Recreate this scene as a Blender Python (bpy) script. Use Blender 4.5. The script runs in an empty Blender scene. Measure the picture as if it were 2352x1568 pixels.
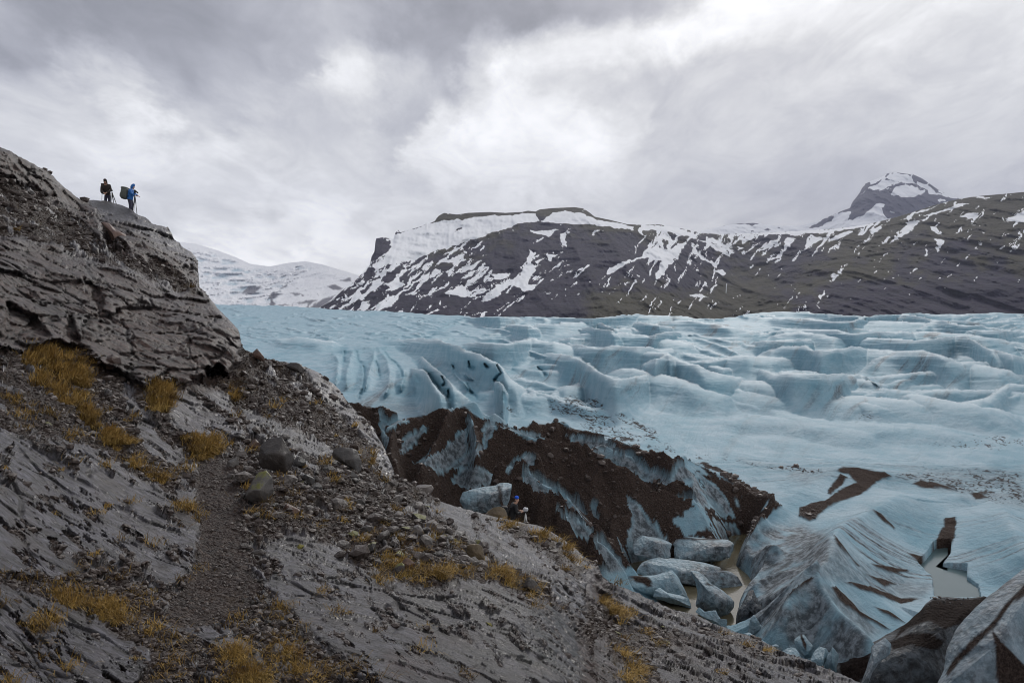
import bpy, math, random
import numpy as np
from mathutils import Vector, Matrix

rng = np.random.default_rng(11)
random.seed(11)
sc = bpy.context.scene
COL = sc.collection
f32 = np.float32

# ------------------------------------------------------------------ camera
FOC = 1846.0            # focal length in units of a 2352 px wide picture
CX, CY, HZ = 1176.0, 784.0, 700.0
TH = math.atan((CY - HZ) / FOC)          # pitch downwards
cam_d = bpy.data.cameras.new('camera')
cam_d.sensor_width = 36.0
cam_d.lens = FOC / 2352.0 * 36.0
cam_d.clip_start = 0.5
cam_d.clip_end = 30000
cam = bpy.data.objects.new('camera', cam_d)
COL.objects.link(cam)
cam.rotation_euler = (math.pi / 2 - TH, 0, 0)
sc.camera = cam

# ------------------------------------------------------------------ render / exposure
sc.render.engine = 'CYCLES'
sc.view_settings.view_transform = 'Standard'
sc.view_settings.look = 'None'
sc.view_settings.exposure = 0.12
sc.view_settings.gamma = 1.0
sc.view_settings.use_curve_mapping = False
sc.cycles.max_bounces = 5
sc.cycles.diffuse_bounces = 3
sc.cycles.glossy_bounces = 2
sc.cycles.volume_bounces = 0
sc.cycles.use_denoising = True
sc.cycles.filter_width = 1.0


# ------------------------------------------------------------------ node helper
class NB:
    def __init__(s, tree):
        s.t = tree; s.n = tree.nodes; s.l = tree.links
    def node(s, typ, ins=None, **kw):
        n = s.n.new(typ)
        for k, v in kw.items():
            setattr(n, k, v)
        for k, v in (ins or {}).items():
            s.set(n.inputs[k], v)
        return n
    def set(s, sock, v):
        if isinstance(v, bpy.types.NodeSocket):
            s.l.new(v, sock)
        elif hasattr(v, '__len__') and len(v) == 3 and sock.type == 'RGBA':
            sock.default_value = (*v, 1)
        else:
            sock.default_value = v
    def math(s, op, a, b=None, c=None, clamp=False):
        n = s.n.new('ShaderNodeMath'); n.operation = op; n.use_clamp = clamp
        s.set(n.inputs[0], a)
        if b is not None: s.set(n.inputs[1], b)
        if c is not None: s.set(n.inputs[2], c)
        return n.outputs[0]
    def mix(s, f, a, b, mode='MIX'):
        n = s.n.new('ShaderNodeMix'); n.data_type = 'RGBA'; n.blend_type = mode
        s.set(n.inputs[0], f); s.set(n.inputs[6], a); s.set(n.inputs[7], b)
        return n.outputs[2]
    def ss(s, v, a, b, lo=0.0, hi=1.0):
        n = s.n.new('ShaderNodeMapRange'); n.interpolation_type = 'SMOOTHSTEP'
        s.set(n.inputs[0], v)
        n.inputs[1].default_value = a; n.inputs[2].default_value = b
        n.inputs[3].default_value = lo; n.inputs[4].default_value = hi
        return n.outputs[0]
    def noise(s, vec, scale, detail=4, rough=0.55, dist=0.0, typ='FBM'):
        n = s.n.new('ShaderNodeTexNoise')
        try: n.noise_type = typ
        except Exception: pass
        s.set(n.inputs['Vector'], vec)
        n.inputs['Scale'].default_value = scale
        n.inputs['Detail'].default_value = detail
        n.inputs['Roughness'].default_value = rough
        n.inputs['Distortion'].default_value = dist
        return n.outputs[0]
    def vor(s, vec, scale, feat='F1', out=0):
        n = s.n.new('ShaderNodeTexVoronoi'); n.feature = feat
        s.set(n.inputs['Vector'], vec); n.inputs['Scale'].default_value = scale
        return n.outputs[out]
    def mapping(s, vec, rot=(0, 0, 0), scale=(1, 1, 1)):
        n = s.n.new('ShaderNodeMapping')
        s.set(n.inputs[0], vec); n.inputs[2].default_value = rot; n.inputs[3].default_value = scale
        return n.outputs[0]
    def aniso(s, vec, rot, scale):
        return s.mapping(s.mapping(vec, rot=rot), scale=scale)
    def attr(s, name):
        n = s.n.new('ShaderNodeAttribute'); n.attribute_name = name
        return n.outputs['Fac']
    def bump(s, h, dist, strength=1.0, normal=None):
        n = s.n.new('ShaderNodeBump'); s.set(n.inputs['Strength'], strength)
        n.inputs['Distance'].default_value = dist
        s.set(n.inputs['Height'], h)
        if normal is not None: s.set(n.inputs['Normal'], normal)
        return n.outputs[0]


def new_mat(name):
    m = bpy.data.materials.new(name); m.use_nodes = True
    nb = NB(m.node_tree)
    b = nb.n.get('Principled BSDF')
    return m, nb, b


def plain(name, col, rough=0.7, metal=0.0, var=0.25, scale=20.0):
    m, nb, b = new_mat(name)
    tc = nb.node('ShaderNodeTexCoord').outputs['Object']
    n = nb.noise(tc, scale, 5)
    dk = tuple(c * (1 - var) for c in col); lt = tuple(min(1, c * (1 + var)) for c in col)
    nb.set(b.inputs['Base Color'], nb.mix(n, dk, lt))
    b.inputs['Roughness'].default_value = rough
    b.inputs['Metallic'].default_value = metal
    nb.set(b.inputs['Normal'], nb.bump(n, 0.01, 0.5))
    return m


# ------------------------------------------------------------------ world: overcast sky
def srgb(v):
    v = v / 255.0
    return v / 12.92 if v <= 0.04045 else ((v + 0.055) / 1.055) ** 2.4

SUN_EL, SUN_AZ = math.radians(31), math.radians(16)     # azimuth measured from +Y towards +X
SKY_ROWS = [  # (py, [(px, display value)...])  brightness of the cloud deck
    (-240, [(0, 178), (500, 185), (1000, 180), (1500, 195), (2000, 215), (2352, 215)]),
    (10, [(0, 190), (180, 160), (400, 162), (600, 175), (800, 190), (1000, 162), (1200, 160), (1400, 178), (1560, 200), (1680, 240), (2000, 240), (2352, 230)]),
    (110, [(0, 182), (200, 158), (420, 160), (600, 172), (800, 188), (900, 166), (1050, 168), (1130, 205), (1250, 238), (1400, 240), (1600, 250), (1800, 238), (2100, 232), (2352, 226)]),
    (205, [(0, 160), (110, 172), (230, 208), (330, 182), (450, 168), (600, 180), (720, 188), (800, 230), (900, 205), (1030, 188), (1130, 222), (1220, 236), (1330, 214), (1500, 204), (1800, 212), (2352, 216)]),
    (300, [(0, 200), (150, 208), (300, 232), (400, 204), (500, 192), (650, 206), (800, 208), (900, 192), (980, 232), (1100, 245), (1280, 243), (1400, 222), (1500, 200), (1650, 210), (2000, 206), (2352, 208)]),
    (400, [(0, 220), (250, 236), (400, 240), (520, 232), (620, 216), (760, 218), (900, 214), (1020, 236), (1150, 234), (1300, 224), (1450, 214), (1700, 206), (2000, 198), (2352, 203)]),
    (500, [(0, 225), (400, 216), (520, 222), (640, 240), (760, 236), (880, 220), (1000, 220), (1200, 218), (1400, 212), (1600, 204), (1850, 190), (2352, 200)]),
    (600, [(0, 238), (450, 246), (560, 252), (680, 250), (800, 238), (1000, 224), (1400, 212), (1800, 202), (2352, 208)]),
    (730, [(0, 240), (560, 246), (1000, 228), (1800, 205), (2352, 208)]),
]
world = bpy.data.worlds.new('World'); sc.world = world; world.use_nodes = True
wb = NB(world.node_tree); wb.n.clear()
gen = wb.node('ShaderNodeTexCoord').outputs['Generated']
sep = wb.node('ShaderNodeSeparateXYZ', {0: gen})
# cloud texture is laid out on a flat deck above the scene so it foreshortens to the horizon
zz = wb.math('ADD', wb.math('MAXIMUM', sep.outputs[2], 0.0), 0.22)
deck = wb.node('ShaderNodeCombineXYZ', {0: wb.math('DIVIDE', sep.outputs[0], zz), 1: wb.math('DIVIDE', sep.outputs[1], zz), 2: 0.0}).outputs[0]
deck_r = wb.mapping(deck, rot=(0, 0, math.radians(-24)), scale=(1.0, 0.55, 1))
wn = wb.node('ShaderNodeTexNoise', {'Vector': deck_r, 'Scale': 3.2, 'Detail': 9, 'Roughness': 0.62})
wsep = wb.node('ShaderNodeSeparateXYZ', {0: wn.outputs['Color']})
n1 = wb.math('SUBTRACT', wsep.outputs[0], 0.5)
n2 = wb.math('SUBTRACT', wsep.outputs[1], 0.5)
az = wb.math('ARCTAN2', sep.outputs[0], sep.outputs[1])
el = wb.math('ARCSINE', sep.outputs[2])
azw = wb.math('ADD', az, wb.math('MULTIPLY', n1, 0.30))
elw = wb.math('ADD', el, wb.math('MULTIPLY', n2, 0.15))
AZ0, AZ1 = -0.75, 0.75
un = wb.math('DIVIDE', wb.math('SUBTRACT', azw, AZ0), AZ1 - AZ0, clamp=True)
prev = None; prev_el = None
for py, row in SKY_ROWS:
    r = wb.node('ShaderNodeValToRGB'); r.color_ramp.interpolation = 'EASE'
    wb.set(r.inputs[0], un)
    e = r.color_ramp.elements
    for i, (px, val) in enumerate(row):
        pos = (math.atan((px - CX) / FOC) - AZ0) / (AZ1 - AZ0)
        if i < 2:
            q = e[i]; q.position = pos
        else:
            q = e.new(pos)
        g = srgb(min(262.0, 214 + (val - 214) * 1.3))
        q.color = (g, g, g, 1)
    ce = math.atan((HZ - py) / FOC)
    if prev is None:
        prev = r.outputs[0]
    else:
        fct = wb.ss(elw, ce, prev_el)      # 1 at the upper row
        prev = wb.mix(fct, r.outputs[0], prev)
    prev_el = ce
fine = wb.noise(deck_r, 4.2, 9, 0.64, 0.9)
finer = wb.noise(deck_r, 13.0, 8, 0.66, 0.7)
mod = wb.math('ADD', wb.math('MULTIPLY', wb.math('SUBTRACT', wb.ss(fine, 0.30, 0.70), 0.5), 0.27), wb.math('MULTIPLY', wb.math('SUBTRACT', wb.ss(finer, 0.30, 0.70), 0.5), 0.10))
mod = wb.math('ADD', 1.13, mod)
cl = wb.mix(1.0, prev, wb.node('ShaderNodeCombineColor', {0: mod, 1: mod, 2: mod}).outputs[0], 'MULTIPLY')
lum = wb.node('ShaderNodeRGBToBW', {0: cl}).outputs[0]
tint = wb.mix(wb.ss(lum, 0.35, 0.85), (0.965, 0.98, 1.075), (0.995, 1.0, 1.01))
cl = wb.mix(1.0, cl, tint, 'MULTIPLY')
# ground half of the sphere: dim grey, never seen
cl = wb.mix(wb.ss(sep.outputs[2], -0.12, -0.02), (0.25, 0.27, 0.30), cl)
SKYK = 0.10
scl = wb.node('ShaderNodeVectorMath', {0: cl}, operation='SCALE'); scl.inputs['Scale'].default_value = 1.0 / SKYK
nish = wb.node('ShaderNodeTexSky'); nish.sky_type = 'NISHITA'; nish.sun_disc = False
nish.sun_elevation = SUN_EL; nish.sun_rotation = SUN_AZ
skc = wb.mix(0.96, nish.outputs[0], scl.outputs[0])      # thin share of blue sky light through the cloud deck
bg = wb.node('ShaderNodeBackground', {'Color': skc, 'Strength': SKYK})
out = wb.node('ShaderNodeOutputWorld', {'Surface': bg.outputs[0]})
world.cycles.sampling_method = 'MANUAL'
world.cycles.sample_map_resolution = 1024

# sun diffused by the overcast
sl = bpy.data.lights.new('sun', 'SUN'); sl.energy = 1.5; sl.angle = math.radians(12); sl.color = (1.0, 0.965, 0.92)
sun = bpy.data.objects.new('sun', sl); COL.objects.link(sun)
sd_ = Vector((math.sin(SUN_AZ) * math.cos(SUN_EL), math.cos(SUN_AZ) * math.cos(SUN_EL), math.sin(SUN_EL)))
sun.rotation_euler = (-sd_).to_track_quat('-Z', 'Y').to_euler()

# ------------------------------------------------------------------ maths helpers
ST, CT = math.sin(TH), math.cos(TH)

def unproj(px, py, d):
    """picture position (2352 wide) and forward distance in metres -> point in the place"""
    px = np.asarray(px, float); py = np.asarray(py, float); d = np.asarray(d, float)
    dx = (px - CX) / FOC; dy = -(py - CY) / FOC
    fy = CT + dy * ST; uz = -ST + dy * CT
    k = d / fy
    return np.stack([dx * k, np.broadcast_to(d, k.shape), uz * k], -1)

def proj(P):
    x, y, z = P[..., 0], P[..., 1], P[..., 2]
    dep = y * CT - z * ST; up = y * ST + z * CT
    return CX + FOC * x / dep, CY - FOC * up / dep

TAB = rng.random((64, 64, 64)).astype(f32) * 2 - 1

def vnoise(p):
    p = np.asarray(p, dtype=f32)
    i = np.floor(p).astype(np.int32); f = p - i
    f = f * f * f * (f * (f * 6 - 15) + 10)
    a = i & 63; b = (i + 1) & 63
    fx, fy, fz = f[..., 0], f[..., 1], f[..., 2]
    ax, ay, az_, bx, by, bz = a[..., 0], a[..., 1], a[..., 2], b[..., 0], b[..., 1], b[..., 2]
    c00 = TAB[ax, ay, az_] * (1 - fx) + TAB[bx, ay, az_] * fx
    c10 = TAB[ax, by, az_] * (1 - fx) + TAB[bx, by, az_] * fx
    c01 = TAB[ax, ay, bz] * (1 - fx) + TAB[bx, ay, bz] * fx
    c11 = TAB[ax, by, bz] * (1 - fx) + TAB[bx, by, bz] * fx
    return (c00 * (1 - fy) + c10 * fy) * (1 - fz) + (c01 * (1 - fy) + c11 * fy) * fz

RM = np.array(Matrix.Rotation(0.7, 3, Vector((0.3, 0.8, 0.5))), dtype=f32)

def fbm(p, oct=4, gain=0.5, lac=2.03, ridged=False):
    p = np.asarray(p, dtype=f32); s = 0; a = 1.0; t = 0
    for o in range(oct):
        v = vnoise(p)
        if ridged: v = 1 - 2 * np.abs(v)
        s = s + a * v; t += a; a *= gain
        p = (p @ RM) * lac + 17.3
    return s / t

def worley(p):
    """F1, F2 distance of jittered cells"""
    p = np.asarray(p, dtype=f32); i = np.floor(p).astype(np.int32)
    d1 = np.full(p.shape[:-1], 9, f32); d2 = d1.copy()
    for a in (-1, 0, 1):
        for b in (-1, 0, 1):
            for c in (-1, 0, 1):
                q = i + np.array([a, b, c]); k = q & 63
                j = np.stack([TAB[k[..., 0], k[..., 1], k[..., 2]], TAB[k[..., 1], k[..., 2], k[..., 0]], TAB[k[..., 2], k[..., 0], k[..., 1]]], -1) * 0.5 + 0.5
                dd = ((q + j - p) ** 2).sum(-1)
                d2 = np.minimum(d2, np.maximum(d1, dd)); d1 = np.minimum(d1, dd)
    return np.sqrt(d1), np.sqrt(d2)

def blocks(p):
    """jointed rock: every cell is a randomly tilted flat face; returns height, F1, F2"""
    p = np.asarray(p, dtype=f32); i = np.floor(p).astype(np.int32)
    d1 = np.full(p.shape[:-1], 9, f32); d2 = d1.copy(); h = np.zeros(p.shape[:-1], f32)
    for a in (-1, 0, 1):
        for b in (-1, 0, 1):
            for c in (-1, 0, 1):
                q = i + np.array([a, b, c]); k = q & 63
                j = np.stack([TAB[k[..., 0], k[..., 1], k[..., 2]], TAB[k[..., 1], k[..., 2], k[..., 0]], TAB[k[..., 2], k[..., 0], k[..., 1]]], -1)
                v = p - (q + j * 0.5 + 0.5); dd = (v ** 2).sum(-1)
                hh = (v * j[..., ::-1]).sum(-1) * 1.1 + 0.35 * TAB[k[..., 2], k[..., 1], k[..., 0]]
                near_ = dd < d1
                d2 = np.minimum(d2, np.maximum(d1, dd)); h = np.where(near_, hh, h); d1 = np.where(near_, dd, d1)
    return h, np.sqrt(d1), np.sqrt(d2)

def sstep(a, b, x):
    t = np.clip((x - a) / (b - a), 0, 1)
    return t * t * (3 - 2 * t)

def poly_sd(px, py, poly, margin=40):
    """signed distance (positive inside) in picture units; -margin far away"""
    poly = np.asarray(poly, dtype=f32)
    out = np.full(px.shape, -float(margin), f32)
    m = (px > poly[:, 0].min() - margin) & (px < poly[:, 0].max() + margin) & (py > poly[:, 1].min() - margin) & (py < poly[:, 1].max() + margin)
    if not m.any(): return out
    x = px[m].astype(f32); y = py[m].astype(f32)
    d = np.full(x.shape, 1e9, f32); ins = np.zeros(x.shape, bool)
    n = len(poly)
    for k in range(n):
        x0, y0 = poly[k]; x1, y1 = poly[(k + 1) % n]
        ex, ey = x1 - x0, y1 - y0
        t = np.clip(((x - x0) * ex + (y - y0) * ey) / (ex * ex + ey * ey + 1e-9), 0, 1)
        d = np.minimum(d, (x - x0 - t * ex) ** 2 + (y - y0 - t * ey) ** 2)
        if y0 != y1:
            ins ^= ((y0 > y) != (y1 > y)) & (x < (x1 - x0) * (y - y0) / (y1 - y0) + x0)
    d = np.sqrt(d)
    out[m] = np.maximum(np.where(ins, d, -d), -margin)
    return out

def line_d(px, py, line, margin=60):
    line = np.asarray(line, dtype=f32)
    out = np.full(px.shape, float(margin), f32)
    m = (px > line[:, 0].min() - margin) & (px < line[:, 0].max() + margin) & (py > line[:, 1].min() - margin) & (py < line[:, 1].max() + margin)
    if not m.any(): return out
    x = px[m]; y = py[m]; d = np.full(x.shape, 1e9)
    for k in range(len(line) - 1):
        x0, y0 = line[k]; x1, y1 = line[k + 1]; ex, ey = x1 - x0, y1 - y0
        t = np.clip(((x - x0) * ex + (y - y0) * ey) / (ex * ex + ey * ey + 1e-9), 0, 1)
        d = np.minimum(d, (x - x0 - t * ex) ** 2 + (y - y0 - t * ey) ** 2)
    out[m] = np.minimum(np.sqrt(d), margin)
    return out

class TPS:
    def __init__(s, pts, log=True, smooth=1e-4):
        a = np.asarray(pts, float); s.x = a[:, :2] / 1000.0
        v = np.log(a[:, 2]) if log else a[:, 2]; s.log = log
        n = len(a); r = np.linalg.norm(s.x[:, None] - s.x[None], axis=-1)
        K = np.where(r > 0, r * r * np.log(r + 1e-12), 0) + np.eye(n) * smooth
        P = np.c_[np.ones(n), s.x]
        A = np.block([[K, P], [P.T, np.zeros((3, 3))]])
        s.w = np.linalg.solve(A, np.r_[v, 0, 0, 0])
    def __call__(s, px, py):
        px = np.asarray(px, float); py = np.asarray(py, float); sh = px.shape
        X = np.stack([px.ravel(), py.ravel()], -1) / 1000.0
        o = s.w[-3] + X @ s.w[-2:]
        for k in range(len(s.x)):
            r2 = ((X - s.x[k]) ** 2).sum(-1)
            o += s.w[k] * 0.5 * r2 * np.log(r2 + 1e-18)
        return (np.exp(o) if s.log else o).reshape(sh)

def interp_line(px, line):
    line = np.asarray(line, float)
    return np.interp(px, line[:, 0], line[:, 1])

# ------------------------------------------------------------------ mesh helpers
def mesh_from(name, V, F, mat=None, attrs=None, smooth=True):
    V = np.asarray(V, f32); F = np.asarray(F, np.int32)
    me = bpy.data.meshes.new(name)
    n, k = F.shape
    me.vertices.add(len(V)); me.vertices.foreach_set('co', V.ravel())
    me.loops.add(n * k); me.loops.foreach_set('vertex_index', F.ravel())
    me.polygons.add(n); me.polygons.foreach_set('loop_start', np.arange(0, n * k, k, dtype=np.int32))
    me.polygons.foreach_set('use_smooth', np.full(n, smooth))
    if mat: me.materials.append(mat)
    for an, av in (attrs or {}).items():
        a = me.attributes.new(an, 'FLOAT', 'POINT'); a.data.foreach_set('value', np.asarray(av, f32).ravel())
    me.update(calc_edges=True); me.validate()
    return me

def link(name, me, parent=None, label=None, cat=None, group=None, kind=None):
    o = bpy.data.objects.new(name, me); COL.objects.link(o)
    if parent: o.parent = parent
    if label: o['label'] = label
    if cat: o['category'] = cat
    if group: o['group'] = group
    if kind: o['kind'] = kind
    return o

def compact(V, F, attrs):
    used = np.zeros(len(V), bool); used[F.ravel()] = True
    idx = np.cumsum(used) - 1
    return V[used], idx[F], {k: v[used] for k, v in attrs.items()}

def grid_faces(r, c):
    i = np.arange(r * c).reshape(r, c)
    return np.stack([i[:-1, :-1], i[1:, :-1], i[1:, 1:], i[:-1, 1:]], -1).reshape(-1, 4)

def grid_normals(P):
    du = np.gradient(P, axis=1); dv = np.gradient(P, axis=0)
    n = np.cross(du, dv); n /= np.linalg.norm(n, axis=-1, keepdims=True) + 1e-12
    s = np.sign((n * -P).sum(-1, keepdims=True)); s[s == 0] = 1
    return n * s

def tri_noise_dir(P, axis, L, W):
    """coordinates stretched along a 3-D axis: long features of length L, width W"""
    a = np.asarray(axis, float); a /= np.linalg.norm(a)
    up = np.array([0.1, 0.2, 1.0]); b = np.cross(a, up); b /= np.linalg.norm(b); c = np.cross(a, b)
    return np.stack([P @ a / L, P @ b / W, P @ c / W], -1)

# ------------------------------------------------------------------ materials
def mat_hillside():
    m, nb, b = new_mat('wet_rock_and_soil')
    P = nb.node('ShaderNodeTexCoord').outputs['Object']
    soil, warm, moss, pale, crk = nb.attr('soil'), nb.attr('warm'), nb.attr('moss'), nb.attr('pale'), nb.attr('crk')
    # bedrock: streaked along the dip of the slope
    st = nb.aniso(P, ROCK_ROT, (0.8, 3.4, 3.4))
    s1 = nb.noise(st, 2.6, 9, 0.68)
    s2 = nb.noise(P, 1.1, 6, 0.6)
    s3 = nb.noise(P, 14.0, 6, 0.7)
    s4 = nb.noise(st, 9.0, 8, 0.72)
    rk = nb.mix(nb.ss(s1, 0.40, 0.60), (0.014, 0.0115, 0.0115), (0.118, 0.113, 0.134))
    rk = nb.mix(nb.math('MULTIPLY', nb.ss(s4, 0.50, 0.62), 0.75), rk, (0.026, 0.024, 0.024))
    rk = nb.mix(nb.math('MULTIPLY', nb.ss(s4, 0.46, 0.36), 0.5), rk, (0.19, 0.185, 0.215))
    rk = nb.mix(nb.math('MULTIPLY', nb.ss(s2, 0.48, 0.66), 0.6), rk, (0.060, 0.050, 0.044))
    smooth = nb.mix(nb.ss(s2, 0.35, 0.65), (0.028, 0.0265, 0.0245), (0.050, 0.048, 0.050))
    smooth = nb.mix(nb.math('MULTIPLY', nb.ss(s1, 0.46, 0.62), 0.7), smooth, (0.088, 0.084, 0.097))
    smooth = nb.mix(nb.math('MULTIPLY', nb.ss(s4, 0.55, 0.68), 0.5), smooth, (0.03, 0.028, 0.027))
    rk = nb.mix(pale, rk, smooth)
    brown = nb.mix(nb.ss(s1, 0.40, 0.62), (0.014, 0.0075, 0.006), (0.078, 0.046, 0.036))
    brown = nb.mix(nb.math('MULTIPLY', nb.ss(s4, 0.46, 0.36), 0.4), brown, (0.13, 0.115, 0.11))
    brown = nb.mix(nb.math('MULTIPLY', nb.ss(s3, 0.52, 0.66), 0.7), brown, (0.013, 0.010, 0.009))
    rk = nb.mix(warm, rk, brown)
    rk = nb.mix(nb.math('MULTIPLY', crk, 0.8), rk, (0.014, 0.011, 0.010))
    # loose scree and soil
    v1 = nb.vor(P, 13.0, out=1); v1b = nb.node('ShaderNodeSeparateColor', {0: v1}).outputs[0]
    v2 = nb.vor(P, 34.0, out=1); v2b = nb.node('ShaderNodeSeparateColor', {0: v2}).outputs[0]
    so = nb.mix(nb.math('POWER', v1b, 2.5), (0.010, 0.0058, 0.0042), (0.066, 0.045, 0.035))
    so = nb.mix(nb.math('MULTIPLY', nb.ss(v2b, 0.6, 1.0), 0.6), so, (0.085, 0.070, 0.064))
    so = nb.mix(nb.math('MULTIPLY', nb.ss(s2, 0.4, 0.65), 0.6), so, (0.024, 0.0125, 0.0095))
    col = nb.mix(soil, rk, so)
    mo = nb.mix(nb.noise(P, 9.0, 6, 0.7), (0.016, 0.010, 0.004), (0.085, 0.052, 0.014))
    col = nb.mix(moss, col, mo)
    nb.set(b.inputs['Base Color'], col)
    ro = nb.ss(s3, 0.3, 0.7, 0.25, 0.42)
    ro = nb.math('ADD', ro, nb.math('MULTIPLY', soil, 0.28))
    ro = nb.math('ADD', ro, nb.math('MULTIPLY', warm, 0.14))
    ro = nb.math('ADD', ro, nb.math('MULTIPLY', moss, 0.25), clamp=True)
    nb.set(b.inputs['Roughness'], ro)
    nb.set(b.inputs['Specular IOR Level'], nb.math('MULTIPLY', nb.math('SUBTRACT', nb.math('SUBTRACT', 0.62, nb.math('MULTIPLY', pale, 0.30)), nb.math('MULTIPLY', warm, 0.22)), nb.math('SUBTRACT', 1.0, nb.math('MULTIPLY', nb.math('MAXIMUM', soil, moss), 0.72))))
    hb = nb.math('ADD', nb.math('MULTIPLY', s1, 0.7), nb.math('ADD', nb.math('MULTIPLY', s3, 0.2), nb.math('MULTIPLY', s4, 0.35)))
    hs = nb.math('ADD', nb.vor(P, 13.0), nb.math('MULTIPLY', nb.vor(P, 34.0), 0.4))
    hs = nb.math('SUBTRACT', 1.0, hs)
    amp = nb.math('SUBTRACT', 1.0, nb.math('MULTIPLY', pale, 0.45))
    h = nb.math('ADD', nb.math('MULTIPLY', nb.math('MULTIPLY', hb, amp), nb.math('SUBTRACT', 1.0, soil)), nb.math('MULTIPLY', nb.math('MULTIPLY', hs, soil), 0.45))
    nb.set(b.inputs['Normal'], nb.bump(h, 0.11, 1.0))
    return m


def mat_boulder(name, dark, light, moss=False, rough=0.45, spots=0.5):
    m, nb, b = new_mat(name)
    P = nb.node('ShaderNodeTexCoord').outputs['Object']
    g = nb.node('ShaderNodeNewGeometry')
    oi = nb.node('ShaderNodeObjectInfo').outputs['Random']
    s1 = nb.noise(P, 3.0, 8, 0.65); s2 = nb.noise(P, 22.0, 6, 0.7)
    c = nb.mix(nb.ss(s1, 0.3, 0.7), dark, light)
    c = nb.mix(nb.math('MULTIPLY', nb.ss(s2, 0.5, 0.75), spots), c, tuple(x * 0.45 for x in dark))
    k = nb.ss(oi, 0, 1, 0.6, 1.45)
    c = nb.mix(1.0, c, nb.node('ShaderNodeCombineColor', {0: k, 1: k, 2: k}).outputs[0], 'MULTIPLY')
    c = nb.mix(nb.math('MULTIPLY', nb.ss(nb.math('FRACT', nb.math('MULTIPLY', oi, 7.3)), 0.5, 1.0), 0.45), c, (0.075, 0.05, 0.042))
    if moss:
        nz = nb.node('ShaderNodeSeparateXYZ', {0: g.outputs['Normal']}).outputs[2]
        f = nb.ss(nb.math('ADD', nz, nb.math('MULTIPLY', nb.math('SUBTRACT', s1, 0.5), 1.6)), 0.55, 0.8)
        c = nb.mix(f, c, nb.mix(s2, (0.05, 0.055, 0.008), (0.17, 0.16, 0.018)))
    nb.set(b.inputs['Base Color'], c)
    nb.set(b.inputs['Roughness'], nb.ss(s2, 0.3, 0.7, rough - 0.1, rough + 0.15))
    nb.set(b.inputs['Normal'], nb.bump(nb.math('ADD', s1, nb.math('MULTIPLY', s2, 0.25)), 0.06, 0.9))
    return m


def ice_shade(nb, P, dirt, blue, grey):
    """colour of weathered glacier ice; dirt, blue, grey are 0..1 sockets"""
    n1 = nb.noise(P, 0.35, 6, 0.6); n2 = nb.noise(P, 3.0, 7, 0.65); n3 = nb.noise(P, 14.0, 5, 0.7)
    c = nb.mix(nb.ss(n1, 0.35, 0.65), (0.255, 0.395, 0.475), (0.37, 0.485, 0.555))
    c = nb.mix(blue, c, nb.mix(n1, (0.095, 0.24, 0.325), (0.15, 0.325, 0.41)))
    c = nb.mix(nb.math('MULTIPLY', nb.ss(n2, 0.5, 0.75), 0.3), c, (0.38, 0.48, 0.53))
    gr = nb.mix(nb.ss(n2, 0.4, 0.62), (0.058, 0.063, 0.070), (0.24, 0.275, 0.305))
    c = nb.mix(grey, c, gr)
    dc = nb.mix(nb.ss(n3, 0.35, 0.7), (0.024, 0.0165, 0.0138), (0.080, 0.058, 0.049))
    c = nb.mix(dirt, c, dc)
    return c, n1, n2, n3


def mat_glacier():
    m, nb, b = new_mat('glacier_ice')
    P = nb.node('ShaderNodeTexCoord').outputs['Object']
    dirt, blue, grey, band = nb.attr('dirt'), nb.attr('blue'), nb.attr('grey'), nb.attr('band')
    # foliation: thin steep layers of dirty ice, laid down along a mesh coordinate
    fo_ = nb.attr('fol')
    sp = nb.node('ShaderNodeSeparateXYZ', {0: P})
    fo = nb.node('ShaderNodeCombineXYZ', {0: fo_, 1: nb.math('MULTIPLY', sp.outputs[0], 0.045), 2: nb.math('MULTIPLY', sp.outputs[2], 0.06)}).outputs[0]
    fn = nb.noise(fo, 0.62, 8, 0.68, 0.15)
    fine = nb.noise(fo, 3.2, 6, 0.7)
    patch = nb.noise(P, 0.06, 4, 0.6)
    st = nb.math('MULTIPLY', nb.ss(fn, 0.53, 0.66), nb.ss(patch, 0.37, 0.57))
    st = nb.math('ADD', nb.math('MULTIPLY', st, 0.85), nb.math('MULTIPLY', nb.ss(fine, 0.52, 0.70), 0.20), clamp=True)
    g2 = nb.math('MAXIMUM', grey, nb.math('MULTIPLY', st, nb.math('SUBTRACT', 1.0, nb.math('MULTIPLY', band, 1.0))))
    c, n1, n2, n3 = ice_shade(nb, P, dirt, blue, g2)
    bl = nb.ss(nb.noise(fo, 0.30, 5, 0.6), 0.5, 0.7)
    c = nb.mix(nb.math('MULTIPLY', nb.math('MULTIPLY', bl, 0.45), nb.math('SUBTRACT', 1.0, nb.math('MAXIMUM', dirt, g2))), c, (0.125, 0.30, 0.385))
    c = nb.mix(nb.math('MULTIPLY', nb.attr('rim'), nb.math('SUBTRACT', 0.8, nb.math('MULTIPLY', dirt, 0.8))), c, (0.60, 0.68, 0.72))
    nb.set(b.inputs['Base Color'], c)
    nb.set(b.inputs['Roughness'], nb.math('ADD', 0.58, nb.math('MULTIPLY', dirt, 0.35)))
    b.inputs['Specular IOR Level'].default_value = 0.10
    h = nb.math('ADD', nb.math('MULTIPLY', n3, 0.35), nb.math('MULTIPLY', n2, 0.8))
    h = nb.math('ADD', h, nb.math('MULTIPLY', nb.vor(P, 9.0), nb.math('MULTIPLY', dirt, -0.35)))
    h = nb.math('ADD', h, nb.math('MULTIPLY', fine, 0.5))
    nb.set(b.inputs['Normal'], nb.bump(h, 0.22, 0.75))
    return m


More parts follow.
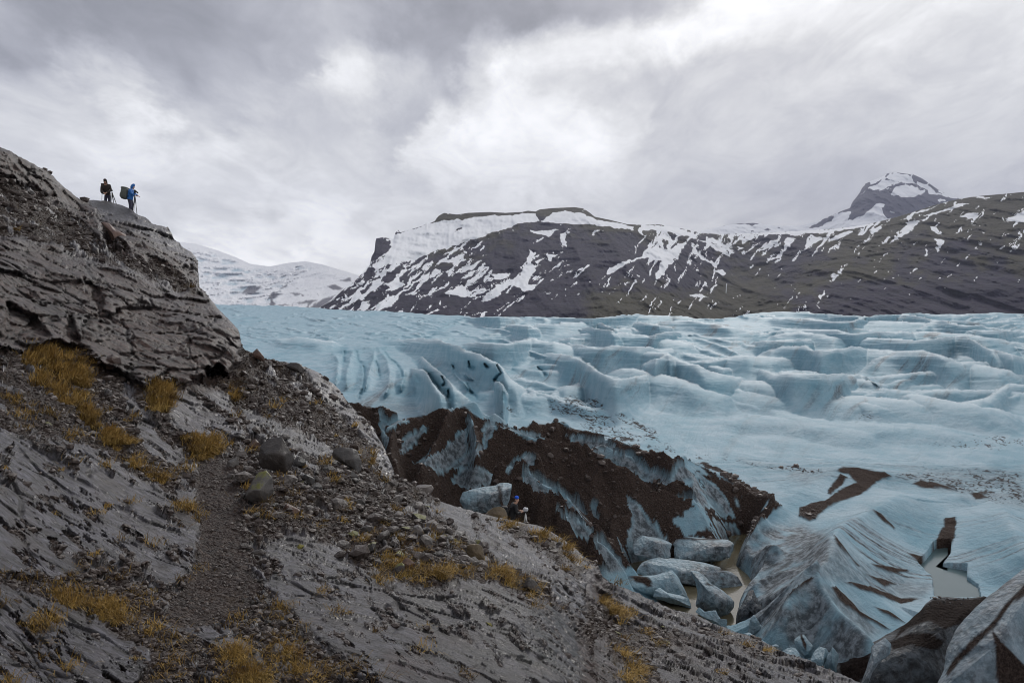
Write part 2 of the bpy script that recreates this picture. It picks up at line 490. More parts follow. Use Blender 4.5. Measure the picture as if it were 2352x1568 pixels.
def mat_block(name, grey_lo, grey_hi, blue, dirt_top=0.0, tone=1.0):
    """ice blocks: grey melt crust over blue ice; silt caught on flat tops"""
    m, nb, b = new_mat(name)
    P = nb.node('ShaderNodeTexCoord').outputs['Object']
    n = nb.noise(P, 0.6, 5, 0.6)
    gr = nb.ss(n, 0.35, 0.65, grey_lo, grey_hi)
    bl = nb.ss(nb.noise(P, 0.45, 4, 0.5), 0.4, 0.6, 0.0, blue)
    dirt = nb.attr('dirt')
    g = nb.node('ShaderNodeNewGeometry')
    nz = nb.node('ShaderNodeSeparateXYZ', {0: g.outputs['Normal']}).outputs[2]
    top = nb.math('MULTIPLY', nb.ss(nb.math('ADD', nz, nb.math('MULTIPLY', nb.math('SUBTRACT', nb.noise(P, 1.6, 6, 0.65), 0.5), 2.0)), 0.75, 0.95), dirt_top)
    streak = nb.noise(nb.mapping(P, scale=(1, 1, 0.16)), 3.2, 6, 0.65)
    gr = nb.math('ADD', gr, nb.math('MULTIPLY', nb.ss(streak, 0.5, 0.72), 0.3), clamp=True)
    c, n1, n2, n3 = ice_shade(nb, P, nb.math('MAXIMUM', dirt, top), bl, gr)
    if tone != 1.0: c = nb.mix(1.0, c, (tone, tone, tone * 1.03), 'MULTIPLY')
    nb.set(b.inputs['Base Color'], c)
    dsum = nb.math('MAXIMUM', dirt, top)
    nb.set(b.inputs['Roughness'], nb.math('ADD', 0.42, nb.math('MULTIPLY', dsum, 0.4)))
    nb.set(b.inputs['Specular IOR Level'], nb.math('SUBTRACT', 0.32, nb.math('MULTIPLY', dsum, 0.27)))
    nb.set(b.inputs['Normal'], nb.bump(nb.math('ADD', nb.math('ADD', nb.math('MULTIPLY', n2, 0.9), nb.math('MULTIPLY', n3, 0.5)), nb.math('MULTIPLY', nb.vor(P, 5.5), 0.5)), 0.16, 0.9))
    return m


def mat_mountain():
    m, nb, b = new_mat('mountain_rock_and_snow')
    P = nb.node('ShaderNodeTexCoord').outputs['Object']
    snow, moss = nb.attr('snow'), nb.attr('moss')
    n1 = nb.noise(P, 0.012, 7, 0.65); n2 = nb.noise(P, 0.06, 6, 0.7)
    c = nb.mix(nb.ss(n1, 0.3, 0.7), (0.012, 0.0105, 0.025), (0.034, 0.028, 0.052))
    c = nb.mix(nb.math('MULTIPLY', nb.ss(n2, 0.45, 0.7), 0.5), c, (0.022, 0.018, 0.018))
    mo = nb.mix(n2, (0.030, 0.027, 0.010), (0.068, 0.060, 0.020))
    c = nb.mix(moss, c, mo)
    sc_ = nb.mix(n1, (0.76, 0.78, 0.82), (0.86, 0.87, 0.89))
    edge = nb.ss(nb.math('ADD', snow, nb.math('MULTIPLY', nb.math('SUBTRACT', n2, 0.5), 0.9)), 0.40, 0.56)
    c = nb.mix(edge, c, sc_)
    nb.set(b.inputs['Base Color'], c)
    b.inputs['Roughness'].default_value = 0.9
    b.inputs['Specular IOR Level'].default_value = 0.15
    nb.set(b.inputs['Normal'], nb.bump(nb.math('ADD', n1, nb.math('MULTIPLY', n2, 0.4)), 25.0, nb.math('SUBTRACT', 0.8, nb.math('MULTIPLY', edge, 0.6))))
    return m


def mat_icefall():
    m, nb, b = new_mat('icefall_snow')
    P = nb.node('ShaderNodeTexCoord').outputs['Object']
    rock, blue = nb.attr('rock'), nb.attr('blue')
    n1 = nb.noise(P, 0.02, 7, 0.7)
    c = nb.mix(n1, (0.90, 0.91, 0.93), (0.97, 0.97, 0.97))
    c = nb.mix(blue, c, nb.mix(n1, (0.27, 0.43, 0.51), (0.50, 0.64, 0.70)))
    c = nb.mix(rock, c, nb.mix(n1, (0.06, 0.055, 0.06), (0.16, 0.15, 0.16)))
    nb.set(b.inputs['Base Color'], c); b.inputs['Roughness'].default_value = 0.85
    nb.set(b.inputs['Normal'], nb.bump(n1, 18.0, 0.8))
    return m


def mat_water():
    m, nb, b = new_mat('silty_meltwater')
    P = nb.node('ShaderNodeTexCoord').outputs['Object']
    nb.set(b.inputs['Base Color'], nb.mix(nb.noise(P, 0.3, 3), (0.085, 0.072, 0.042), (0.12, 0.105, 0.066)))
    b.inputs['Roughness'].default_value = 0.08
    nb.set(b.inputs['Normal'], nb.bump(nb.noise(P, 5.0, 4, 0.6), 0.006, 0.6))
    return m


def mat_pool():
    m, nb, b = new_mat('glacier_pool_water')
    P = nb.node('ShaderNodeTexCoord').outputs['Object']
    nb.set(b.inputs['Base Color'], nb.mix(nb.noise(P, 0.4, 3), (0.06, 0.10, 0.11), (0.10, 0.145, 0.15)))
    b.inputs['Specular IOR Level'].default_value = 0.25
    b.inputs['Roughness'].default_value = 0.16
    nb.set(b.inputs['Normal'], nb.bump(nb.noise(P, 6.0, 4, 0.6), 0.006, 0.5))
    return m


def mat_grass():
    m, nb, b = new_mat('dry_grass')
    t = nb.attr('tone')
    c = nb.mix(t, (0.075, 0.040, 0.012), (0.52, 0.345, 0.105))
    P = nb.node('ShaderNodeTexCoord').outputs['Object']
    gn = nb.ss(nb.noise(P, 1.3, 4, 0.6), 0.52, 0.68)
    c = nb.mix(nb.math('MULTIPLY', gn, 0.30), c, nb.mix(t, (0.030, 0.028, 0.008), (0.17, 0.15, 0.035)))
    rd = nb.ss(nb.noise(P, 2.1, 3, 0.6), 0.55, 0.7)
    c = nb.mix(nb.math('MULTIPLY', rd, 0.5), c, nb.mix(t, (0.040, 0.018, 0.007), (0.24, 0.115, 0.035)))
    nb.set(b.inputs['Base Color'], c); b.inputs['Roughness'].default_value = 0.75
    b.inputs['Specular IOR Level'].default_value = 0.2
    return m


def mat_moss():
    m, nb, b = new_mat('bright_moss')
    P = nb.node('ShaderNodeTexCoord').outputs['Object']
    n = nb.noise(P, 30.0, 6, 0.7); n0 = nb.noise(P, 3.0, 4)
    c = nb.mix(n, (0.06, 0.06, 0.008), (0.22, 0.20, 0.025))
    c = nb.mix(nb.math('MULTIPLY', n0, 0.5), c, (0.13, 0.085, 0.015))
    nb.set(b.inputs['Base Color'], c); b.inputs['Roughness'].default_value = 0.9
    nb.set(b.inputs['Normal'], nb.bump(n, 0.03, 1.0))
    return m


ROCK_AXIS = unproj(420, 1250, 14.2) - unproj(120, 1030, 15.0)
ROCK_AXIS = ROCK_AXIS / np.linalg.norm(ROCK_AXIS)
_q = Vector((1, 0, 0)).rotation_difference(Vector(ROCK_AXIS)).inverted().to_euler()
ROCK_ROT = (_q.x, _q.y, _q.z)

M_HILL = mat_hillside(); M_GLAC = mat_glacier(); M_MOUNT = mat_mountain(); M_FALL = mat_icefall()
M_WATER = mat_water(); M_POOL = mat_pool(); M_GRASS = mat_grass(); M_MOSS = mat_moss()
M_STONE = mat_boulder('loose_stone', (0.028, 0.021, 0.018), (0.125, 0.108, 0.098), rough=0.38)
M_STONE_MOSS = mat_boulder('mossy_stone', (0.035, 0.030, 0.028), (0.10, 0.092, 0.086), moss=True)
M_BOULDER_DARK = mat_boulder('dark_boulder', (0.014, 0.011, 0.010), (0.052, 0.043, 0.038), rough=0.42)
M_BOULDER_GREY = mat_boulder('grey_boulder', (0.040, 0.034, 0.031), (0.125, 0.112, 0.104), rough=0.36)
M_BOULDER_RED = mat_boulder('reddish_boulder', (0.050, 0.027, 0.020), (0.125, 0.075, 0.056), rough=0.42, spots=0.3)
M_BOULDER_OCHRE = mat_boulder('ochre_boulder', (0.060, 0.042, 0.022), (0.105, 0.075, 0.040), rough=0.6)
M_GRAVEL = mat_boulder('gravel', (0.011, 0.007, 0.0055), (0.056, 0.042, 0.035), rough=0.5)

# ------------------------------------------------------------------ far mountains
def T3(l): return [(725.9 + .3086 * x, 406.5 + .3086 * y) for x, y in l]      # tracing frames of the photograph
def T4(l): return [(1379.2 + .25 * x, 406.5 + .25 * y) for x, y in l]
def T5(l): return [(1814.8 + .2546 * x, 362.9 + .2546 * y) for x, y in l]

def sheet(top, px0, px1, py1, step, depth, back=(), hidden=None):
    """terrain seen from the camera side: rows from the skyline `top(px)` down to py1, then a far side behind the skyline"""
    pxs = np.arange(px0, px1 + step, step); 
    tops = top(pxs)
    pys = np.arange(math.floor(tops.min() / step) * step, py1 + step, step)
    PX, PY = np.meshgrid(pxs, pys)
    valid = PY >= tops[None, :]
    PYc = np.maximum(PY, tops[None, :])
    D = depth(PX, PYc)
    return PX, PYc, valid, D, tops, pxs

def sheet_faces(valid):
    r, c = valid.shape
    F = grid_faces(r, c)
    v = valid.ravel()
    return F[v[F].any(1)]

def skirt(V, F, attrs, first, cols, pts_fn, n):
    """far side: n more rows behind the top vertex of each column"""
    base = len(V); c = len(first)
    top = V[first]
    rows = [pts_fn(k, top) for k in range(1, n + 1)]
    V2 = np.concatenate([V] + rows, 0)
    idx = np.concatenate([first[None, :]] + [(base + k * c + np.arange(c))[None, :] for k in range(n)], 0)
    q = np.stack([idx[1:, :-1], idx[:-1, :-1], idx[:-1, 1:], idx[1:, 1:]], -1).reshape(-1, 4)
    at = {k: np.concatenate([v] + [v[first]] * n) for k, v in attrs.items()}
    return V2, np.concatenate([F, q], 0), at

def push(P, a):
    """relief towards the viewer's side of a slope, a in metres"""
    return P * (1 - a / np.linalg.norm(P, axis=-1))[..., None]

def first_rows(valid):
    r, c = valid.shape
    k = np.maximum(valid.argmax(0) - 1, 0)
    return k * c + np.arange(c)

MT_TOP = [(700, 722), (730, 708), (760, 692), (785, 668), (812, 648), (838, 622), (850, 606), (853, 590), (860, 578), (863, 548), (880, 545), (904, 549), (908, 535), (915, 528), (919, 534), (940, 528), (965, 521), (972, 518),
          (979, 515), (980, 510), (982, 516), (1000, 507), (1004, 498), (1020, 489), (1050, 493), (1075, 489), (1100, 488), (1125, 487), (1160, 489), (1200, 487), (1212, 484), (1230, 486), (1240, 481), (1270, 478), (1320, 476), (1340, 479), (1355, 489), (1366, 498), (1400, 505),
          (1440, 515), (1480, 517), (1510, 515), (1540, 520), (1575, 527), (1610, 535), (1650, 538), (1720, 536), (1790, 533), (1850, 530), (1920, 525), (1985, 517), (2040, 504), (2095, 488), (2140, 473), (2190, 460), (2240, 451), (2300, 446), (2352, 441), (2420, 436), (2560, 430)]
MT_D = TPS([(700, 720, 1900), (850, 600, 2350), (850, 720, 1850), (1000, 500, 3000), (1000, 720, 1800), (1250, 480, 3300), (1200, 520, 2900), (1200, 600, 2350), (1250, 720, 1750),
            (1450, 520, 3000), (1450, 600, 2350), (1500, 720, 1750), (1680, 540, 3200), (1680, 620, 2750), (1665, 720, 2050), (1900, 527, 3000), (1900, 600, 2350), (1850, 720, 1700), (2200, 460, 2900), (2200, 560, 2250), (2150, 720, 1600),
            (2450, 436, 2900), (2450, 720, 1500), (1000, 580, 2600), (700, 760, 1750), (1600, 760, 1650), (2450, 760, 1450)])
PX, PY, VA, D, tops, pxs = sheet(lambda x: interp_line(x, MT_TOP), 690, 2760, 760, 2.1, MT_D)
P = unproj(PX, PY, D); N = grid_normals(P)
gul = fbm(np.stack([P[..., 0] / 130, P[..., 1] / 700, P[..., 2] / 500], -1), 5, 0.55, ridged=True)
ter = fbm(np.stack([P[..., 0] / 500, P[..., 1] / 500, P[..., 2] / 42], -1), 4, 0.5, ridged=True)
edge = sstep(0, 14, PY - tops[None, :])
P = push(P, (gul * 80 + ter * 12 + fbm(P / 60.0, 4) * 26) * (0.1 + 0.9 * edge))
# snow
n_f = fbm(np.stack([PX / 16, PY / 16, PX * 0], -1), 5, 0.6)
n_l = fbm(np.stack([PX / 60, PY / 60, PX * 0 + 5], -1), 3)
jx = PX + 7 * n_f + 5 * fbm(np.stack([PX / 5, PY / 5, PX * 0 + 2], -1), 2); jy = PY + 5 * fbm(np.stack([PX / 14, PY / 14, PX * 0 + 9], -1), 4, 0.6)
snow = np.full(PX.shape, -30.0)
SNOW_POLY = [T3([(560, 470), (600, 420), (650, 412), (760, 385), (880, 335), (1000, 318), (1080, 316), (1130, 300), (1250, 290), (1400, 285), (1560, 276), (1640, 270), (1660, 330), (1500, 350), (1400, 390), (1250, 440), (1100, 490), (950, 530), (850, 570), (620, 640), (560, 660), (500, 640), (520, 590), (570, 560)]),
             T3([(1660, 330), (1700, 280), (1850, 245), (2000, 280), (2080, 310), (2352, 365), (2352, 390), (2000, 350), (1850, 350)]),
             T3([(1590, 540), (1640, 570), (1600, 640), (1640, 690), (1590, 780), (1560, 830), (1430, 800), (1330, 900), (1300, 870), (1350, 800), (1440, 770), (1500, 740), (1570, 640)]),
             T3([(1290, 720), (1440, 720), (1440, 740), (1340, 760)]), T3([(960, 860), (1090, 800), (1130, 850), (1110, 895), (1040, 880)]),
             T3([(410, 800), (520, 745), (500, 790), (430, 815)]), T3([(500, 800), (612, 750), (615, 800)]), T3([(930, 640), (1100, 570), (1110, 600), (1010, 640)]),
             T3([(1810, 420), (1880, 410), (1850, 480), (1860, 530), (1820, 500)]), T3([(1590, 400), (1800, 390), (1740, 450), (1690, 430), (1590, 410)]),
             T3([(2060, 400), (2130, 395), (2060, 440)]), T3([(1715, 580), (1800, 575), (1740, 630)]), T3([(1500, 800), (1640, 800), (1600, 850), (1540, 850)]),
             T3([(215, 920), (340, 815), (330, 840), (240, 920)]), T3([(300, 900), (420, 830), (520, 760), (440, 840), (330, 920)]),
             T3([(1120, 890), (1310, 815), (1240, 860), (1150, 905)]), T3([(430, 740), (640, 650), (500, 730), (440, 760)]),
             T4([(340, 470), (400, 440), (640, 450), (880, 520), (900, 560), (740, 540), (640, 500), (420, 490)]), T4([(330, 480), (400, 480), (420, 540), (490, 570), (400, 530)]),
             T4([(900, 580), (1000, 590), (1100, 640), (1180, 690), (1200, 740), (1120, 690), (980, 620)]), T4([(960, 540), (1080, 580), (1240, 690), (1230, 700), (1130, 650), (1020, 590)]),
             T4([(430, 660), (520, 640), (600, 690), (690, 640), (740, 600), (795, 600), (730, 700), (640, 800), (600, 870), (530, 960), (490, 1020), (520, 950), (500, 880), (540, 850), (560, 780), (440, 740), (330, 760), (220, 810), (60, 900), (40, 900), (80, 830), (250, 770), (380, 730)]),
             T4([(520, 560), (560, 530), (640, 540), (680, 600), (620, 680), (600, 660), (640, 590), (590, 560), (560, 590), (590, 680), (560, 690)]),
             T4([(820, 610), (860, 610), (870, 670), (980, 750), (1070, 830), (1060, 840), (960, 770), (860, 700)]), T4([(1060, 860), (1130, 850), (1160, 890), (1130, 920)]),
             T4([(1180, 550), (1240, 530), (1200, 570)]), T4([(1290, 610), (1340, 530), (1430, 540), (1330, 610)]), T4([(1240, 640), (1320, 650), (1270, 680)]), T4([(1290, 720), (1390, 655), (1370, 680)]),
             T4([(1455, 680), (1560, 590), (1660, 570), (1560, 650)]), T4([(1690, 560), (1810, 560), (1740, 640), (1640, 740), (1550, 770), (1520, 750), (1600, 740), (1700, 640)]), T4([(1860, 680), (1930, 540), (2050, 560), (1940, 640)]),
             T4([(810, 1090), (880, 1070), (1020, 1110), (900, 1110)]), T4([(940, 950), (1010, 1005), (960, 990)]), T4([(350, 1140), (440, 1070), (430, 1100)]), T4([(1050, 530), (1400, 512), (2033, 480), (2033, 510), (1400, 530)]),
             T4([(260, 290), (370, 250), (300, 300)]), T4([(200, 970), (270, 965), (220, 990)]),
             T5([(0, 670), (350, 640), (800, 590), (900, 570), (700, 620), (300, 670), (0, 700)]), T5([(985, 550), (1200, 470), (1340, 420), (1250, 470), (1050, 540)]), T5([(1180, 525), (1450, 450), (1520, 410), (1610, 405), (1480, 460), (1300, 510)]),
             T5([(1040, 580), (1170, 560), (1080, 660), (900, 780), (960, 720), (970, 640), (985, 690), (1050, 640)]), T5([(1530, 530), (1600, 500), (1700, 500), (1690, 540)]), T5([(1920, 570), (2110, 480), (2300, 450), (2300, 580)]),
             T5([(825, 780), (890, 700), (890, 750)]), T5([(375, 750), (400, 700), (560, 650), (590, 660), (470, 720)]), T5([(1270, 625), (1330, 625), (1360, 700), (1310, 670)]), T5([(1310, 740), (1400, 740), (1330, 850), (1300, 800), (1330, 800)]),
             T5([(1225, 810), (1260, 830), (1230, 910)]), T5([(1460, 735), (1555, 600), (1540, 660)]), T5([(555, 860), (620, 790), (570, 860)]), T5([(370, 1115), (390, 1040), (440, 1060)]), T5([(260, 1250), (300, 1190), (310, 1200), (275, 1280)]),
             T5([(440, 1040), (450, 990), (480, 990), (470, 1040)]), T5([(240, 1340), (270, 1290), (255, 1355)]), T5([(1080, 1050), (1130, 985), (1170, 990)]), T5([(50, 1380), (90, 1320), (60, 1370)]), T5([(1630, 352), (1830, 348), (1750, 365)]), T5([(720, 650), (860, 605), (740, 700)])]
for pl in SNOW_POLY:
    snow = np.maximum(snow, poly_sd(jx, jy, pl, 30))
# wind-packed streaks that run down the slope
def streaks(a, k):
    a = math.radians(a); u = PX * math.cos(a) + PY * math.sin(a) + 5 * n_f; v = -PX * math.sin(a) + PY * math.cos(a) + 6 * n_f + 9 * n_l
    return fbm(np.stack([u / 30, v / 5.5, PX * 0 + k], -1), 5, 0.62)
wl = sstep(1330, 1500, PX); wr = sstep(1640, 1690, PX)
stk = streaks(143, 3) * (1 - wl) + (streaks(118, 23) * (1 - wr) + streaks(131, 43) * wr) * wl
stk = stk * 1.15
SNOW_DENS = TPS([(740, 710, .42), (800, 660, .62), (870, 600, .60), (900, 690, .5), (1000, 620, .56), (1050, 700, .30), (1000, 715, .42), (1150, 640, .50), (1150, 545, .18), (1200, 580, .25), (1250, 550, .15), (1300, 620, .42), (1330, 700, .05), (1420, 560, .22), (1420, 640, .33), (1480, 690, .18), (1560, 560, .5), (1560, 640, .3),
                 (1600, 700, .18), (1660, 560, .5), (1680, 640, .22), (1800, 560, .42), (1800, 640, .18), (1820, 710, .08), (2000, 600, .2), (2000, 700, -.05), (2150, 520, .25), (2200, 600, .12), (2300, 500, .2), (2300, 660, -.05), (2450, 550, .1), (1250, 710, -.1), (1850, 600, .25), (1660, 705, .22)], log=False)
dens = SNOW_DENS(PX, PY)
cliffn = fbm(np.stack([PX / 40, PY / 26, PX * 0 + 7], -1), 3)
snow_s = sstep(-3, 3, snow)
s2 = sstep(0.10, 0.32, stk + (dens - 0.43) * 1.1 - 0.12 * cliffn)
for cp in [T3([(445, 450), (520, 470), (560, 540), (480, 600), (410, 645), (405, 620), (440, 500)]), T3([(500, 760), (530, 700), (590, 695), (610, 750), (540, 790), (490, 795)]), T3([(1230, 620), (1300, 470), (1400, 400), (1590, 410), (1590, 560), (1560, 650), (1450, 710), (1290, 690)]), T3([(1650, 330), (1690, 270), (1740, 235), (1840, 240), (1720, 300)]),
           T3([(890, 325), (960, 270), (1075, 280), (1030, 320)]), T3([(1085, 315), (1120, 275), (1290, 262), (1200, 300), (1120, 300)]), T3([(990, 430), (1050, 380), (1110, 360), (1090, 390)]), T3([(590, 440), (610, 395), (700, 380), (780, 360), (840, 345), (820, 360), (660, 410), (610, 420)]), T3([(1400, 280), (1450, 255), (1560, 270), (1500, 285)]), T3([(1560, 270), (1620, 250), (1660, 250), (1640, 268)]),
           T3([(1880, 540), (1960, 450), (2150, 480), (2352, 440), (2352, 620), (2150, 660), (1900, 660), (1860, 600)])]:
    k = 1 - sstep(-2, 4, poly_sd(jx, jy, cp, 30))
    snow_s = snow_s * k; s2 = s2 * (0.25 + 0.75 * k)
snow_s = np.maximum(snow_s, s2)
slope_up = np.abs(N[..., 2])
MOSS_D = TPS([(900, 560, .1), (1000, 600, .5), (1000, 700, 0.05), (1150, 560, .5), (1200, 700, .1), (1300, 710, .2), (1400, 700, 1.0), (1500, 700, 1.1), (1400, 530, .9), (1480, 525, 1.0), (1300, 570, .15), (1450, 570, .1), (1560, 620, .1), (1600, 690, .8), (1650, 540, .8), (1700, 700, 1.1), (1750, 670, 1.0), (1850, 540, .7), (1800, 600, .35), (1850, 650, .7), (1900, 710, .15),
              (2000, 640, .8), (2000, 700, 0), (2050, 520, .9), (2250, 470, 1.2), (2300, 520, 1.0), (2150, 600, .5), (2150, 720, -.1), (2350, 620, .6), (2350, 700, -.1), (1600, 600, .2)], log=False)
mossa = sstep(0.35, 0.75, MOSS_D(PX, PY) * 0.85 + 0.45 * fbm(np.stack([PX / 45, PY / 18, PX * 0 + 4], -1), 4, 0.6))
at = {'snow': snow_s.ravel(), 'moss': (mossa * 0.8).ravel()}
V = P.reshape(-1, 3); F = sheet_faces(VA); fr = first_rows(VA)
def far_side(k, top):
    dr = top / np.linalg.norm(top[:, :2], axis=1, keepdims=True)
    o = top.copy(); s = k * 160.0
    o[:, :2] += dr[:, :2] * s; o[:, 2] -= 8 * k + 5 * k * k
    return o
V, F, at = skirt(V, F, at, fr, len(pxs), far_side, 8)
V, F, at = compact(V, F, at)
o = link('snowy_mountain', mesh_from('snowy_mountain', V, F, M_MOUNT, at), kind='structure')

# conical peak far behind, fading into the cloud base
PK_TOP = [(1500, 560), (1590, 537), (1640, 523), (1690, 514), (1730, 512), (1780, 518), (1830, 519), (1862, 512), (1880, 508), (1905, 497), (1935, 484), (1952, 478), (1958, 464), (1968, 452), (1975, 442), (1980, 432), (1988, 422), (2005, 414), (2022, 408), (2038, 399), (2058, 396), (2078, 399), (2098, 401), (2118, 410), (2135, 422), (2155, 436), (2172, 444), (2190, 450), (2215, 462), (2260, 480), (2400, 530)]
PK_D = TPS([(1500, 560, 6760), (1700, 520, 8450), (1900, 505, 8190), (2060, 400, 8580), (2060, 480, 7410), (1990, 440, 7930), (1960, 520, 7280), (2200, 480, 7930), (2400, 530, 7800), (2060, 600, 6500), (1600, 600, 6500), (2400, 600, 6760)])
PX, PY, VA, D, tops, pxs = sheet(lambda x: interp_line(x, PK_TOP), 1500, 2400, 590, 1.7, PK_D)
P = unproj(PX, PY, D); N = grid_normals(P)
edge = sstep(0, 10, PY - tops[None, :])
P = push(P, (fbm(np.stack([P[..., 0] / 260, P[..., 1] / 900, P[..., 2] / 300], -1), 5, 0.55, ridged=True) * 130 + fbm(P / 90, 4) * 50) * (0.12 + 0.88 * edge))
n_f = fbm(np.stack([PX / 10, PY / 10, PX * 0 + 1], -1), 5, 0.62)
jx = PX + 6 * n_f; jy = PY + 4 * fbm(np.stack([PX / 9, PY / 9, PX * 0 + 8], -1), 4, 0.6)
snow = np.full(PX.shape, -30.0)
for pl in [T5([(0, 600), (150, 570), (450, 490), (560, 480), (520, 560), (640, 520), (800, 410), (850, 420), (830, 470), (880, 550), (940, 550), (900, 700), (0, 700)]), T5([(860, 170), (960, 140), (1080, 150), (1100, 190), (1150, 240), (1040, 225), (900, 210)]),
           T5([(690, 280), (850, 200), (980, 220), (900, 250), (830, 290)]), T5([(910, 330), (960, 260), (1040, 240), (1130, 260), (1200, 310), (1130, 350), (1000, 350)]), T5([(1150, 210), (1230, 240), (1300, 290), (1380, 340), (1300, 330), (1250, 330), (1240, 280), (1150, 250)]),
           T5([(1330, 380), (1400, 370), (1410, 390), (1340, 400)]), T5([(890, 490), (920, 470), (955, 500)]), T5([(1350, 300), (1520, 350), (1500, 370), (1380, 340)]), [(1500, 700), (1500, 540), (1600, 530), (1680, 514), (1860, 512), (1860, 700)], T5([(690, 190), (870, 140), (860, 190), (720, 240)])]:
    snow = np.maximum(snow, poly_sd(jx, jy, pl, 30))
snow_s = sstep(-2.0, 2.0, snow)
for cp in [T5([(510, 560), (560, 500), (640, 490), (560, 560)]), T5([(150, 640), (330, 530), (400, 515), (370, 570), (250, 625)]), T5([(430, 500), (480, 480), (440, 505)]), T4([(1310, 430), (1400, 415), (1480, 430), (1400, 445)]), T4([(1360, 500), (1400, 480), (1440, 500)]), T4([(1490, 485), (1540, 470), (1580, 490)]), T4([(1600, 470), (1660, 450), (1670, 462)]), T4([(1900, 410), (1960, 395), (2010, 400)])]:
    snow_s *= 1 - sstep(-1.5, 2.0, poly_sd(jx, jy, cp, 30))
ang = math.radians(135); u = PX * math.cos(ang) + PY * math.sin(ang); v = -PX * math.sin(ang) + PY * math.cos(ang)
snow_s = np.maximum(snow_s, sstep(0.22, 0.4, fbm(np.stack([u / 20, v / 6, PX * 0], -1), 4, 0.6)) * sstep(470, 430, PY) * 0.8)
at = {'snow': snow_s.ravel(), 'moss': np.zeros(PX.size)}
V = P.reshape(-1, 3); F = sheet_faces(VA); fr = first_rows(VA)
V, F, at = skirt(V, F, at, fr, len(pxs), lambda k, t: far_side(k, t), 6)
V, F, at = compact(V, F, at)
link('mountain_peak', mesh_from('mountain_peak', V, F, M_MOUNT, at), kind='structure')

# icefall: crevassed snow slopes at the head of the valley
IF_TOP = [(250, 520), (380, 552), (450, 560), (500, 575), (545, 592), (575, 606), (620, 612), (660, 604), (700, 600), (740, 607), (790, 622), (830, 634), (880, 655), (950, 700)]
IF_D = TPS([(250, 520, 8700), (450, 565, 8990), (450, 640, 7540), (450, 720, 6090), (600, 610, 8410), (600, 660, 7250), (600, 720, 5945), (750, 610, 7540), (750, 660, 6670), (750, 720, 5655), (950, 700, 5800), (900, 730, 5510), (250, 720, 6090)])
PX, PY, VA, D, tops, pxs = sheet(lambda x: interp_line(x, IF_TOP), 60, 950, 745, 1.7, IF_D)
P = unproj(PX, PY, D); N = grid_normals(P)
edge = sstep(0, 16, PY - tops[None, :])
crev = fbm(np.stack([P[..., 0] / 200, P[..., 1] / 300, P[..., 2] / 90], -1), 5, 0.6, ridged=True)
sx = PX; ice = np.clip(sstep(-10, 10, poly_sd(PX + 12 * vnoise(np.stack([PX / 30, PY / 30, PX * 0], -1)), PY, [(300, 540), (480, 570), (560, 620), (690, 600), (720, 620), (660, 660), (640, 690), (560, 700), (440, 700), (300, 700)], 40)), 0, 1)
P = push(P, (crev * 150 * (0.25 + 0.75 * ice) + fbm(P / 150, 4) * 60) * (0.1 + 0.9 * edge))
blue = np.clip(sstep(-0.35, 0.35, -crev * 0.8 + 0.5 * fbm(np.stack([PX / 26, PY / 9, PX * 0 + 2], -1), 5, 0.62)) * ice * sstep(0, 26, PY - tops[None, :]), 0, 1)
def T2(l): return [(435.5 + .2778 * x, 508 + .2778 * y) for x, y in l]
rock = np.zeros(PX.shape)
jx = PX + 5 * fbm(np.stack([PX / 8, PY / 8, PX * 0], -1), 4, 0.65); jy = PY + 3.5 * fbm(np.stack([PX / 8, PY / 8, PX * 0 + 6], -1), 4, 0.65)
for pl in [T2([(430, 590), (490, 540), (610, 530), (540, 600), (470, 605)]), T2([(650, 620), (680, 590), (770, 600), (720, 630), (690, 650), (720, 720), (655, 720), (670, 650)]), T2([(730, 580), (780, 530), (820, 510), (790, 545)]), T2([(810, 595), (860, 590), (930, 600), (900, 615)]), T2([(720, 690), (780, 680), (830, 690), (760, 705)]),
           T2([(880, 680), (960, 650), (1060, 650), (990, 700), (1000, 720), (960, 720), (980, 680)]), T2([(1130, 540), (1200, 520), (1280, 560), (1180, 570)]), T2([(1240, 490), (1330, 460), (1340, 500), (1270, 500)]), T2([(1000, 710), (1100, 640), (1220, 610), (1120, 690), (1050, 730)]), T2([(820, 720), (860, 670), (850, 700)])]:
    rock = np.maximum(rock, sstep(-1.5, 2.5, poly_sd(jx, jy, pl, 20)))
rock = np.maximum(rock, 0.75 * sstep(0.33, 0.5, fbm(np.stack([(PX + PY) / 16, (PY - PX * .4) / 5, PX * 0 + 3], -1), 4, 0.62)) * sstep(650, 690, PX) * sstep(640, 680, PY))
at = {'rock': rock.ravel(), 'blue': blue.ravel()}
V = P.reshape(-1, 3); F = sheet_faces(VA); fr = first_rows(VA)
V, F, at = skirt(V, F, at, fr, len(pxs), far_side, 6)
V, F, at = compact(V, F, at)
link('icefall', mesh_from('icefall', V, F, M_FALL, at), kind='structure')

# ------------------------------------------------------------------ damp air between the viewer and the mountains
def make_haze():
    m = bpy.data.materials.new('damp_air'); m.use_nodes = True
    nb = NB(m.node_tree); nb.n.clear()
    v = nb.node('ShaderNodeVolumePrincipled', {'Color': (0.74, 0.79, 1.0, 1), 'Density': 5.0e-5, 'Anisotropy': 0.0})
    nb.node('ShaderNodeOutputMaterial', {'Volume': v.outputs[0]})
    x0, x1, y0, y1, z0, z1 = -7500.0, 9500.0, -60.0, 12500.0, -460.0, 1800.0
    V = [(x, y, z) for x in (x0, x1) for y in (y0, y1) for z in (z0, z1)]
    F = [(0, 1, 3, 2), (4, 6, 7, 5), (0, 4, 5, 1), (2, 3, 7, 6), (0, 2, 6, 4), (1, 5, 7, 3)]
    link('haze', mesh_from('haze', V, F, m, smooth=False), kind='stuff')
make_haze()

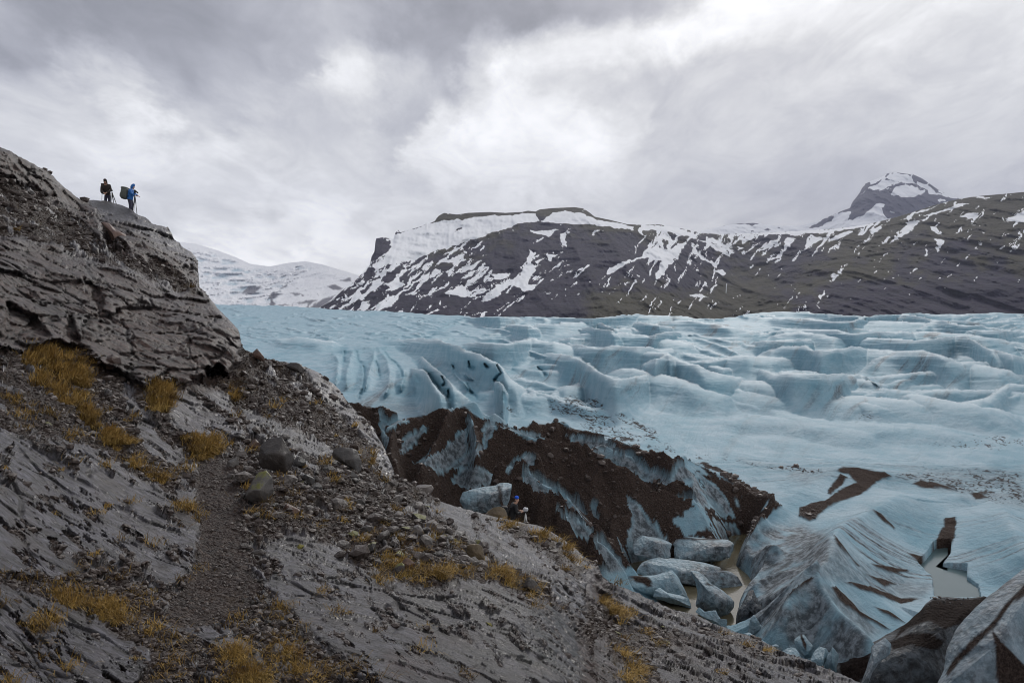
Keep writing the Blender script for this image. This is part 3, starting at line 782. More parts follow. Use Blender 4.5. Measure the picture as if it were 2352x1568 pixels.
HILL_TOP = [(-260, 250), (-120, 292), (0, 340), (30, 352), (60, 368), (85, 382), (110, 394), (130, 412), (150, 432), (170, 448), (188, 461), (215, 459), (240, 461), (258, 466), (280, 471), (300, 480), (312, 491), (335, 502), (352, 515), (372, 520), (386, 524), (394, 536), (398, 547), (412, 556), (417, 566),
            (428, 572), (440, 580), (448, 590), (453, 602), (456, 612), (455, 628), (452.5, 655), (470, 672), (487, 690), (504, 714), (520, 730), (534, 742), (546, 756), (551, 770), (552, 782), (556, 798), (580, 810), (600, 822), (626, 828), (660, 832), (690, 840), (715, 848), (735, 858), (748, 870), (765, 880), (780, 896), (792, 914), (806, 930), (822, 944), (842, 962), (858, 985), (868, 1004), (878, 1020), (888, 1040), (897, 1062), (906, 1086),
            (915, 1095), (940, 1110), (965, 1125), (990, 1138), (1010, 1150), (1040, 1161), (1070, 1168), (1110, 1180), (1150, 1190), (1185, 1197), (1210, 1202), (1240, 1208), (1268, 1222), (1290, 1236), (1310, 1250), (1325, 1262), (1340, 1276), (1352, 1282), (1368, 1290), (1376, 1306), (1382, 1322), (1400, 1338), (1440, 1352), (1470, 1362), (1482, 1372), (1510, 1380), (1545, 1398), (1590, 1408), (1640, 1432), (1680, 1446), (1720, 1458), (1760, 1476), (1800, 1496), (1840, 1512), (1900, 1535), (1950, 1556), (1990, 1572), (2060, 1620), (2200, 1700)]

# ------------------------------------------------------------------ glacier tongue and debris-covered margin (one height field)
def TQ(l): return [(784 + .3333 * x, 696.9 + .3333 * y) for x, y in l]
def TR(l): return [(1698.6 + .2778 * x, 725.9 + .2778 * y) for x, y in l]
def TM(l): return [(1088.9 + .2778 * x, 871 + .2778 * y) for x, y in l]
def TP_(l): return [(1088.9 + .2778 * x, 1132.4 + .2778 * y) for x, y in l]
def TL(l): return [(1698.6 + .2778 * x, 1132.4 + .2778 * y) for x, y in l]
def TN(l): return [(508.1 + .2778 * x, 871 + .2778 * y) for x, y in l]

def zbase(x, y):
    d = y
    z = np.interp(np.log(d), np.log([20, 30, 38, 44, 50, 58, 74, 104, 133, 185, 277, 400, 600, 900, 1500]),
                  [-15.2, -15.2, -15.0, -14.0, -13.4, -12.9, -12.15, -11.5, -11.0, -10.4, -9.9, -9.7, -10.2, -11.4, -19])
    px = CX + FOC * x / y
    rise = np.clip((1130 - px) / 620, 0, 1.6)
    z = z + (rise ** 1.1 * 30 / FOC) * d * sstep(120, 800, d)
    # the pond hollow lies left of the ice ridge; right of it the ice stands higher
    z = z + 0.2 * sstep(1720, 1800, px) * (1 - sstep(40, 52, d))
    z = z - 4.0 * sstep(900, 1000, d) * sstep(1130, 1000, px)
    return z

RIDGES = []
def ridge(line, amp, wf=1.0, wb=1.0, d=None, taper=True, ex=1.0):
    """a crest line seen in the photograph; amp metres above the base, or explicit distances d"""
    ln = np.asarray(line, float)
    n = max(2, int(np.hypot(*np.diff(ln, axis=0).T).sum() / 9))
    s = np.r_[0, np.cumsum(np.hypot(*np.diff(ln, axis=0).T))]
    t = np.linspace(0, s[-1], n)
    px = np.interp(t, s, ln[:, 0]); py = np.interp(t, s, ln[:, 1])
    if d is None:
        lin = wf >= 2.5
        A = np.interp(t, s, amp) if hasattr(amp, '__len__') else np.full(n, float(amp))
        A = A * 1.4
        if taper: A = A * np.clip(np.minimum(t, s[-1] - t) / (0.12 * s[-1] + 1e-6), 0.25, 1)
        lo = np.full(n, 20.0); hi = np.full(n, 900.0)
        for _ in range(40):
            mid = np.sqrt(lo * hi); P = unproj(px, py, mid)
            below = P[:, 2] < zbase(P[:, 0], P[:, 1]) + A
            hi = np.where(below, mid, hi); lo = np.where(below, lo, mid)
        D = np.sqrt(lo * hi)
        k = np.ones(7) / 7
        D = np.convolve(np.pad(D, 3, 'edge'), k, 'valid')
    else:
        D = np.interp(t, s, d) if hasattr(d, '__len__') else np.full(n, float(d))
    P = unproj(px, py, D)
    h = P[:, 2] - zbase(P[:, 0], P[:, 1])
    if d is None and lin:
        hm = max(0.8, float(np.percentile(h, 75))); wf, wb, ex = 1.55 * hm + 0.012 * float(P[:, 1].mean()), 0.85 * hm + 0.006 * float(P[:, 1].mean()), -1
    elif d is None:
        wf, wb = wf * .56, wb * .46
    RIDGES.append((P, h, wf, wb, ex))

# debris-covered ice margin
ridge([(790, 935), (820, 931), (850, 936), (885, 944), (925, 966), (960, 985)], 0, 2.4, 2.2, d=[57, 57, 57, 56.5, 56, 55])
ridge([(880, 990), (915, 968), (960, 963), (1000, 951), (1015, 946), (1040, 946), (1066, 937), (1078, 943), (1092, 957)], 0, 3.2, 2.0, d=[48, 49, 50, 50.5, 50.5, 51, 51.5, 51.5, 51.5])
ridge([(1092, 957), (1112, 966), (1130, 980), (1150, 990)], 0, 2.2, 2.0, d=[51.5, 52, 52, 52])
ridge([(1040, 950), (1010, 990), (985, 1040), (965, 1090)], 0, 1.5, 1.5, d=[50, 48, 46, 44.5])
ridge([(905, 990), (895, 1030), (905, 1080)], 0, 1.4, 1.4, d=[47.5, 46, 44])
ridge([(1080, 960), (1092, 1000), (1094, 1040)], 0, 1.0, 1.2, d=[50.5, 48.5, 47])
ridge(TM([(180, 372), (300, 400), (370, 412), (480, 387), (600, 372), (700, 362), (770, 372), (800, 402), (900, 430), (1000, 460), (1110, 503), (1200, 513), (1330, 562), (1500, 642), (1620, 670), (1720, 692)]), 0, 2.2, 2.0, d=[52, 52.5, 53, 54, 55, 56, 56, 55.5, 55, 54.5, 54, 53.5, 52.5, 51, 50, 49.5])
ridge(TM([(150, 400), (200, 395), (350, 430), (570, 520), (800, 562), (900, 592), (1050, 682), (1200, 752), (1350, 852), (1500, 932), (1700, 1022), (1900, 1132), (2080, 1225)]), 0, 3.0, 1.6, d=[50, 50, 49.8, 49, 49, 48.5, 47.5, 47, 46.2, 45.6, 45, 44.4, 44])
ridge(TM([(970, 575), (1060, 540), (1180, 600), (1300, 640)]), 0, 1.5, 1.3, d=[51, 51.5, 51, 50.5])
ridge(TM([(200, 700), (300, 720), (420, 752), (560, 850), (740, 955), (900, 1040), (1010, 1075), (1200, 1160)]), 0, 1.9, 1.5, d=[41.5, 41.5, 41.5, 41, 40.8, 40.5, 40.5, 41])
ridge(TM([(380, 700), (430, 625), (480, 640), (540, 700)]), 0, 1.4, 1.4, d=[43.5, 44, 44, 44])
ridge(TM([(560, 1000), (600, 975), (700, 1010), (800, 1120), (1000, 1275), (1150, 1395), (1290, 1490)]), 0, 1.6, 1.3, d=[37.8, 38, 38, 38, 38, 38, 38])
ridge(TM([(700, 1120), (780, 1150), (900, 1200), (960, 1260)]), 0, 1.0, 0.9, d=[36.8, 36.8, 37, 37])
ridge(TM([(970, 1330), (1060, 1360), (1150, 1450), (1230, 1560)]), 0, 1.0, 0.9, d=[36, 36, 36.3, 36.5])
ridge(TM([(1180, 1200), (1270, 1172), (1360, 1215), (1440, 1300)]), 0, 1.5, 1.3, d=[41, 41.3, 41.5, 41.5])
ridge(TM([(1270, 985), (1380, 1030), (1600, 1130), (1850, 1190), (2110, 1245)]), 0, 1.5, 1.3, d=[43.5, 43.5, 43.5, 43.2, 43])
ridge(TM([(1640, 760), (1700, 700), (1780, 690), (1840, 698), (1890, 690), (1980, 722), (2150, 802), (2220, 880), (2300, 940), (2400, 960)]), 0, 2.0, 1.9, d=[48, 49, 49.5, 50, 50, 50, 49.5, 49, 48.5, 48])
ridge(TM([(1890, 700), (1850, 800), (1830, 900), (1860, 980)]), 0, 1.1, 1.1, d=[49, 47.8, 46.8, 46])
ridge(TM([(1640, 1010), (1780, 975), (1880, 1010), (1920, 1060)]), 0, 1.2, 1.2, d=[45, 45.2, 45.2, 45.2])
ridge(TM([(1760, 1085), (1900, 1060), (2050, 1020), (2200, 980), (2300, 985), (2340, 1080)]), 0, 1.5, 1.5, d=[44.4, 44.6, 44.8, 45, 45, 45])
ridge(TM([(1780, 1120), (1950, 1140), (2100, 1060), (2190, 1062), (2270, 1150)]), 0, 1.2, 1.1, d=[43.4, 43.5, 43.8, 44, 43.8])
# the large striped ice ridge on the right
ridge([(1770, 1172), (1810, 1140), (1860, 1115), (1905, 1090), (1930, 1075), (1960, 1073), (2000, 1080), (2045, 1088), (2100, 1108), (2170, 1120), (2200, 1128)], 0, 3.4, 3.6, d=[48, 50.5, 53, 55.5, 57, 57.5, 57.5, 57, 56, 55.2, 55])
ridge(TL([(1300, 10), (1200, 80), (1100, 140), (985, 190), (870, 243), (810, 300), (768, 368), (770, 480), (700, 580), (600, 690)]), 0, 2.6, 3.4, d=[51.5, 48, 45.5, 43, 41, 39.2, 37.3, 35.5, 34.3, 32.6], ex=1.0)
ridge(TL([(600, 690), (500, 770), (420, 850), (390, 960)]), 0, 1.6, 1.7, d=[32.6, 31.8, 31.2, 30.6])
ridge(TL([(600, 690), (720, 850), (840, 990), (960, 1080), (1050, 1170)]), 0, 1.6, 1.8, d=[32.6, 30.8, 29.4, 28.4, 27.6])
ridge(TL([(130, 770), (220, 720), (330, 700), (430, 760)]), 0, 1.3, 1.2, d=[36.8, 37.2, 37.2, 36.4])
ridge(TL([(-10, 560), (70, 470), (200, 430), (300, 440)]), 0, 1.4, 1.3, d=[38.6, 40, 40.5, 40])
ridge(TL([(1850, 20), (1950, 50), (2060, 45), (2130, 60), (2190, 130), (2240, 240), (2330, 360), (2420, 480)]), 0, 3.0, 3.0, d=[52, 52, 52, 51.5, 48, 44.5, 41.5, 39])
ridge(TL([(2130, 60), (2352, 150), (2600, 260)]), 0, 3, 3, d=[51.5, 51, 50])

def height(x, y):
    acc = np.zeros(x.shape, f32); p = 5.0
    for P, h, wf, wb, ex in RIDGES:
        m = (x > P[:, 0].min() - 6 * wf) & (x < P[:, 0].max() + 6 * wf) & (y > P[:, 1].min() - 6 * wf) & (y < P[:, 1].max() + 6 * wb)
        if not m.any(): continue
        X = x[m]; Y = y[m]
        best = np.full(X.shape, 1e12); hh = np.zeros(X.shape); side = np.zeros(X.shape)
        for k in range(len(P) - 1):
            x0, y0 = P[k, :2]; x1, y1 = P[k + 1, :2]; e0, e1 = x1 - x0, y1 - y0
            t = np.clip(((X - x0) * e0 + (Y - y0) * e1) / (e0 * e0 + e1 * e1 + 1e-9), 0, 1)
            dx = X - x0 - t * e0; dy = Y - y0 - t * e1
            d2 = dx * dx + dy * dy
            u = d2 < best
            best = np.where(u, d2, best); hh = np.where(u, h[k] * (1 - t) + h[k + 1] * t, hh); side = np.where(u, dy, side)
        r = np.sqrt(best); w = np.where(side < 0, wf, wb); e = 0.07 * np.minimum(wf, wb) 
        q = (np.sqrt(r * r + e * e) - e) / w
        v = np.maximum(hh, 0) * (np.exp(-q) if ex > 0 else np.clip(1 - 0.5 * q, 0, 1) ** 1.35)
        acc[m] += v ** p
    return acc ** (1 / p)

gpx = np.r_[np.arange(150, 470, 10.0), np.arange(470, 2400, 3.0), np.arange(2400, 2900, 10.0)]
gd = np.exp(np.linspace(math.log(26), math.log(64), 560))
GX, GD = np.meshgrid(gpx, gd)
X = (GX - CX) / FOC * GD; Y = GD.copy()
# gentle warp so that crests wander
wx = fbm(np.stack([X / (0.10 * Y + 3), np.log(Y) * 9, X * 0], -1), 3) * 0.010 * Y
wy = fbm(np.stack([X / (0.10 * Y + 3), np.log(Y) * 9, X * 0 + 9], -1), 3) * 0.008 * Y
far = sstep(44, 75, Y)
Zb = zbase(X, Y)
H = height(X + wx * far, Y + wy * far)
lx = X / Y
# secondary swells and melt runnels between the traced crests
sw = fbm(np.stack([X / (0.15 * Y + 2.0), np.log(Y) * 24 + X / (0.2 * Y), X * 0 + 3], -1), 4, 0.5, ridged=True)
left = sstep(1350, 1000, GX) * sstep(120, 200, Y)
mid = 0.75 * far * (0.4 + 0.6 * np.clip((Y - 60) / 140, 0, 1.6)) * sw
midl = left * 0.9 * fbm(np.stack([X / (0.03 * Y + 2.0), np.log(Y) * 34, X * 0 + 8], -1), 5, 0.6, ridged=True) * np.clip(Y / 260, 0.4, 1.5)
Z = Zb + H + np.where(GX < 1250, mid * 0.6, mid) + midl
P3 = np.stack([X, Y, Z], -1)
small = fbm(P3 / 1.7, 4, 0.55) * 0.16 + fbm(np.stack([X / 0.9, Y / 3.0, Z / 0.6], -1), 4, 0.55, ridged=True) * 0.09
Z = Z + small * (0.5 + 0.5 * far)
P3[..., 2] = Z
QX, QY = proj(P3)

# where debris lies
MOR = [(760, 925), (815, 929), (850, 934), (890, 943), (925, 963), (1000, 949), (1040, 944), (1066, 935), (1095, 956), (1125, 975)] + TM([(180, 366), (300, 396), (370, 408), (480, 382), (600, 367), (740, 358), (800, 396), (1000, 456), (1110, 498), (1200, 508), (1330, 556), (1500, 636), (1700, 686), (1900, 690), (2000, 715), (2150, 795), (2240, 880), (2400, 960)]) + \
      [(1790, 1165), (1760, 1190), (1745, 1205), (1700, 1225), (1690, 1240), (1440, 1240), (1460, 1300), (1380, 1320), (1340, 1300), (1100, 1260), (900, 1120), (760, 1000)]
ICE = [TN([(1480, 560), (1530, 480), (1600, 450), (1680, 400), (1700, 405), (1600, 520), (1500, 620)]), TN([(1600, 700), (1720, 640), (1850, 560), (1980, 440), (2030, 410), (2040, 600), (2000, 640), (1870, 740), (1780, 760), (1650, 690)]), TN([(2030, 335), (2060, 330), (2110, 520), (2100, 600), (2080, 610), (2060, 480)]),
       TN([(1320, 270), (1360, 300), (1390, 370), (1450, 320), (1530, 340), (1400, 390), (1330, 410)]), TN([(1870, 740), (2050, 620), (2180, 560), (2190, 580), (2060, 690), (1950, 740)]), TN([(1920, 830), (1990, 750), (2100, 720), (2240, 780), (2230, 850), (2080, 920), (1960, 890)]), TN([(1320, 420), (1380, 480), (1370, 560), (1340, 480)]), TN([(2180, 400), (2250, 370), (2270, 400), (2200, 520), (2170, 590)]),
       TM([(780, 450), (880, 490), (1000, 500), (1120, 510), (1160, 560), (1200, 620), (1120, 580), (980, 570), (900, 580), (830, 520)]), TM([(930, 590), (1050, 580), (1180, 615), (1300, 640), (1400, 720), (1550, 790), (1630, 830), (1620, 880), (1440, 860), (1350, 800), (1200, 720), (1080, 660)]), TM([(200, 390), (350, 420), (570, 490), (575, 520), (440, 482), (300, 432)]),
       TM([(410, 790), (430, 765), (560, 870), (700, 945), (850, 1020), (920, 1100), (930, 1140), (800, 1090), (650, 1005), (560, 990), (480, 930), (410, 890)]), TM([(270, 755), (380, 660), (430, 622), (480, 650), (520, 705), (480, 718), (380, 705)]), TM([(690, 1110), (760, 1150), (900, 1195), (970, 1270), (940, 1315), (860, 1300), (760, 1190)]), TM([(970, 1060), (1010, 1080), (1030, 1185), (980, 1140)]),
       TM([(1270, 990), (1400, 1050), (1600, 1150), (1900, 1205), (2110, 1235), (2110, 1300), (1640, 1290), (1450, 1290), (1350, 1190), (1290, 1090)]), TM([(1180, 1195), (1280, 1170), (1400, 1260), (1430, 1290), (1640, 1290), (1660, 1480), (1440, 1490), (1300, 1400), (1250, 1290)]), TM([(980, 1335), (1060, 1360), (1200, 1500), (1240, 1580), (1100, 1600), (1040, 1480)]),
       TM([(1640, 810), (1700, 712), (1830, 702), (1900, 722), (2000, 765), (2100, 850), (2150, 920), (2000, 1000), (1900, 1060), (1850, 1030), (1800, 940), (1700, 890), (1640, 860)]), TM([(1660, 1045), (1750, 995), (1880, 1015), (1880, 1070), (1760, 1090)]), TM([(1900, 1065), (2050, 1030), (2200, 985), (2300, 1000), (2330, 1080), (2250, 1200), (2300, 1340), (2130, 1340), (2120, 1270), (2050, 1180), (1980, 1130), (2100, 1110), (2190, 1080), (2120, 1055), (2000, 1070)]), TM([(1760, 1110), (1950, 1140), (2040, 1180), (2100, 1230), (1990, 1190), (1800, 1150)]), TM([(0, 725), (40, 730), (60, 800), (130, 830), (40, 890), (0, 900)])]
DIRT = [TL([(500, 110), (620, 80), (900, 10), (1010, -5), (900, 45), (740, 105), (680, 170), (580, 235), (490, 195)]), TR([(800, 1280), (850, 1243), (1000, 1248), (1200, 1290), (1265, 1330), (1180, 1340), (1100, 1395), (1060, 1440), (900, 1510), (700, 1568), (540, 1580), (700, 1530), (850, 1420), (960, 1380), (900, 1300)]), TR([(720, 1460), (800, 1350), (830, 1300), (890, 1330), (840, 1400), (760, 1470)]),
        TL([(760, 775), (800, 770), (860, 830), (1000, 980), (1150, 1075), (1240, 1130), (1200, 1125), (1080, 1060), (950, 980), (840, 900)]), TL([(870, 730), (1050, 760), (1200, 810), (1330, 860), (1480, 930), (1400, 930), (1280, 890), (1100, 820), (950, 770)]), TL([(1080, 570), (1200, 602), (1400, 632), (1400, 650), (1280, 660), (1150, 620)]), TL([(1390, 490), (1600, 530), (1615, 570), (1480, 565)]), TL([(1050, 670), (1150, 700), (1300, 740), (1200, 770), (1130, 720)]),
        TL([(1700, 205), (1790, 200), (1780, 350), (1740, 440), (1710, 520), (1640, 500), (1600, 430), (1650, 330)]), TL([(-60, 70), (100, 60), (250, 30), (350, 110), (260, 170), (170, 230), (100, 330), (60, 300), (90, 200)]), TL([(1145, 490), (1170, 500), (1230, 550), (1200, 540)]), TL([(1110, 935), (1200, 960), (1300, 1020), (1380, 1070), (1290, 1050), (1200, 1000)]), TR([(1430, 1380), (1500, 1350), (1550, 1370), (1700, 1400), (1800, 1440), (1700, 1420), (1500, 1410)]), TR([(1300, 1320), (1400, 1350), (1350, 1345)]),
        TL([(1900, 0), (1990, 5), (2060, 40), (1950, 50)]), TL([(770, 335), (800, 380), (900, 500), (1000, 600), (980, 600), (880, 500), (790, 400)]), TL([(1100, 135), (1160, 170), (1290, 290), (1270, 290), (1150, 190)]), TL([(590, 690), (620, 700), (440, 830), (410, 860), (400, 840)])]

def ice_masks(P3, QX, QY, blue):
    nz = fbm(P3 / 1.1, 4, 0.6); nz2 = fbm(P3 / 0.35, 3, 0.6)
    s_ = np.clip(60 / P3[..., 1], .3, 1)
    jx = QX + (4.5 * nz + 2.5 * nz2) * s_; jy = QY + (3.5 * fbm(P3 / 1.3 + 7, 4, 0.6) + 2.0 * fbm(P3 / 0.4 + 3, 2)) * s_
    mor = poly_sd(jx, jy, MOR, 40); icep = np.full(QX.shape, -40.0)
    for pl in ICE: icep = np.maximum(icep, poly_sd(jx, jy + 0, pl, 40))
    dirt = sstep(-1.5, 1.5, mor) * (1 - sstep(-0.8, 1.6, icep + 2.6 + 8 * fbm(np.stack([(QX * .75 - QY * .66) / 4.5, (QX * .66 + QY * .75) / 24, QX * 0], -1), 4, 0.65)))
    for pl in DIRT: dirt = np.maximum(dirt, sstep(-2.2, 2.2, poly_sd(jx, jy, pl, 30)))
    # broken strings of silt on the smooth ice
    spk = fbm(np.stack([(QX + QY * 1.2) / 15, (QY - QX * 0.38) / 3.6, QX * 0 + 4], -1), 5, 0.66, ridged=True)
    zone = np.zeros(QX.shape)
    for pl, kk in [(TM([(600, 160), (800, 140), (1000, 170), (1180, 260), (1500, 430), (1560, 560), (1800, 560), (1900, 620), (1300, 540), (900, 420), (850, 330), (620, 270)]), 1.0), (TM([(660, 180), (830, 145), (1100, 320), (900, 320), (640, 270)]), 0.5), (TM([(1000, 480), (1500, 490), (1900, 600), (2352, 690), (2352, 720), (1800, 640), (1200, 580)]), 0.8), (TM([(190, 180), (340, 220), (330, 290), (210, 280)]), 1.0),
                   (TR([(1550, 1050), (2100, 960), (2352, 1000), (2352, 1110), (1900, 1100)]), 0.75), (TR([(1280, 1310), (1700, 1270), (2060, 1262), (2352, 1290), (2352, 1568), (1900, 1500), (1500, 1370)]), 0.95), (TR([(0, 1170), (300, 1230), (780, 1280), (500, 1300), (250, 1260)]), 0.9), (TR([(900, 800), (1100, 780), (1200, 850), (950, 880)]), 0.5)]:
        zone = np.maximum(zone, kk * sstep(-14, 14, poly_sd(QX, QY, pl, 30)))
    clus = fbm(np.stack([(QX + QY) / 46, (QY - QX * .4) / 15, QX * 0 + 14], -1), 4, 0.6)
    dirt = np.maximum(dirt, sstep(0.44, 0.60, spk * 0.85 + 0.30 * zone + 0.55 * clus - 0.24 + 0.1 * nz) * sstep(0.2, 0.5, zone) * 0.92)
    grey = np.zeros(QX.shape)
    grey = np.maximum(grey, 0.95 * sstep(-6, 8, icep) * sstep(-0.55, 0.1, fbm(P3 / 1.6 + 4, 4, 0.6) + 0.25 * sstep(1600, 1350, QX)))
    for pl, kk in [(TL([(-60, 400), (120, 300), (480, 250), (760, 350), (760, 560), (600, 690), (830, 990), (1060, 1180), (1050, 1400), (300, 1400), (-60, 900)]), 0.95), (TL([(760, 1050), (850, 1020), (1050, 1180), (980, 1300), (780, 1270)]), 0.95), (TL([(600, 700), (860, 830), (1200, 1130), (1060, 1180), (830, 990)]), 0.7),
                   (TR([(1280, 1320), (1700, 1275), (2060, 1270), (2352, 1320), (2400, 1600), (1900, 1500)]), 0.5), (TR([(0, 1185), (330, 1245), (780, 1280), (560, 1390), (420, 1350), (380, 1290)]), 0.45), (TL([(1000, 100), (1500, 60), (1700, 200), (1640, 280), (1400, 300), (1100, 280)]), 0.22), (TQ([(100, 640), (330, 640), (620, 720), (860, 730), (700, 780), (300, 760)]), 0.45), (TL([(770, 340), (1000, 560), (1300, 640), (1640, 860), (1500, 940), (1200, 830), (870, 730), (620, 690)]), 0.6)]:
        grey = np.maximum(grey, kk * sstep(-16, 16, poly_sd(jx, jy, pl, 40)) * sstep(-0.5, 0.3, nz + 0.2))
    for pl, kk in [(TL([(1000, 60), (1300, 130), (1650, 180), (1690, 300), (1600, 480), (1450, 440), (1200, 250)]), 0.75), (TL([(1790, 420), (1900, 300), (2200, 250), (2352, 500), (2352, 640), (2100, 600)]), 0.6), (TL([(0, 450), (200, 470), (290, 480), (150, 600), (110, 720), (0, 650)]), 0.6), (TL([(300, 120), (500, 60), (560, 90), (430, 190), (350, 230)]), 0.5), (TR([(2010, 1200), (2350, 1180), (2352, 1290), (2080, 1260)]), 0.65), (TM([(1640, 800), (1900, 720), (2100, 860), (1900, 1050)]), 0.5), (TM([(2100, 1010), (2300, 1000), (2320, 1150), (2200, 1180)]), 0.7), (TQ([(330, 540), (640, 560), (700, 640), (500, 700), (330, 640)]), 0.6), (TQ([(-40, 480), (160, 480), (120, 660), (0, 640)]), 0.6), (TR([(1340, 310), (1560, 300), (1500, 440), (1400, 400)]), 0.7), (TR([(1100, 560), (1500, 480), (1450, 640), (1200, 610)]), 0.45)]:
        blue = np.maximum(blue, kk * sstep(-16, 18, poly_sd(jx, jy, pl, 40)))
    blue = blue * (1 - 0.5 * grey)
    band = sstep(1300, 1050, QX) * sstep(930, 800, QY)
    band = np.maximum(band, 0.8 * sstep(925, 975, QY) * (P3[..., 1] > 62))
    nr = sstep(64, 52, P3[..., 1])[..., None]
    nv = np.array([-0.74, 0.50, 0.44]) * (1 - nr) + np.array([0.10, 0.97, 0.22]) * nr
    fol = (P3 * nv).sum(-1) / (1 + 0.012 * np.maximum(P3[..., 1] - 60, 0)) + 0.9 * fbm(P3 / 11, 3)
    zs = sstep(-14, 14, poly_sd(jx, jy, TL([(690, 340), (860, 240), (1000, 130), (1200, 140), (1450, 330), (1640, 520), (1640, 880), (1300, 850), (1000, 760), (600, 700), (640, 600)]), 40))
    lines_ = fbm(np.stack([fol * 2.6, P3[..., 0] * 0.10, P3[..., 2] * 0.12], -1), 4, 0.62)
    grey = np.maximum(grey, zs * 0.95 * sstep(0.16, 0.42, lines_) * (P3[..., 1] < 60))
    dirt = np.maximum(dirt, zs * 0.8 * sstep(0.40, 0.55, lines_) * (P3[..., 1] < 60))
    return dict(dirt=dirt, blue=blue, grey=grey, band=band, fol=fol), nz, nz2

gpx_ = np.gradient(P3[..., 2], axis=0) / (np.gradient(Y, axis=0) + 1e-9)
steep = np.clip(np.abs(gpx_), 0, 1.5)
MK, nz, nz2 = ice_masks(P3, QX, QY, np.clip(0.12 + 0.25 * sstep(0.15, 0.6, steep), 0, 1))
dirt = MK['dirt']
# gravel thickness
P3[..., 2] += dirt * np.where(QX < 1780, 1.0, 0.22) * (0.10 * nz2 + 0.22 * fbm(P3 / 0.8, 3) + 0.75 * fbm(np.stack([P3[..., 0] / 2.2 + P3[..., 1] / 5, P3[..., 1] / 6 - P3[..., 0] / 9, P3[..., 2] / 4], -1) + 5, 4, ridged=True)) * sstep(70, 45, Y)
WZ = -14.0
POND = [unproj(px, py, FOC * -WZ / (py - HZ))[:2] for px, py in TP_([(1240, 740), (1320, 610), (1480, 575), (1900, 590), (2080, 572), (2135, 380), (2235, 366), (2262, 392), (2175, 480), (2150, 560), (2135, 620), (2232, 705), (2285, 785), (2225, 850), (2165, 920), (2135, 1060), (2270, 1090), (2345, 1190), (2150, 1200), (1900, 1100), (1500, 920)])]
psd = poly_sd(X, Y, POND, 3)
P3[..., 2] = np.where(psd > -2.9, np.minimum(P3[..., 2], WZ - 0.35 + 2.2 * np.clip(-psd - 0.1, 0, 5) ** 0.7 + 0.12 * nz), P3[..., 2])
PZ = unproj(2182, 1345, 38.5)[2]
POOL = [unproj(px, py, FOC * -PZ / (py - HZ))[:2] for px, py in TL([(1640, 490), (1720, 480), (1720, 560), (1640, 640), (1740, 650), (1850, 670), (1850, 740), (1940, 800), (1960, 900), (1640, 900), (1620, 720), (1500, 640), (1560, 590)])]
psd = poly_sd(X, Y, POOL, 3)
P3[..., 2] = np.where(psd > -0.15, np.minimum(P3[..., 2], PZ - 0.5), np.where(psd > -2.9, np.maximum(P3[..., 2], PZ + 0.12 + 0.1 * nz), P3[..., 2]))
F = grid_faces(*GX.shape)
hid = (QY > interp_line(QX, HILL_TOP) + 330) & (QX < 1950)      # ground that lies under the near hillside
F = F[~hid.ravel()[F].all(1)]
V = P3.reshape(-1, 3); at = {k: v.ravel() for k, v in MK.items()}
mf = (dirt.ravel()[F].mean(1) > 0.5) & (poly_sd(QX, QY, MOR, 10).ravel()[F].mean(1) > 0) & (Y.ravel()[F].mean(1) < 70)
for nm, sel in (('glacier_margin', ~mf), ('moraine', mf)):
    v, f, a = compact(V, F[sel], at)
    link(nm, mesh_from(nm, v, f, M_GLAC, a), kind='structure')
GLAC = dict(P=P3, QX=QX, QY=QY, dirt=dirt)

# crevasses in the seracs
CREV = [TQ([(105, 330), (113, 395), (130, 410)]), TQ([(150, 435), (158, 500), (152, 580), (120, 650)]), TQ([(20, 330), (10, 400)]), TQ([(300, 330), (330, 385), (375, 410), (410, 470), (425, 510)]), TQ([(235, 400), (250, 440), (265, 500)]),
        TQ([(520, 490), (525, 520)]), TQ([(610, 480), (640, 540), (665, 580)]), TQ([(690, 500), (710, 550), (700, 560)]), TQ([(770, 430), (775, 465)]), TQ([(880, 400), (890, 440), (910, 450)]), TQ([(990, 420), (1010, 440)]), TQ([(1070, 430), (1100, 480), (1060, 520), (1075, 560)]),
        TQ([(870, 560), (890, 610), (920, 640)]), TQ([(740, 590), (745, 650)]), TQ([(1350, 440), (1400, 490)]), TQ([(1120, 610), (1130, 660)]), TL([(1815, 0), (1805, 60), (1780, 130), (1720, 190)])]

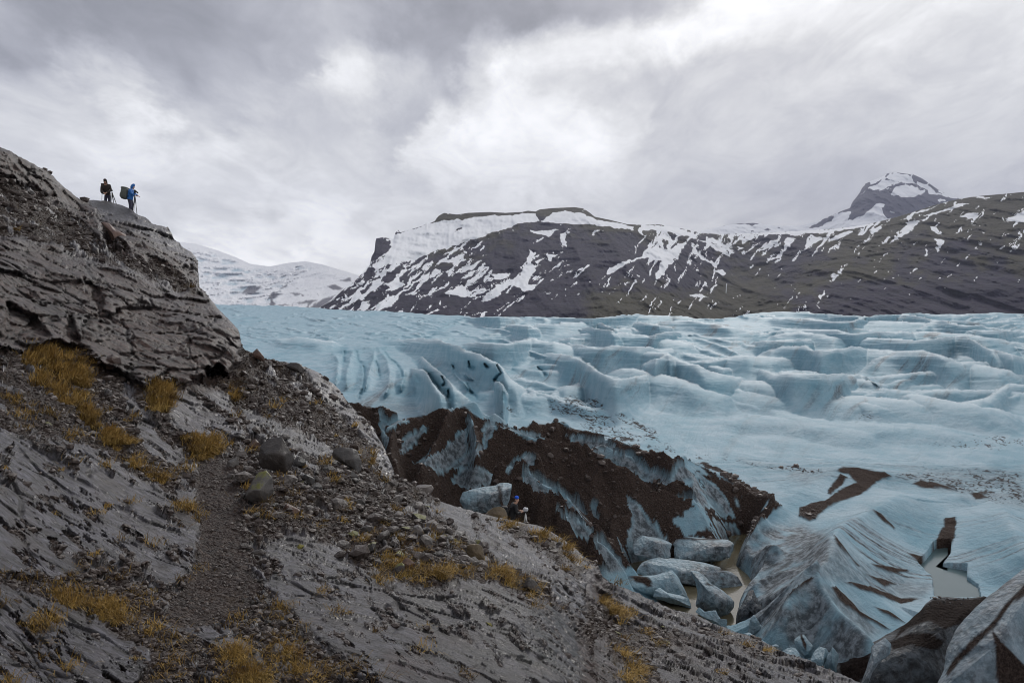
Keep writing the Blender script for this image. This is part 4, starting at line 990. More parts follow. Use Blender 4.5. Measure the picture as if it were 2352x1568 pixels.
# ------------------------------------------------------------------ wide glacier surface behind the margin
def TZ(l): return [(458.8 + 1.4086 * x, 619.9 + 1.409 * y) for x, y in l]
CREST = [
    (TZ([(560, 112), (640, 101), (720, 105), (800, 120), (860, 140)]), .8), (TZ([(600, 142), (680, 126), (760, 135), (830, 165), (900, 180), (940, 192)]), .9), (TZ([(700, 90), (800, 82), (880, 95), (960, 110)]), .8),
    (TZ([(620, 172), (700, 160), (780, 175), (850, 200), (920, 210)]), .6), (TZ([(900, 110), (980, 100), (1060, 110), (1120, 130)]), .8), (TZ([(500, 100), (560, 88), (640, 85), (700, 95)]), .7), (TZ([(760, 204), (860, 192), (960, 200), (1080, 207), (1180, 215), (1344, 240)]), .5),
    (TZ([(760, 242), (900, 235), (1050, 245), (1200, 252), (1344, 270)]), .25), (TZ([(1100, 110), (1180, 100), (1260, 105), (1344, 120), (1420, 130)]), .8), (TZ([(1000, 142), (1080, 128), (1160, 135), (1240, 150), (1400, 150)]), .8),
    (TZ([(480, 120), (540, 112), (600, 122), (640, 140)]), .6), (TZ([(820, 150), (880, 138), (960, 142), (1010, 160)]), .7), (TZ([(1180, 170), (1240, 150), (1300, 160), (1400, 180)]), .7), (TZ([(650, 80), (720, 76), (800, 74), (860, 80)]), .7), (TZ([(1010, 90), (1100, 84), (1200, 86), (1300, 92)]), .7),
    (TQ([(780, 95), (900, 88), (1000, 90), (1150, 97), (1300, 106)]), 1.0),
    (TQ([(1310, 110), (1500, 98), (1700, 82), (1900, 80), (2030, 66), (2150, 80), (2352, 80)]), 1.0),
    ([(1640, 737), (1720, 722), (1790, 717), (1850, 716), (1900, 723), (1990, 727), (2100, 721), (2200, 724), (2290, 719), (2400, 724)], 1.0),
    ([(1900, 740), (2010, 729), (2080, 724), (2150, 734), (2260, 740), (2352, 733), (2420, 738)], 1.0),
    (TQ([(1080, 150), (1200, 148), (1300, 155), (1390, 190), (1430, 215)]), 1.0),
    (TQ([(1390, 195), (1450, 205), (1500, 240), (1600, 285), (1750, 300), (1900, 290), (2000, 300), (2352, 318), (2500, 322)]), 1.0),
    (TQ([(1560, 160), (1700, 162), (1850, 188), (1950, 240), (2050, 255)]), 1.0),
    (TQ([(1700, 140), (1760, 125), (1820, 150), (1900, 190), (2000, 205)]), 1.0),
    (TQ([(1950, 150), (2050, 130), (2150, 140), (2250, 165), (2352, 172)]), 1.0),
    (TQ([(2000, 240), (2100, 230), (2200, 205), (2300, 190), (2400, 195)]), 1.0),
    (TR([(0, 22), (300, 15), (540, 30), (900, 45), (1000, 20), (1110, 20), (1200, 50), (1340, 120), (1450, 150)]), 1.0),
    (TR([(1250, 80), (1480, 95), (1560, 55), (1700, 45), (1850, 75), (2000, 70), (2150, 105), (2400, 110)]), 1.0),
    (TR([(0, 65), (110, 100), (200, 130), (400, 110), (800, 115), (900, 140), (1350, 125), (1500, 160), (1700, 180), (1800, 190)]), 1.0),
    (TR([(1690, 175), (1830, 130), (1950, 112), (2150, 120), (2450, 112)]), 1.0),
    (TR([(450, 180), (520, 157), (640, 160), (800, 162), (1000, 180), (1250, 185), (1450, 203), (1650, 185), (1830, 163), (1950, 165), (2350, 172), (2500, 176)]), 1.0),
    (TR([(0, 240), (130, 212), (400, 192), (700, 197), (760, 272)]), 1.0),
    (TR([(-60, 420), (60, 390), (150, 320), (250, 270), (400, 250), (560, 245), (600, 280), (700, 285), (800, 270), (930, 255), (1100, 272), (1350, 290)]), 1.0),
    (TR([(850, 500), (950, 475), (1030, 420), (1100, 370), (1250, 302), (1330, 290), (1500, 290), (1630, 312), (1800, 370), (2000, 440), (2220, 492)]), 1.0),
    (TR([(1400, 282), (1600, 222), (1750, 172), (1880, 167), (1960, 210), (2000, 240), (2200, 350), (2350, 425), (2500, 470)]), 1.0),
    (TR([(1900, 165), (2060, 270), (2300, 330), (2500, 400)]), 1.0),
    (TR([(-60, 425), (0, 410), (90, 412), (200, 450), (300, 482), (400, 465), (700, 475), (1000, 482), (1080, 532), (1150, 580), (1200, 612)]), 1.0),
    (TR([(-250, 600), (-100, 560), (0, 540), (200, 542), (450, 582), (700, 627), (1000, 635), (1060, 655)]), 0.55),
    (TR([(1100, 670), (1150, 632), (1200, 622), (1400, 642), (1700, 692), (2050, 742), (2350, 832), (2550, 880)]), 0.55),
    (TR([(1650, 682), (1900, 690), (2050, 662), (2200, 562), (2352, 452), (2500, 380)]), 0.55),
    (TR([(0, 700), (200, 712), (350, 772), (600, 852), (850, 902), (1150, 922), (1400, 912)]), 0.3),
    (TQ([(200, 215), (350, 240), (500, 245), (680, 250), (760, 280), (850, 320), (960, 355), (1080, 410), (1130, 460), (1150, 500), (1230, 560), (1290, 595), (1400, 640), (1500, 680)]), 1.0),
    (TQ([(750, 285), (900, 272), (1010, 270), (1080, 275), (1180, 270), (1260, 250), (1330, 240), (1400, 270), (1440, 310), (1475, 332)]), 1.0),
    (TQ([(1220, 340), (1330, 320), (1420, 335), (1540, 350), (1640, 380), (1720, 430), (1800, 480), (1880, 520), (1950, 520), (2020, 500), (2100, 490), (2200, 495), (2352, 507)]), 1.0),
    (TQ([(1400, 605), (1500, 582), (1620, 545), (1740, 508), (1790, 530)]), 0.5),
    (TQ([(1980, 442), (2100, 400), (2240, 350), (2352, 400), (2450, 440)]), 1.0),
    (TQ([(480, 322), (560, 370), (640, 440), (700, 490), (760, 560), (850, 640), (960, 722)]), 1.0),
    (TQ([(420, 455), (500, 448), (580, 458), (640, 560), (720, 650), (840, 700)]), 1.0),
    (TQ([(1020, 520), (1080, 530), (1120, 560), (1150, 620), (1180, 680)]), 1.0),
    ([(600, 780), (680, 775), (760, 782), (810, 790)], 0.4),
]
FIN = [
    TR([(1020, 480), (1100, 550), (1180, 605)]),
    TQ([(-60, 340), (-20, 400), (-30, 480), (-40, 560)]),
    TQ([(75, 320), (60, 400), (40, 480), (30, 580)]),
    TQ([(230, 315), (215, 390), (190, 480), (165, 590)]),
    TQ([(260, 312), (320, 400), (335, 480), (330, 560), (300, 640)]),
    TQ([(430, 460), (425, 520), (410, 600)]),
    TQ([(700, 380), (760, 430), (800, 500), (850, 560), (880, 600)]),
    TQ([(850, 480), (900, 520), (960, 540), (1040, 470), (1090, 460)]),
]

GT = [(440, 694), (520, 700), (650, 704), (750, 709), (900, 716), (1000, 721), (1100, 727), (1200, 726), (1300, 730), (1345, 733), (1400, 729), (1440, 725), (1480, 722), (1520, 724), (1580, 728), (1640, 735), (1690, 726), (1740, 719), (1800, 716), (1850, 717), (1900, 722), (1990, 727), (2050, 724), (2100, 720), (2160, 722), (2200, 724), (2290, 718), (2352, 721), (2500, 724)]
_gy = np.arange(680.0, 1260.0, 2.0)
_gl = np.interp(_gy, [680, 694, 702, 711, 720, 730, 740, 752, 765, 782, 800, 825, 850, 900, 950, 1000, 1060, 1120, 1180, 1260], np.log([1900, 1250, 1000, 830, 690, 540, 420, 340, 280, 228, 188, 156, 133, 104, 86.5, 74, 63.6, 55.8, 50, 44]))
_gl = np.convolve(np.pad(_gl, 8, 'edge'), np.hanning(17) / np.hanning(17).sum(), 'valid')
def G_D(px, py): return np.exp(np.interp(py, _gy, _gl)) * (1 + 0.0 * px)
spx_ = np.r_[np.arange(150, 450, 10.0), np.arange(450, 2400, 2.6), np.arange(2400, 2900, 10.0)]; srow = np.r_[np.arange(688, 800, 1.0), np.arange(800, 1135, 1.35)]
gt = interp_line(spx_, GT) + 0.8 * fbm(np.stack([spx_ / 14, spx_ * 0, spx_ * 0], -1), 3)
SX, SY0 = np.meshgrid(spx_, srow)
SVA = SY0 >= gt[None, :]; SY = np.maximum(SY0, gt[None, :])
D0 = G_D(SX, SY)
def dcol(px, py): return G_D(px, np.maximum(py, 700))
ACC = np.zeros(SX.shape); TT = np.full(SX.shape, 1.0)
r_ = np.random.default_rng(5)
lines = [(np.asarray(l, float), s, 1.0) for l, s in CREST]
# lesser crests that follow the same grain
for k in range(420):
    if k < 240:
        x0 = r_.uniform(1150, 2480); y0 = 722 + 190 * r_.random() ** 1.7; ln = (26 + 0.42 * (y0 - 700)) * r_.uniform(.6, 2.0); slope = r_.normal(.03, .10) + 0.10 * (y0 > 760) - 0.12 * (x0 > 2000)
        s = r_.uniform(.4, .9); ls = r_.uniform(.18, .45)
    else:
        x0 = r_.uniform(480, 1380); y0 = np.interp(x0, *np.array(GT).T) + 4 + 90 * r_.random() ** 1.25; ln = (14 + 0.3 * (y0 - 700)) * r_.uniform(.6, 2.2); slope = r_.normal(.05, .10)
        s = r_.uniform(.2, .7); ls = r_.uniform(.08, .22)
    if y0 > 800 and x0 < 1150: continue
    xs = np.linspace(-ln, ln, 9)
    ys = slope * xs - 0.06 * ln * (1 - (xs / ln) ** 2) * r_.uniform(-.3, 1.3) + 0.04 * ln * np.sin(xs / ln * r_.uniform(2, 6) + k)
    lines.append((np.stack([x0 + xs, y0 + ys], -1), s, ls))
jr = 2.2 * fbm(np.stack([SX / 26, SY / 26, SX * 0], -1), 3)
for ln, s, ls in lines:
    o_ = np.argsort(ln[:, 0]); ln = ln[o_]
    c0 = np.searchsorted(spx_, ln[0, 0]); c1 = np.searchsorted(spx_, ln[-1, 0])
    if c1 - c0 < 4: continue
    px = spx_[c0:c1]
    pyl = np.interp(px, ln[:, 0], ln[:, 1])
    kk = 5; pyl = np.convolve(np.pad(pyl, kk // 2, 'edge'), np.ones(kk) / kk, 'valid')
    ks = max(3, (len(px) // 8) | 1); pys = np.maximum(np.convolve(np.pad(pyl, ks // 2, 'edge'), np.ones(ks) / ks, 'valid'), gt[c0:c1])
    nzl = (0.5 + 0.006 * np.maximum(pyl - 720, 0)) * 1.9 * fbm(np.stack([px / 17, px * 0 + ln[0, 1], px * 0], -1), 3)
    pyl = np.maximum(pyl, gt[c0:c1])
    L = np.minimum((12 + 0.62 * np.maximum(pys - 700, 0)) * ls, 110)
    dk = dcol(px, pys); df = dcol(px, pys + L); zf = (pys + L - HZ) / FOC * df
    a = np.clip(1.0 * np.abs(zf) / df / max(s, .4), .04, .7)
    u = np.linspace(0, 1, len(px)); tap = sstep(0, 0.42, np.minimum(u, 1 - u))
    J = np.maximum(dk - df, 0) * (1 - a) * s * tap
    dy_ = SY[:, c0:c1] - pyl
    t = (dy_ - nzl * np.exp(-np.maximum(dy_, 0) / 7.0)) / L
    m = (t >= 0) & (t < 1)
    tc = np.clip(t, 0, 1); fsh = 0.32 * (1 - np.exp(-tc / 0.09)) + 0.26 * tc + 0.42 * tc ** 3
    val = np.where(m, D0[:, c0:c1] - (df + (dk - J - df) * (1 - fsh)), 0)
    val = np.where(J > 0.02, np.maximum(val, 0) * sstep(0, 0.55, tap)[None, :], 0)
    A_ = ACC[:, c0:c1]; up = val > A_
    ACC[:, c0:c1] = np.where(up, val, A_)
    TT[:, c0:c1] = np.where(up & m, t, TT[:, c0:c1])
for ln in FIN:
    ln = np.asarray(ln, float); dl = line_d(SX + jr, SY, ln, 60)
    vis_ = sstep(-4, 4, SY - ln[:, 1].min()) * (1 - sstep(ln[:, 1].max() - 16, ln[:, 1].max() + 10, SY))
    ACC = np.maximum(ACC, ACC * 0.4 + vis_ * 9.5 * np.exp(-dl / 12.0))
nzs = fbm(np.stack([SX / 5, SY / 5, SX * 0 + 3], -1), 3)
cut = np.zeros(SX.shape); cblue = np.zeros(SX.shape)
for ln in CREV:
    dl = line_d(SX + 1.6 * nzs + jr, SY + 1.2 * nzs, ln, 60); yy = np.asarray(ln)[:, 1]
    wv = 1.3 + 2.6 * np.clip((SY - yy.min()) / (yy.max() - yy.min() + 1), 0, 1)
    cut = np.maximum(cut, np.exp(-(dl / wv) ** 2)); cblue = np.maximum(cblue, np.exp(-dl / 7.0))
DD = D0 - ACC + cut * 2.2 * np.clip(D0 / 110, .6, 2)
S3 = unproj(SX, SY, DD)
sw2 = fbm(np.stack([SX / (6 + 0.22 * (SY - 690)), SY / (2.2 + 0.05 * (SY - 690)), SX * 0 + 12], -1), 4, 0.55)
S3[..., 2] += 0.0022 * D0 * fbm(np.stack([S3[..., 0] / (0.032 * D0) + np.log(D0) * 6, np.log(D0) * 15, S3[..., 2] / 2.0], -1), 4, 0.5) + 0.35 * sw2 * (0.10 + 0.0016 * D0) * sstep(1300, 900, SX) + fbm(S3 / 1.7, 4, 0.55) * 0.08

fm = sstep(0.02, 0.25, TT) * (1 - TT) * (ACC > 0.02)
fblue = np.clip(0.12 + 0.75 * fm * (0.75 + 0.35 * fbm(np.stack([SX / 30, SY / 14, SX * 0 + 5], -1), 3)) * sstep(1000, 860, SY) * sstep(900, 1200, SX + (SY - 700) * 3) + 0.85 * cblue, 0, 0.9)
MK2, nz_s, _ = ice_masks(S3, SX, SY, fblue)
S3[..., 2] -= 0.35 * sstep(64.5, 61, S3[..., 1])
V = S3.reshape(-1, 3); F = sheet_faces(SVA); fr_s = first_rows(SVA)
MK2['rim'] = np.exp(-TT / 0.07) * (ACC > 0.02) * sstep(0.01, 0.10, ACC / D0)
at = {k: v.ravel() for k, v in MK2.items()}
def glac_back(k, top):
    dr = top / np.linalg.norm(top[:, :2], axis=1, keepdims=True)
    o = top.copy(); s = 60.0 * k * k; o[:, :2] += dr[:, :2] * s; o[:, 2] -= 1.5 * k + 2.6 * k * k; return o
V, F, at = skirt(V, F, at, fr_s, len(spx_), glac_back, 5)
hid = (SY > interp_line(SX, HILL_TOP) + 330) | (D0 < 62.3)
hv = np.concatenate([hid.ravel(), np.zeros(5 * len(spx_), bool)]); F = F[~hv[F].all(1)]
V, F, at = compact(V, F, at)
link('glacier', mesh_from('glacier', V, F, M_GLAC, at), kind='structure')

# meltwater
def water(name, poly, z, mat):
    P = np.array([[x, y, z] for x, y in poly]); n = len(P)
    c = P.mean(0)
    V = np.concatenate([P, c[None]]); F = [[i, (i + 1) % n, n] for i in range(n)]
    return link(name, mesh_from(name, V, np.array(F), mat, smooth=False), kind='structure')
c_ = np.mean(POND, 0)
water('pond', [(-1 + x, y) for x, y in [(6, 27), (5, 50), (19, 50), (19, 42), (14.5, 36), (13.5, 26)]], WZ, M_WATER)
c_ = np.mean(POOL, 0)
water('meltwater_pool', [tuple(c_ + (np.array(p) - c_) * 1.25) for p in POOL], PZ, M_POOL)

# ------------------------------------------------------------------ near hillside (rock, scree and path), one continuous ground
HILL_D = TPS([(-260, 250, 38), (0, 340, 40), (100, 382, 43), (190, 462, 46), (300, 482, 47), (385, 524, 46), (450, 600, 42.5), (450, 655, 38.5), (0, 450, 36), (0, 560, 31), (150, 560, 36), (300, 560, 39.5), (240, 520, 42), (400, 620, 39),
              (0, 700, 25.5), (150, 680, 29), (300, 700, 31), (430, 720, 32), (505, 716, 33.5), (550, 770, 31.5), (0, 800, 21.8), (150, 820, 23.5), (300, 860, 25), (430, 860, 26.5), (520, 850, 28),
              (60, 900, 18.2), (200, 950, 19.2), (300, 920, 22), (420, 900, 24.5), (540, 875, 27.8), (600, 824, 32), (715, 850, 33), (780, 896, 32), (842, 962, 30), (906, 1088, 25.5), (560, 950, 25), (650, 900, 28.5), (700, 980, 25.5), (780, 1030, 24.2),
              (0, 1000, 14.7), (150, 1050, 15.6), (300, 1000, 19), (430, 1050, 19.6), (560, 1000, 22.5), (480, 1080, 18.6), (640, 1060, 20), (800, 1060, 22.6), (0, 1200, 11.6), (200, 1200, 13.2), (400, 1200, 14.8), (500, 1200, 15.2), (600, 1130, 17.5), (750, 1120, 19.2), (900, 1150, 20.8), (1010, 1152, 24.5),
              (0, 1400, 9.3), (200, 1400, 10.2), (430, 1330, 12.4), (550, 1350, 12.3), (700, 1250, 15), (850, 1250, 16), (1000, 1200, 19), (1100, 1180, 26), (1100, 1235, 19.5), (1250, 1214, 26.5), (1200, 1270, 20.5), (0, 1568, 7.9), (300, 1568, 8.9), (600, 1500, 10.1), (800, 1400, 12), (1000, 1350, 14), (1150, 1310, 16.5), (1260, 1320, 18.5), (1345, 1285, 24.5),
              (900, 1568, 9.7), (1100, 1500, 11.6), (1200, 1400, 14.2), (1320, 1420, 16.5), (1350, 1568, 12.6), (1390, 1450, 17.8), (1385, 1335, 24), (1480, 1372, 25.5), (1640, 1436, 25), (1790, 1492, 23.5), (1990, 1572, 21), (1500, 1480, 19.2), (1600, 1568, 16.6), (1800, 1568, 19.5), (2200, 1700, 18),
              (0, 1800, 6.0), (600, 1800, 7.3), (1200, 1800, 8.6), (1700, 1800, 12.5), (-260, 900, 14), (-260, 1200, 9.2), (-260, 1568, 6.6), (-260, 600, 25)])
# raised pieces of rock (+, towards the viewer in metres) and hollows (-): (polygon, relief, edge softness, kind)
BLUFF = [(-80, 548), (0, 545), (60, 548), (140, 566), (220, 598), (300, 622), (360, 650), (410, 668), (452, 656), (480, 684), (510, 716), (560, 760), (556, 800), (548, 838), (520, 852), (500, 838), (478, 848), (470, 866), (430, 874), (380, 872), (330, 888), (300, 878), (270, 852), (235, 842), (200, 812), (150, 790), (110, 782), (60, 800), (0, 790), (-80, 780)]
CAP = [(-80, 310), (0, 336), (60, 362), (110, 390), (150, 428), (190, 458), (212, 478), (232, 512), (242, 548), (232, 562), (205, 528), (180, 500), (140, 470), (95, 440), (40, 412), (-80, 380)]
LEDGE = [(186, 455), (240, 455), (300, 474), (340, 498), (400, 530), (450, 585), (462, 640), (450, 664), (432, 650), (405, 628), (380, 612), (340, 596), (310, 596), (270, 566), (262, 540), (228, 516), (212, 480)]
SLABS = [([(278, 900), (300, 908), (335, 948), (380, 990), (420, 1030), (446, 1068), (432, 1080), (395, 1072), (340, 1040), (300, 975)], .35, 5), ([(392, 884), (440, 876), (500, 884), (530, 918), (552, 960), (566, 996), (520, 1000), (480, 1006), (430, 1000), (404, 986), (384, 945)], .4, 6), ([(548, 925), (600, 952), (690, 990), (760, 1022), (778, 1040), (730, 1046), (690, 1030), (640, 1010), (570, 1000)], .3, 8),
         ([(-80, 975), (0, 984), (60, 996), (110, 1002), (150, 1012), (200, 1020), (240, 1040), (290, 1078), (330, 1108), (372, 1120), (412, 1160), (440, 1178), (462, 1216), (452, 1240), (448, 1296), (436, 1318), (402, 1340), (352, 1352), (300, 1346), (230, 1312), (160, 1320), (110, 1330), (40, 1320), (-80, 1330)], .5, 9),
         ([(-80, 1345), (0, 1352), (60, 1366), (120, 1378), (180, 1402), (240, 1438), (280, 1470), (330, 1488), (342, 1520), (320, 1568), (280, 1640), (-80, 1640)], .35, 10), ([(370, 1390), (480, 1440), (560, 1470), (600, 1510), (610, 1550), (560, 1560), (500, 1490), (420, 1450), (350, 1430)], .18, 7), ([(400, 1120), (450, 1115), (452, 1150), (420, 1160), (395, 1145)], .2, 4),
         ([(600, 1250), (640, 1228), (700, 1226), (760, 1252), (800, 1286), (870, 1312), (940, 1350), (1010, 1350), (1080, 1330), (1140, 1350), (1220, 1372), (1290, 1400), (1330, 1440), (1362, 1500), (1380, 1640), (900, 1640), (860, 1568), (790, 1520), (720, 1460), (660, 1400), (612, 1340), (648, 1300)], .45, 12),
         ([(1010, 1150), (1070, 1164), (1150, 1186), (1210, 1198), (1270, 1218), (1320, 1256), (1345, 1278), (1352, 1330), (1345, 1400), (1352, 1450), (1300, 1400), (1250, 1340), (1240, 1320), (1180, 1310), (1110, 1262), (1060, 1220), (1000, 1180)], .4, 9),
         ([(1352, 1280), (1374, 1296), (1384, 1324), (1400, 1352), (1398, 1400), (1372, 1420), (1352, 1380)], .5, 5), ([(1400, 1345), (1480, 1366), (1600, 1410), (1700, 1450), (1800, 1494), (1990, 1570), (2150, 1660), (1900, 1660), (1620, 1640), (1540, 1568), (1440, 1470), (1395, 1430), (1420, 1400)], .3, 9), ([(1360, 1440), (1430, 1470), (1450, 1540), (1420, 1640), (1385, 1640)], .35, 6),
         ([(690, 836), (730, 850), (765, 876), (800, 920), (850, 968), (880, 1016), (908, 1086), (902, 1098), (880, 1080), (852, 1020), (815, 985), (770, 940), (730, 896)], .3, 7)]
STEPS = [([(470, 850), (500, 836), (524, 850), (520, 864), (480, 866)], -1.0, 4), ([(225, 500), (262, 540), (270, 566), (262, 590), (240, 562)], -.5, 6), ([(190, 640), (222, 660), (235, 700), (226, 722), (212, 690)], -.5, 5), ([(20, 700), (90, 740), (110, 770), (60, 790), (0, 770)], -.5, 8), ([(140, 760), (165, 730), (178, 770), (180, 800)], -.5, 5), ([(1378, 1300), (1400, 1340), (1396, 1362), (1380, 1340)], -.5, 4)]
SCREE_ZONES = None
GRASS_POLY = [([(55, 808), (110, 790), (150, 800), (182, 828), (225, 842), (200, 870), (190, 905), (225, 950), (215, 985), (170, 940), (140, 925), (100, 905), (70, 870)], 1.0), ([(210, 960), (280, 1000), (300, 1030), (270, 1045), (225, 1020)], .8), ([(290, 1030), (330, 1060), (345, 1085), (420, 1080), (410, 1125), (378, 1120), (330, 1100), (295, 1070)], .6), ([(310, 905), (345, 885), (395, 890), (405, 920), (385, 955), (350, 942), (325, 920)], 1.0),
              ([(408, 1005), (450, 1006), (505, 1015), (515, 1035), (490, 1050), (455, 1056), (430, 1040)], 1.0), ([(500, 874), (540, 880), (560, 872), (566, 885), (546, 912), (540, 955), (528, 925), (515, 895)], .7), ([(395, 1152), (440, 1158), (455, 1185), (430, 1190), (405, 1172)], .8), ([(100, 1350), (150, 1345), (200, 1370), (250, 1380), (280, 1400), (275, 1440), (240, 1435), (190, 1410), (140, 1385)], .8), ([(320, 1420), (355, 1430), (360, 1465), (335, 1470)], .7), ([(60, 1425), (110, 1420), (130, 1445), (90, 1460), (62, 1450)], .6),
              ([(512, 1370), (545, 1365), (555, 1420), (525, 1430)], .5), ([(500, 1490), (550, 1492), (575, 1530), (610, 1600), (530, 1600)], .7), ([(610, 1480), (670, 1500), (715, 1560), (690, 1600), (650, 1560)], .5), ([(830, 1035), (870, 1040), (865, 1070), (840, 1075)], .7), ([(905, 1270), (960, 1310), (1000, 1310), (1010, 1285), (1080, 1305), (1100, 1330), (1000, 1345), (920, 1340), (880, 1320), (870, 1295)], .6), ([(1100, 1300), (1190, 1320), (1240, 1370), (1180, 1360), (1120, 1330)], .7),
              ([(780, 1275), (860, 1295), (900, 1345), (860, 1330)], .5), ([(1112, 1182), (1200, 1196), (1280, 1236), (1350, 1300), (1330, 1320), (1280, 1270), (1230, 1240), (1160, 1216)], .6), ([(1365, 1370), (1410, 1385), (1445, 1415), (1440, 1430), (1385, 1420)], .9), ([(1395, 1440), (1430, 1470), (1480, 1540), (1480, 1600), (1410, 1560)], .5), ([(0, 860), (40, 880), (60, 960), (20, 960)], .5), ([(215, 860), (240, 880), (240, 895), (225, 890)], .6), ([(395, 640), (420, 655), (450, 672), (470, 690), (440, 676)], .5), ([(940, 1080), (980, 1130), (960, 1130)], .3), ([(20, 500), (60, 520), (40, 550), (10, 530)], .3), ([(980, 1215), (1040, 1190), (1080, 1230), (1020, 1250)], .3), ([(640, 1190), (720, 1200), (730, 1225), (650, 1215)], .4), ([(560, 1210), (620, 1220), (600, 1260), (560, 1240)], .35), ([(700, 1120), (760, 1140), (720, 1180), (680, 1150)], .25)]
PATH = [(455, 1062), (490, 1054), (528, 1062), (545, 1090), (548, 1140), (562, 1190), (560, 1250), (575, 1310), (590, 1350), (566, 1400), (520, 1430), (470, 1442), (400, 1440), (360, 1420), (400, 1380), (440, 1340), (455, 1300), (456, 1240), (466, 1210), (455, 1170), (455, 1120), (448, 1085)]

def hill_depth(px, py, detail=True):
    d = HILL_D(px, py)
    if not detail: return d
    q = np.stack([px / 26, py / 26, px * 0], -1)
    jx = px + 13 * fbm(q, 5, 0.62); jy = py + 13 * fbm(q + 31, 5, 0.62)
    r = np.zeros(px.shape)
    r += 1.0 * sstep(-13, 8, poly_sd(jx, jy, BLUFF, 30)); r += 0.7 * sstep(-12, 10, poly_sd(jx, jy, CAP, 30)); r += 0.6 * sstep(-12, 9, poly_sd(jx, jy, LEDGE, 30))
    for pl, h, s in SLABS: r += 0.62 * h * sstep(-1.6 * s, 1.2 * s, poly_sd(jx, jy, pl, 40))
    for pl, h, s in STEPS: r += h * sstep(-s, s, poly_sd(jx, jy, pl, 40))
    r += -0.10 * sstep(-20, 20, poly_sd(jx, jy, PATH, 40))
    return d - r * np.clip(d / 20, 0.55, 1.4)

HSTEP = 2.5
hpx = np.arange(-250, 2080, HSTEP)
htops = interp_line(hpx, HILL_TOP)
# skyline roughness
htops = htops + (1.6 + 2.6 * (1 - sstep(520, 600, hpx)) * (1 - sstep(185, 200, hpx) * (1 - sstep(310, 330, hpx)))) * fbm(np.stack([hpx / 11, hpx * 0, hpx * 0], -1), 5, 0.62) 
hpy = np.arange(math.floor(htops.min() / HSTEP) * HSTEP, 1780, HSTEP)
PX, PY0 = np.meshgrid(hpx, hpy)
VA = PY0 >= htops[None, :]
PY = np.maximum(PY0, htops[None, :])
D = hill_depth(PX, PY)
P = unproj(PX, PY, D); 
N = grid_normals(unproj(PX, PY, HILL_D(PX, PY)))
wob = np.stack([PX / 22, PY / 22, PX * 0], -1)
jx = PX + 15 * fbm(wob, 6, 0.66); jy = PY + 14 * fbm(wob + 13, 6, 0.66)
bl, cp, ld = poly_sd(jx, jy, BLUFF, 30), poly_sd(jx, jy, CAP, 30), poly_sd(jx, jy, LEDGE, 30)
rock = np.maximum(np.maximum(sstep(-5, 5, bl), sstep(-5, 5, cp)), sstep(-5, 5, ld))
slab = np.zeros(PX.shape)
for pl, h, s in SLABS: slab = np.maximum(slab, sstep(-5, 5, poly_sd(jx, jy, pl, 40)))
soilpatch = fbm(np.stack([(PX + PY) / 70, (PY - PX * 0.8) / 20, PX * 0 + 2], -1), 6, 0.66)
bare = 0.95 * sstep(0.16, 0.30, fbm(np.stack([(PX + PY) / 46, (PY - PX * 0.8) / 16, PX * 0 + 21], -1), 6, 0.66))
soil = 1 - np.maximum(np.maximum(rock, bare), slab * (1 - sstep(0.14, 0.30, soilpatch) * np.where(PX < 620, 0.95, 0.6)))
soil = np.maximum(soil, 0.9 * sstep(0.18, 0.36, soilpatch) * sstep(-4, 4, ld) * sstep(500, 560, PY))
for pl in ([(1120, 1190), (1210, 1208), (1290, 1262), (1345, 1330), (1320, 1330), (1260, 1280), (1180, 1235)], [(1390, 1430), (1500, 1440), (1620, 1480), (1500, 1500), (1480, 1568), (1400, 1500)], [(1560, 1420), (1700, 1470), (1800, 1520), (1700, 1500), (1600, 1450)]):
    soil = np.maximum(soil, 0.85 * sstep(-10, 10, poly_sd(jx, jy, pl, 30)))
path = sstep(-8, 8, poly_sd(jx, jy, PATH, 40))
soil = np.maximum(soil, path)
warm = np.zeros(PX.shape)
for pl, k in [(BLUFF, .85), ([(250, 690), (330, 700), (420, 760), (470, 800), (560, 790), (560, 900), (380, 900), (250, 850), (120, 790), (60, 800), (0, 790), (0, 720), (100, 700)], 1.0), (CAP, 1.0), ([(225, 500), (300, 520), (360, 560), (430, 610), (460, 650), (400, 640), (320, 600), (260, 590), (235, 560)], .9), ([(300, 640), (420, 680), (470, 740), (350, 700)], .5), ([(1360, 1280), (1400, 1340), (1440, 1480), (1420, 1600), (1340, 1600), (1330, 1450), (1350, 1380)], .7), ([(1500, 1440), (1700, 1500), (1800, 1568), (1500, 1568)], .35), ([(870, 1500), (1000, 1520), (1060, 1568), (880, 1568)], .5)]:
    warm = np.maximum(warm, k * sstep(-14, 14, poly_sd(jx, jy, pl, 40)))
warm = np.clip(warm + 0.35 * fbm(wob * 0.6 + 3, 4), 0, 1)
pale = np.zeros(PX.shape)
for pl, k in [([(930, 1345), (1010, 1352), (1080, 1332), (1140, 1350), (1220, 1372), (1290, 1400), (1330, 1440), (1370, 1540), (1380, 1640), (1120, 1640), (1010, 1500), (930, 1420)], 1.0), (SLABS[7][0], .35), ([(240, 455), (300, 474), (312, 500), (250, 500), (200, 470)], 1.0), (SLABS[2][0], .7), ([(540, 900), (640, 960), (700, 1030), (600, 1000)], .8), (SLABS[9][0], .2)]:
    pale = np.maximum(pale, k * sstep(-12, 12, poly_sd(jx, jy, pl, 40)))
gr = np.zeros(PX.shape)
for pl, k in GRASS_POLY: gr = np.maximum(gr, k * sstep(-10, 12, poly_sd(jx, jy, pl, 30)))
moss = gr * sstep(-0.35, 0.25, fbm(wob * 1.7 + 5, 4, 0.6) + 0.35 * (gr - 0.5))
lich = sstep(0.25, 0.5, fbm(wob * 1.2 + 9, 4, 0.6)) * 0.35 * soil * (1 - path)
moss = np.clip(np.maximum(moss * 0.9, lich), 0, 1)

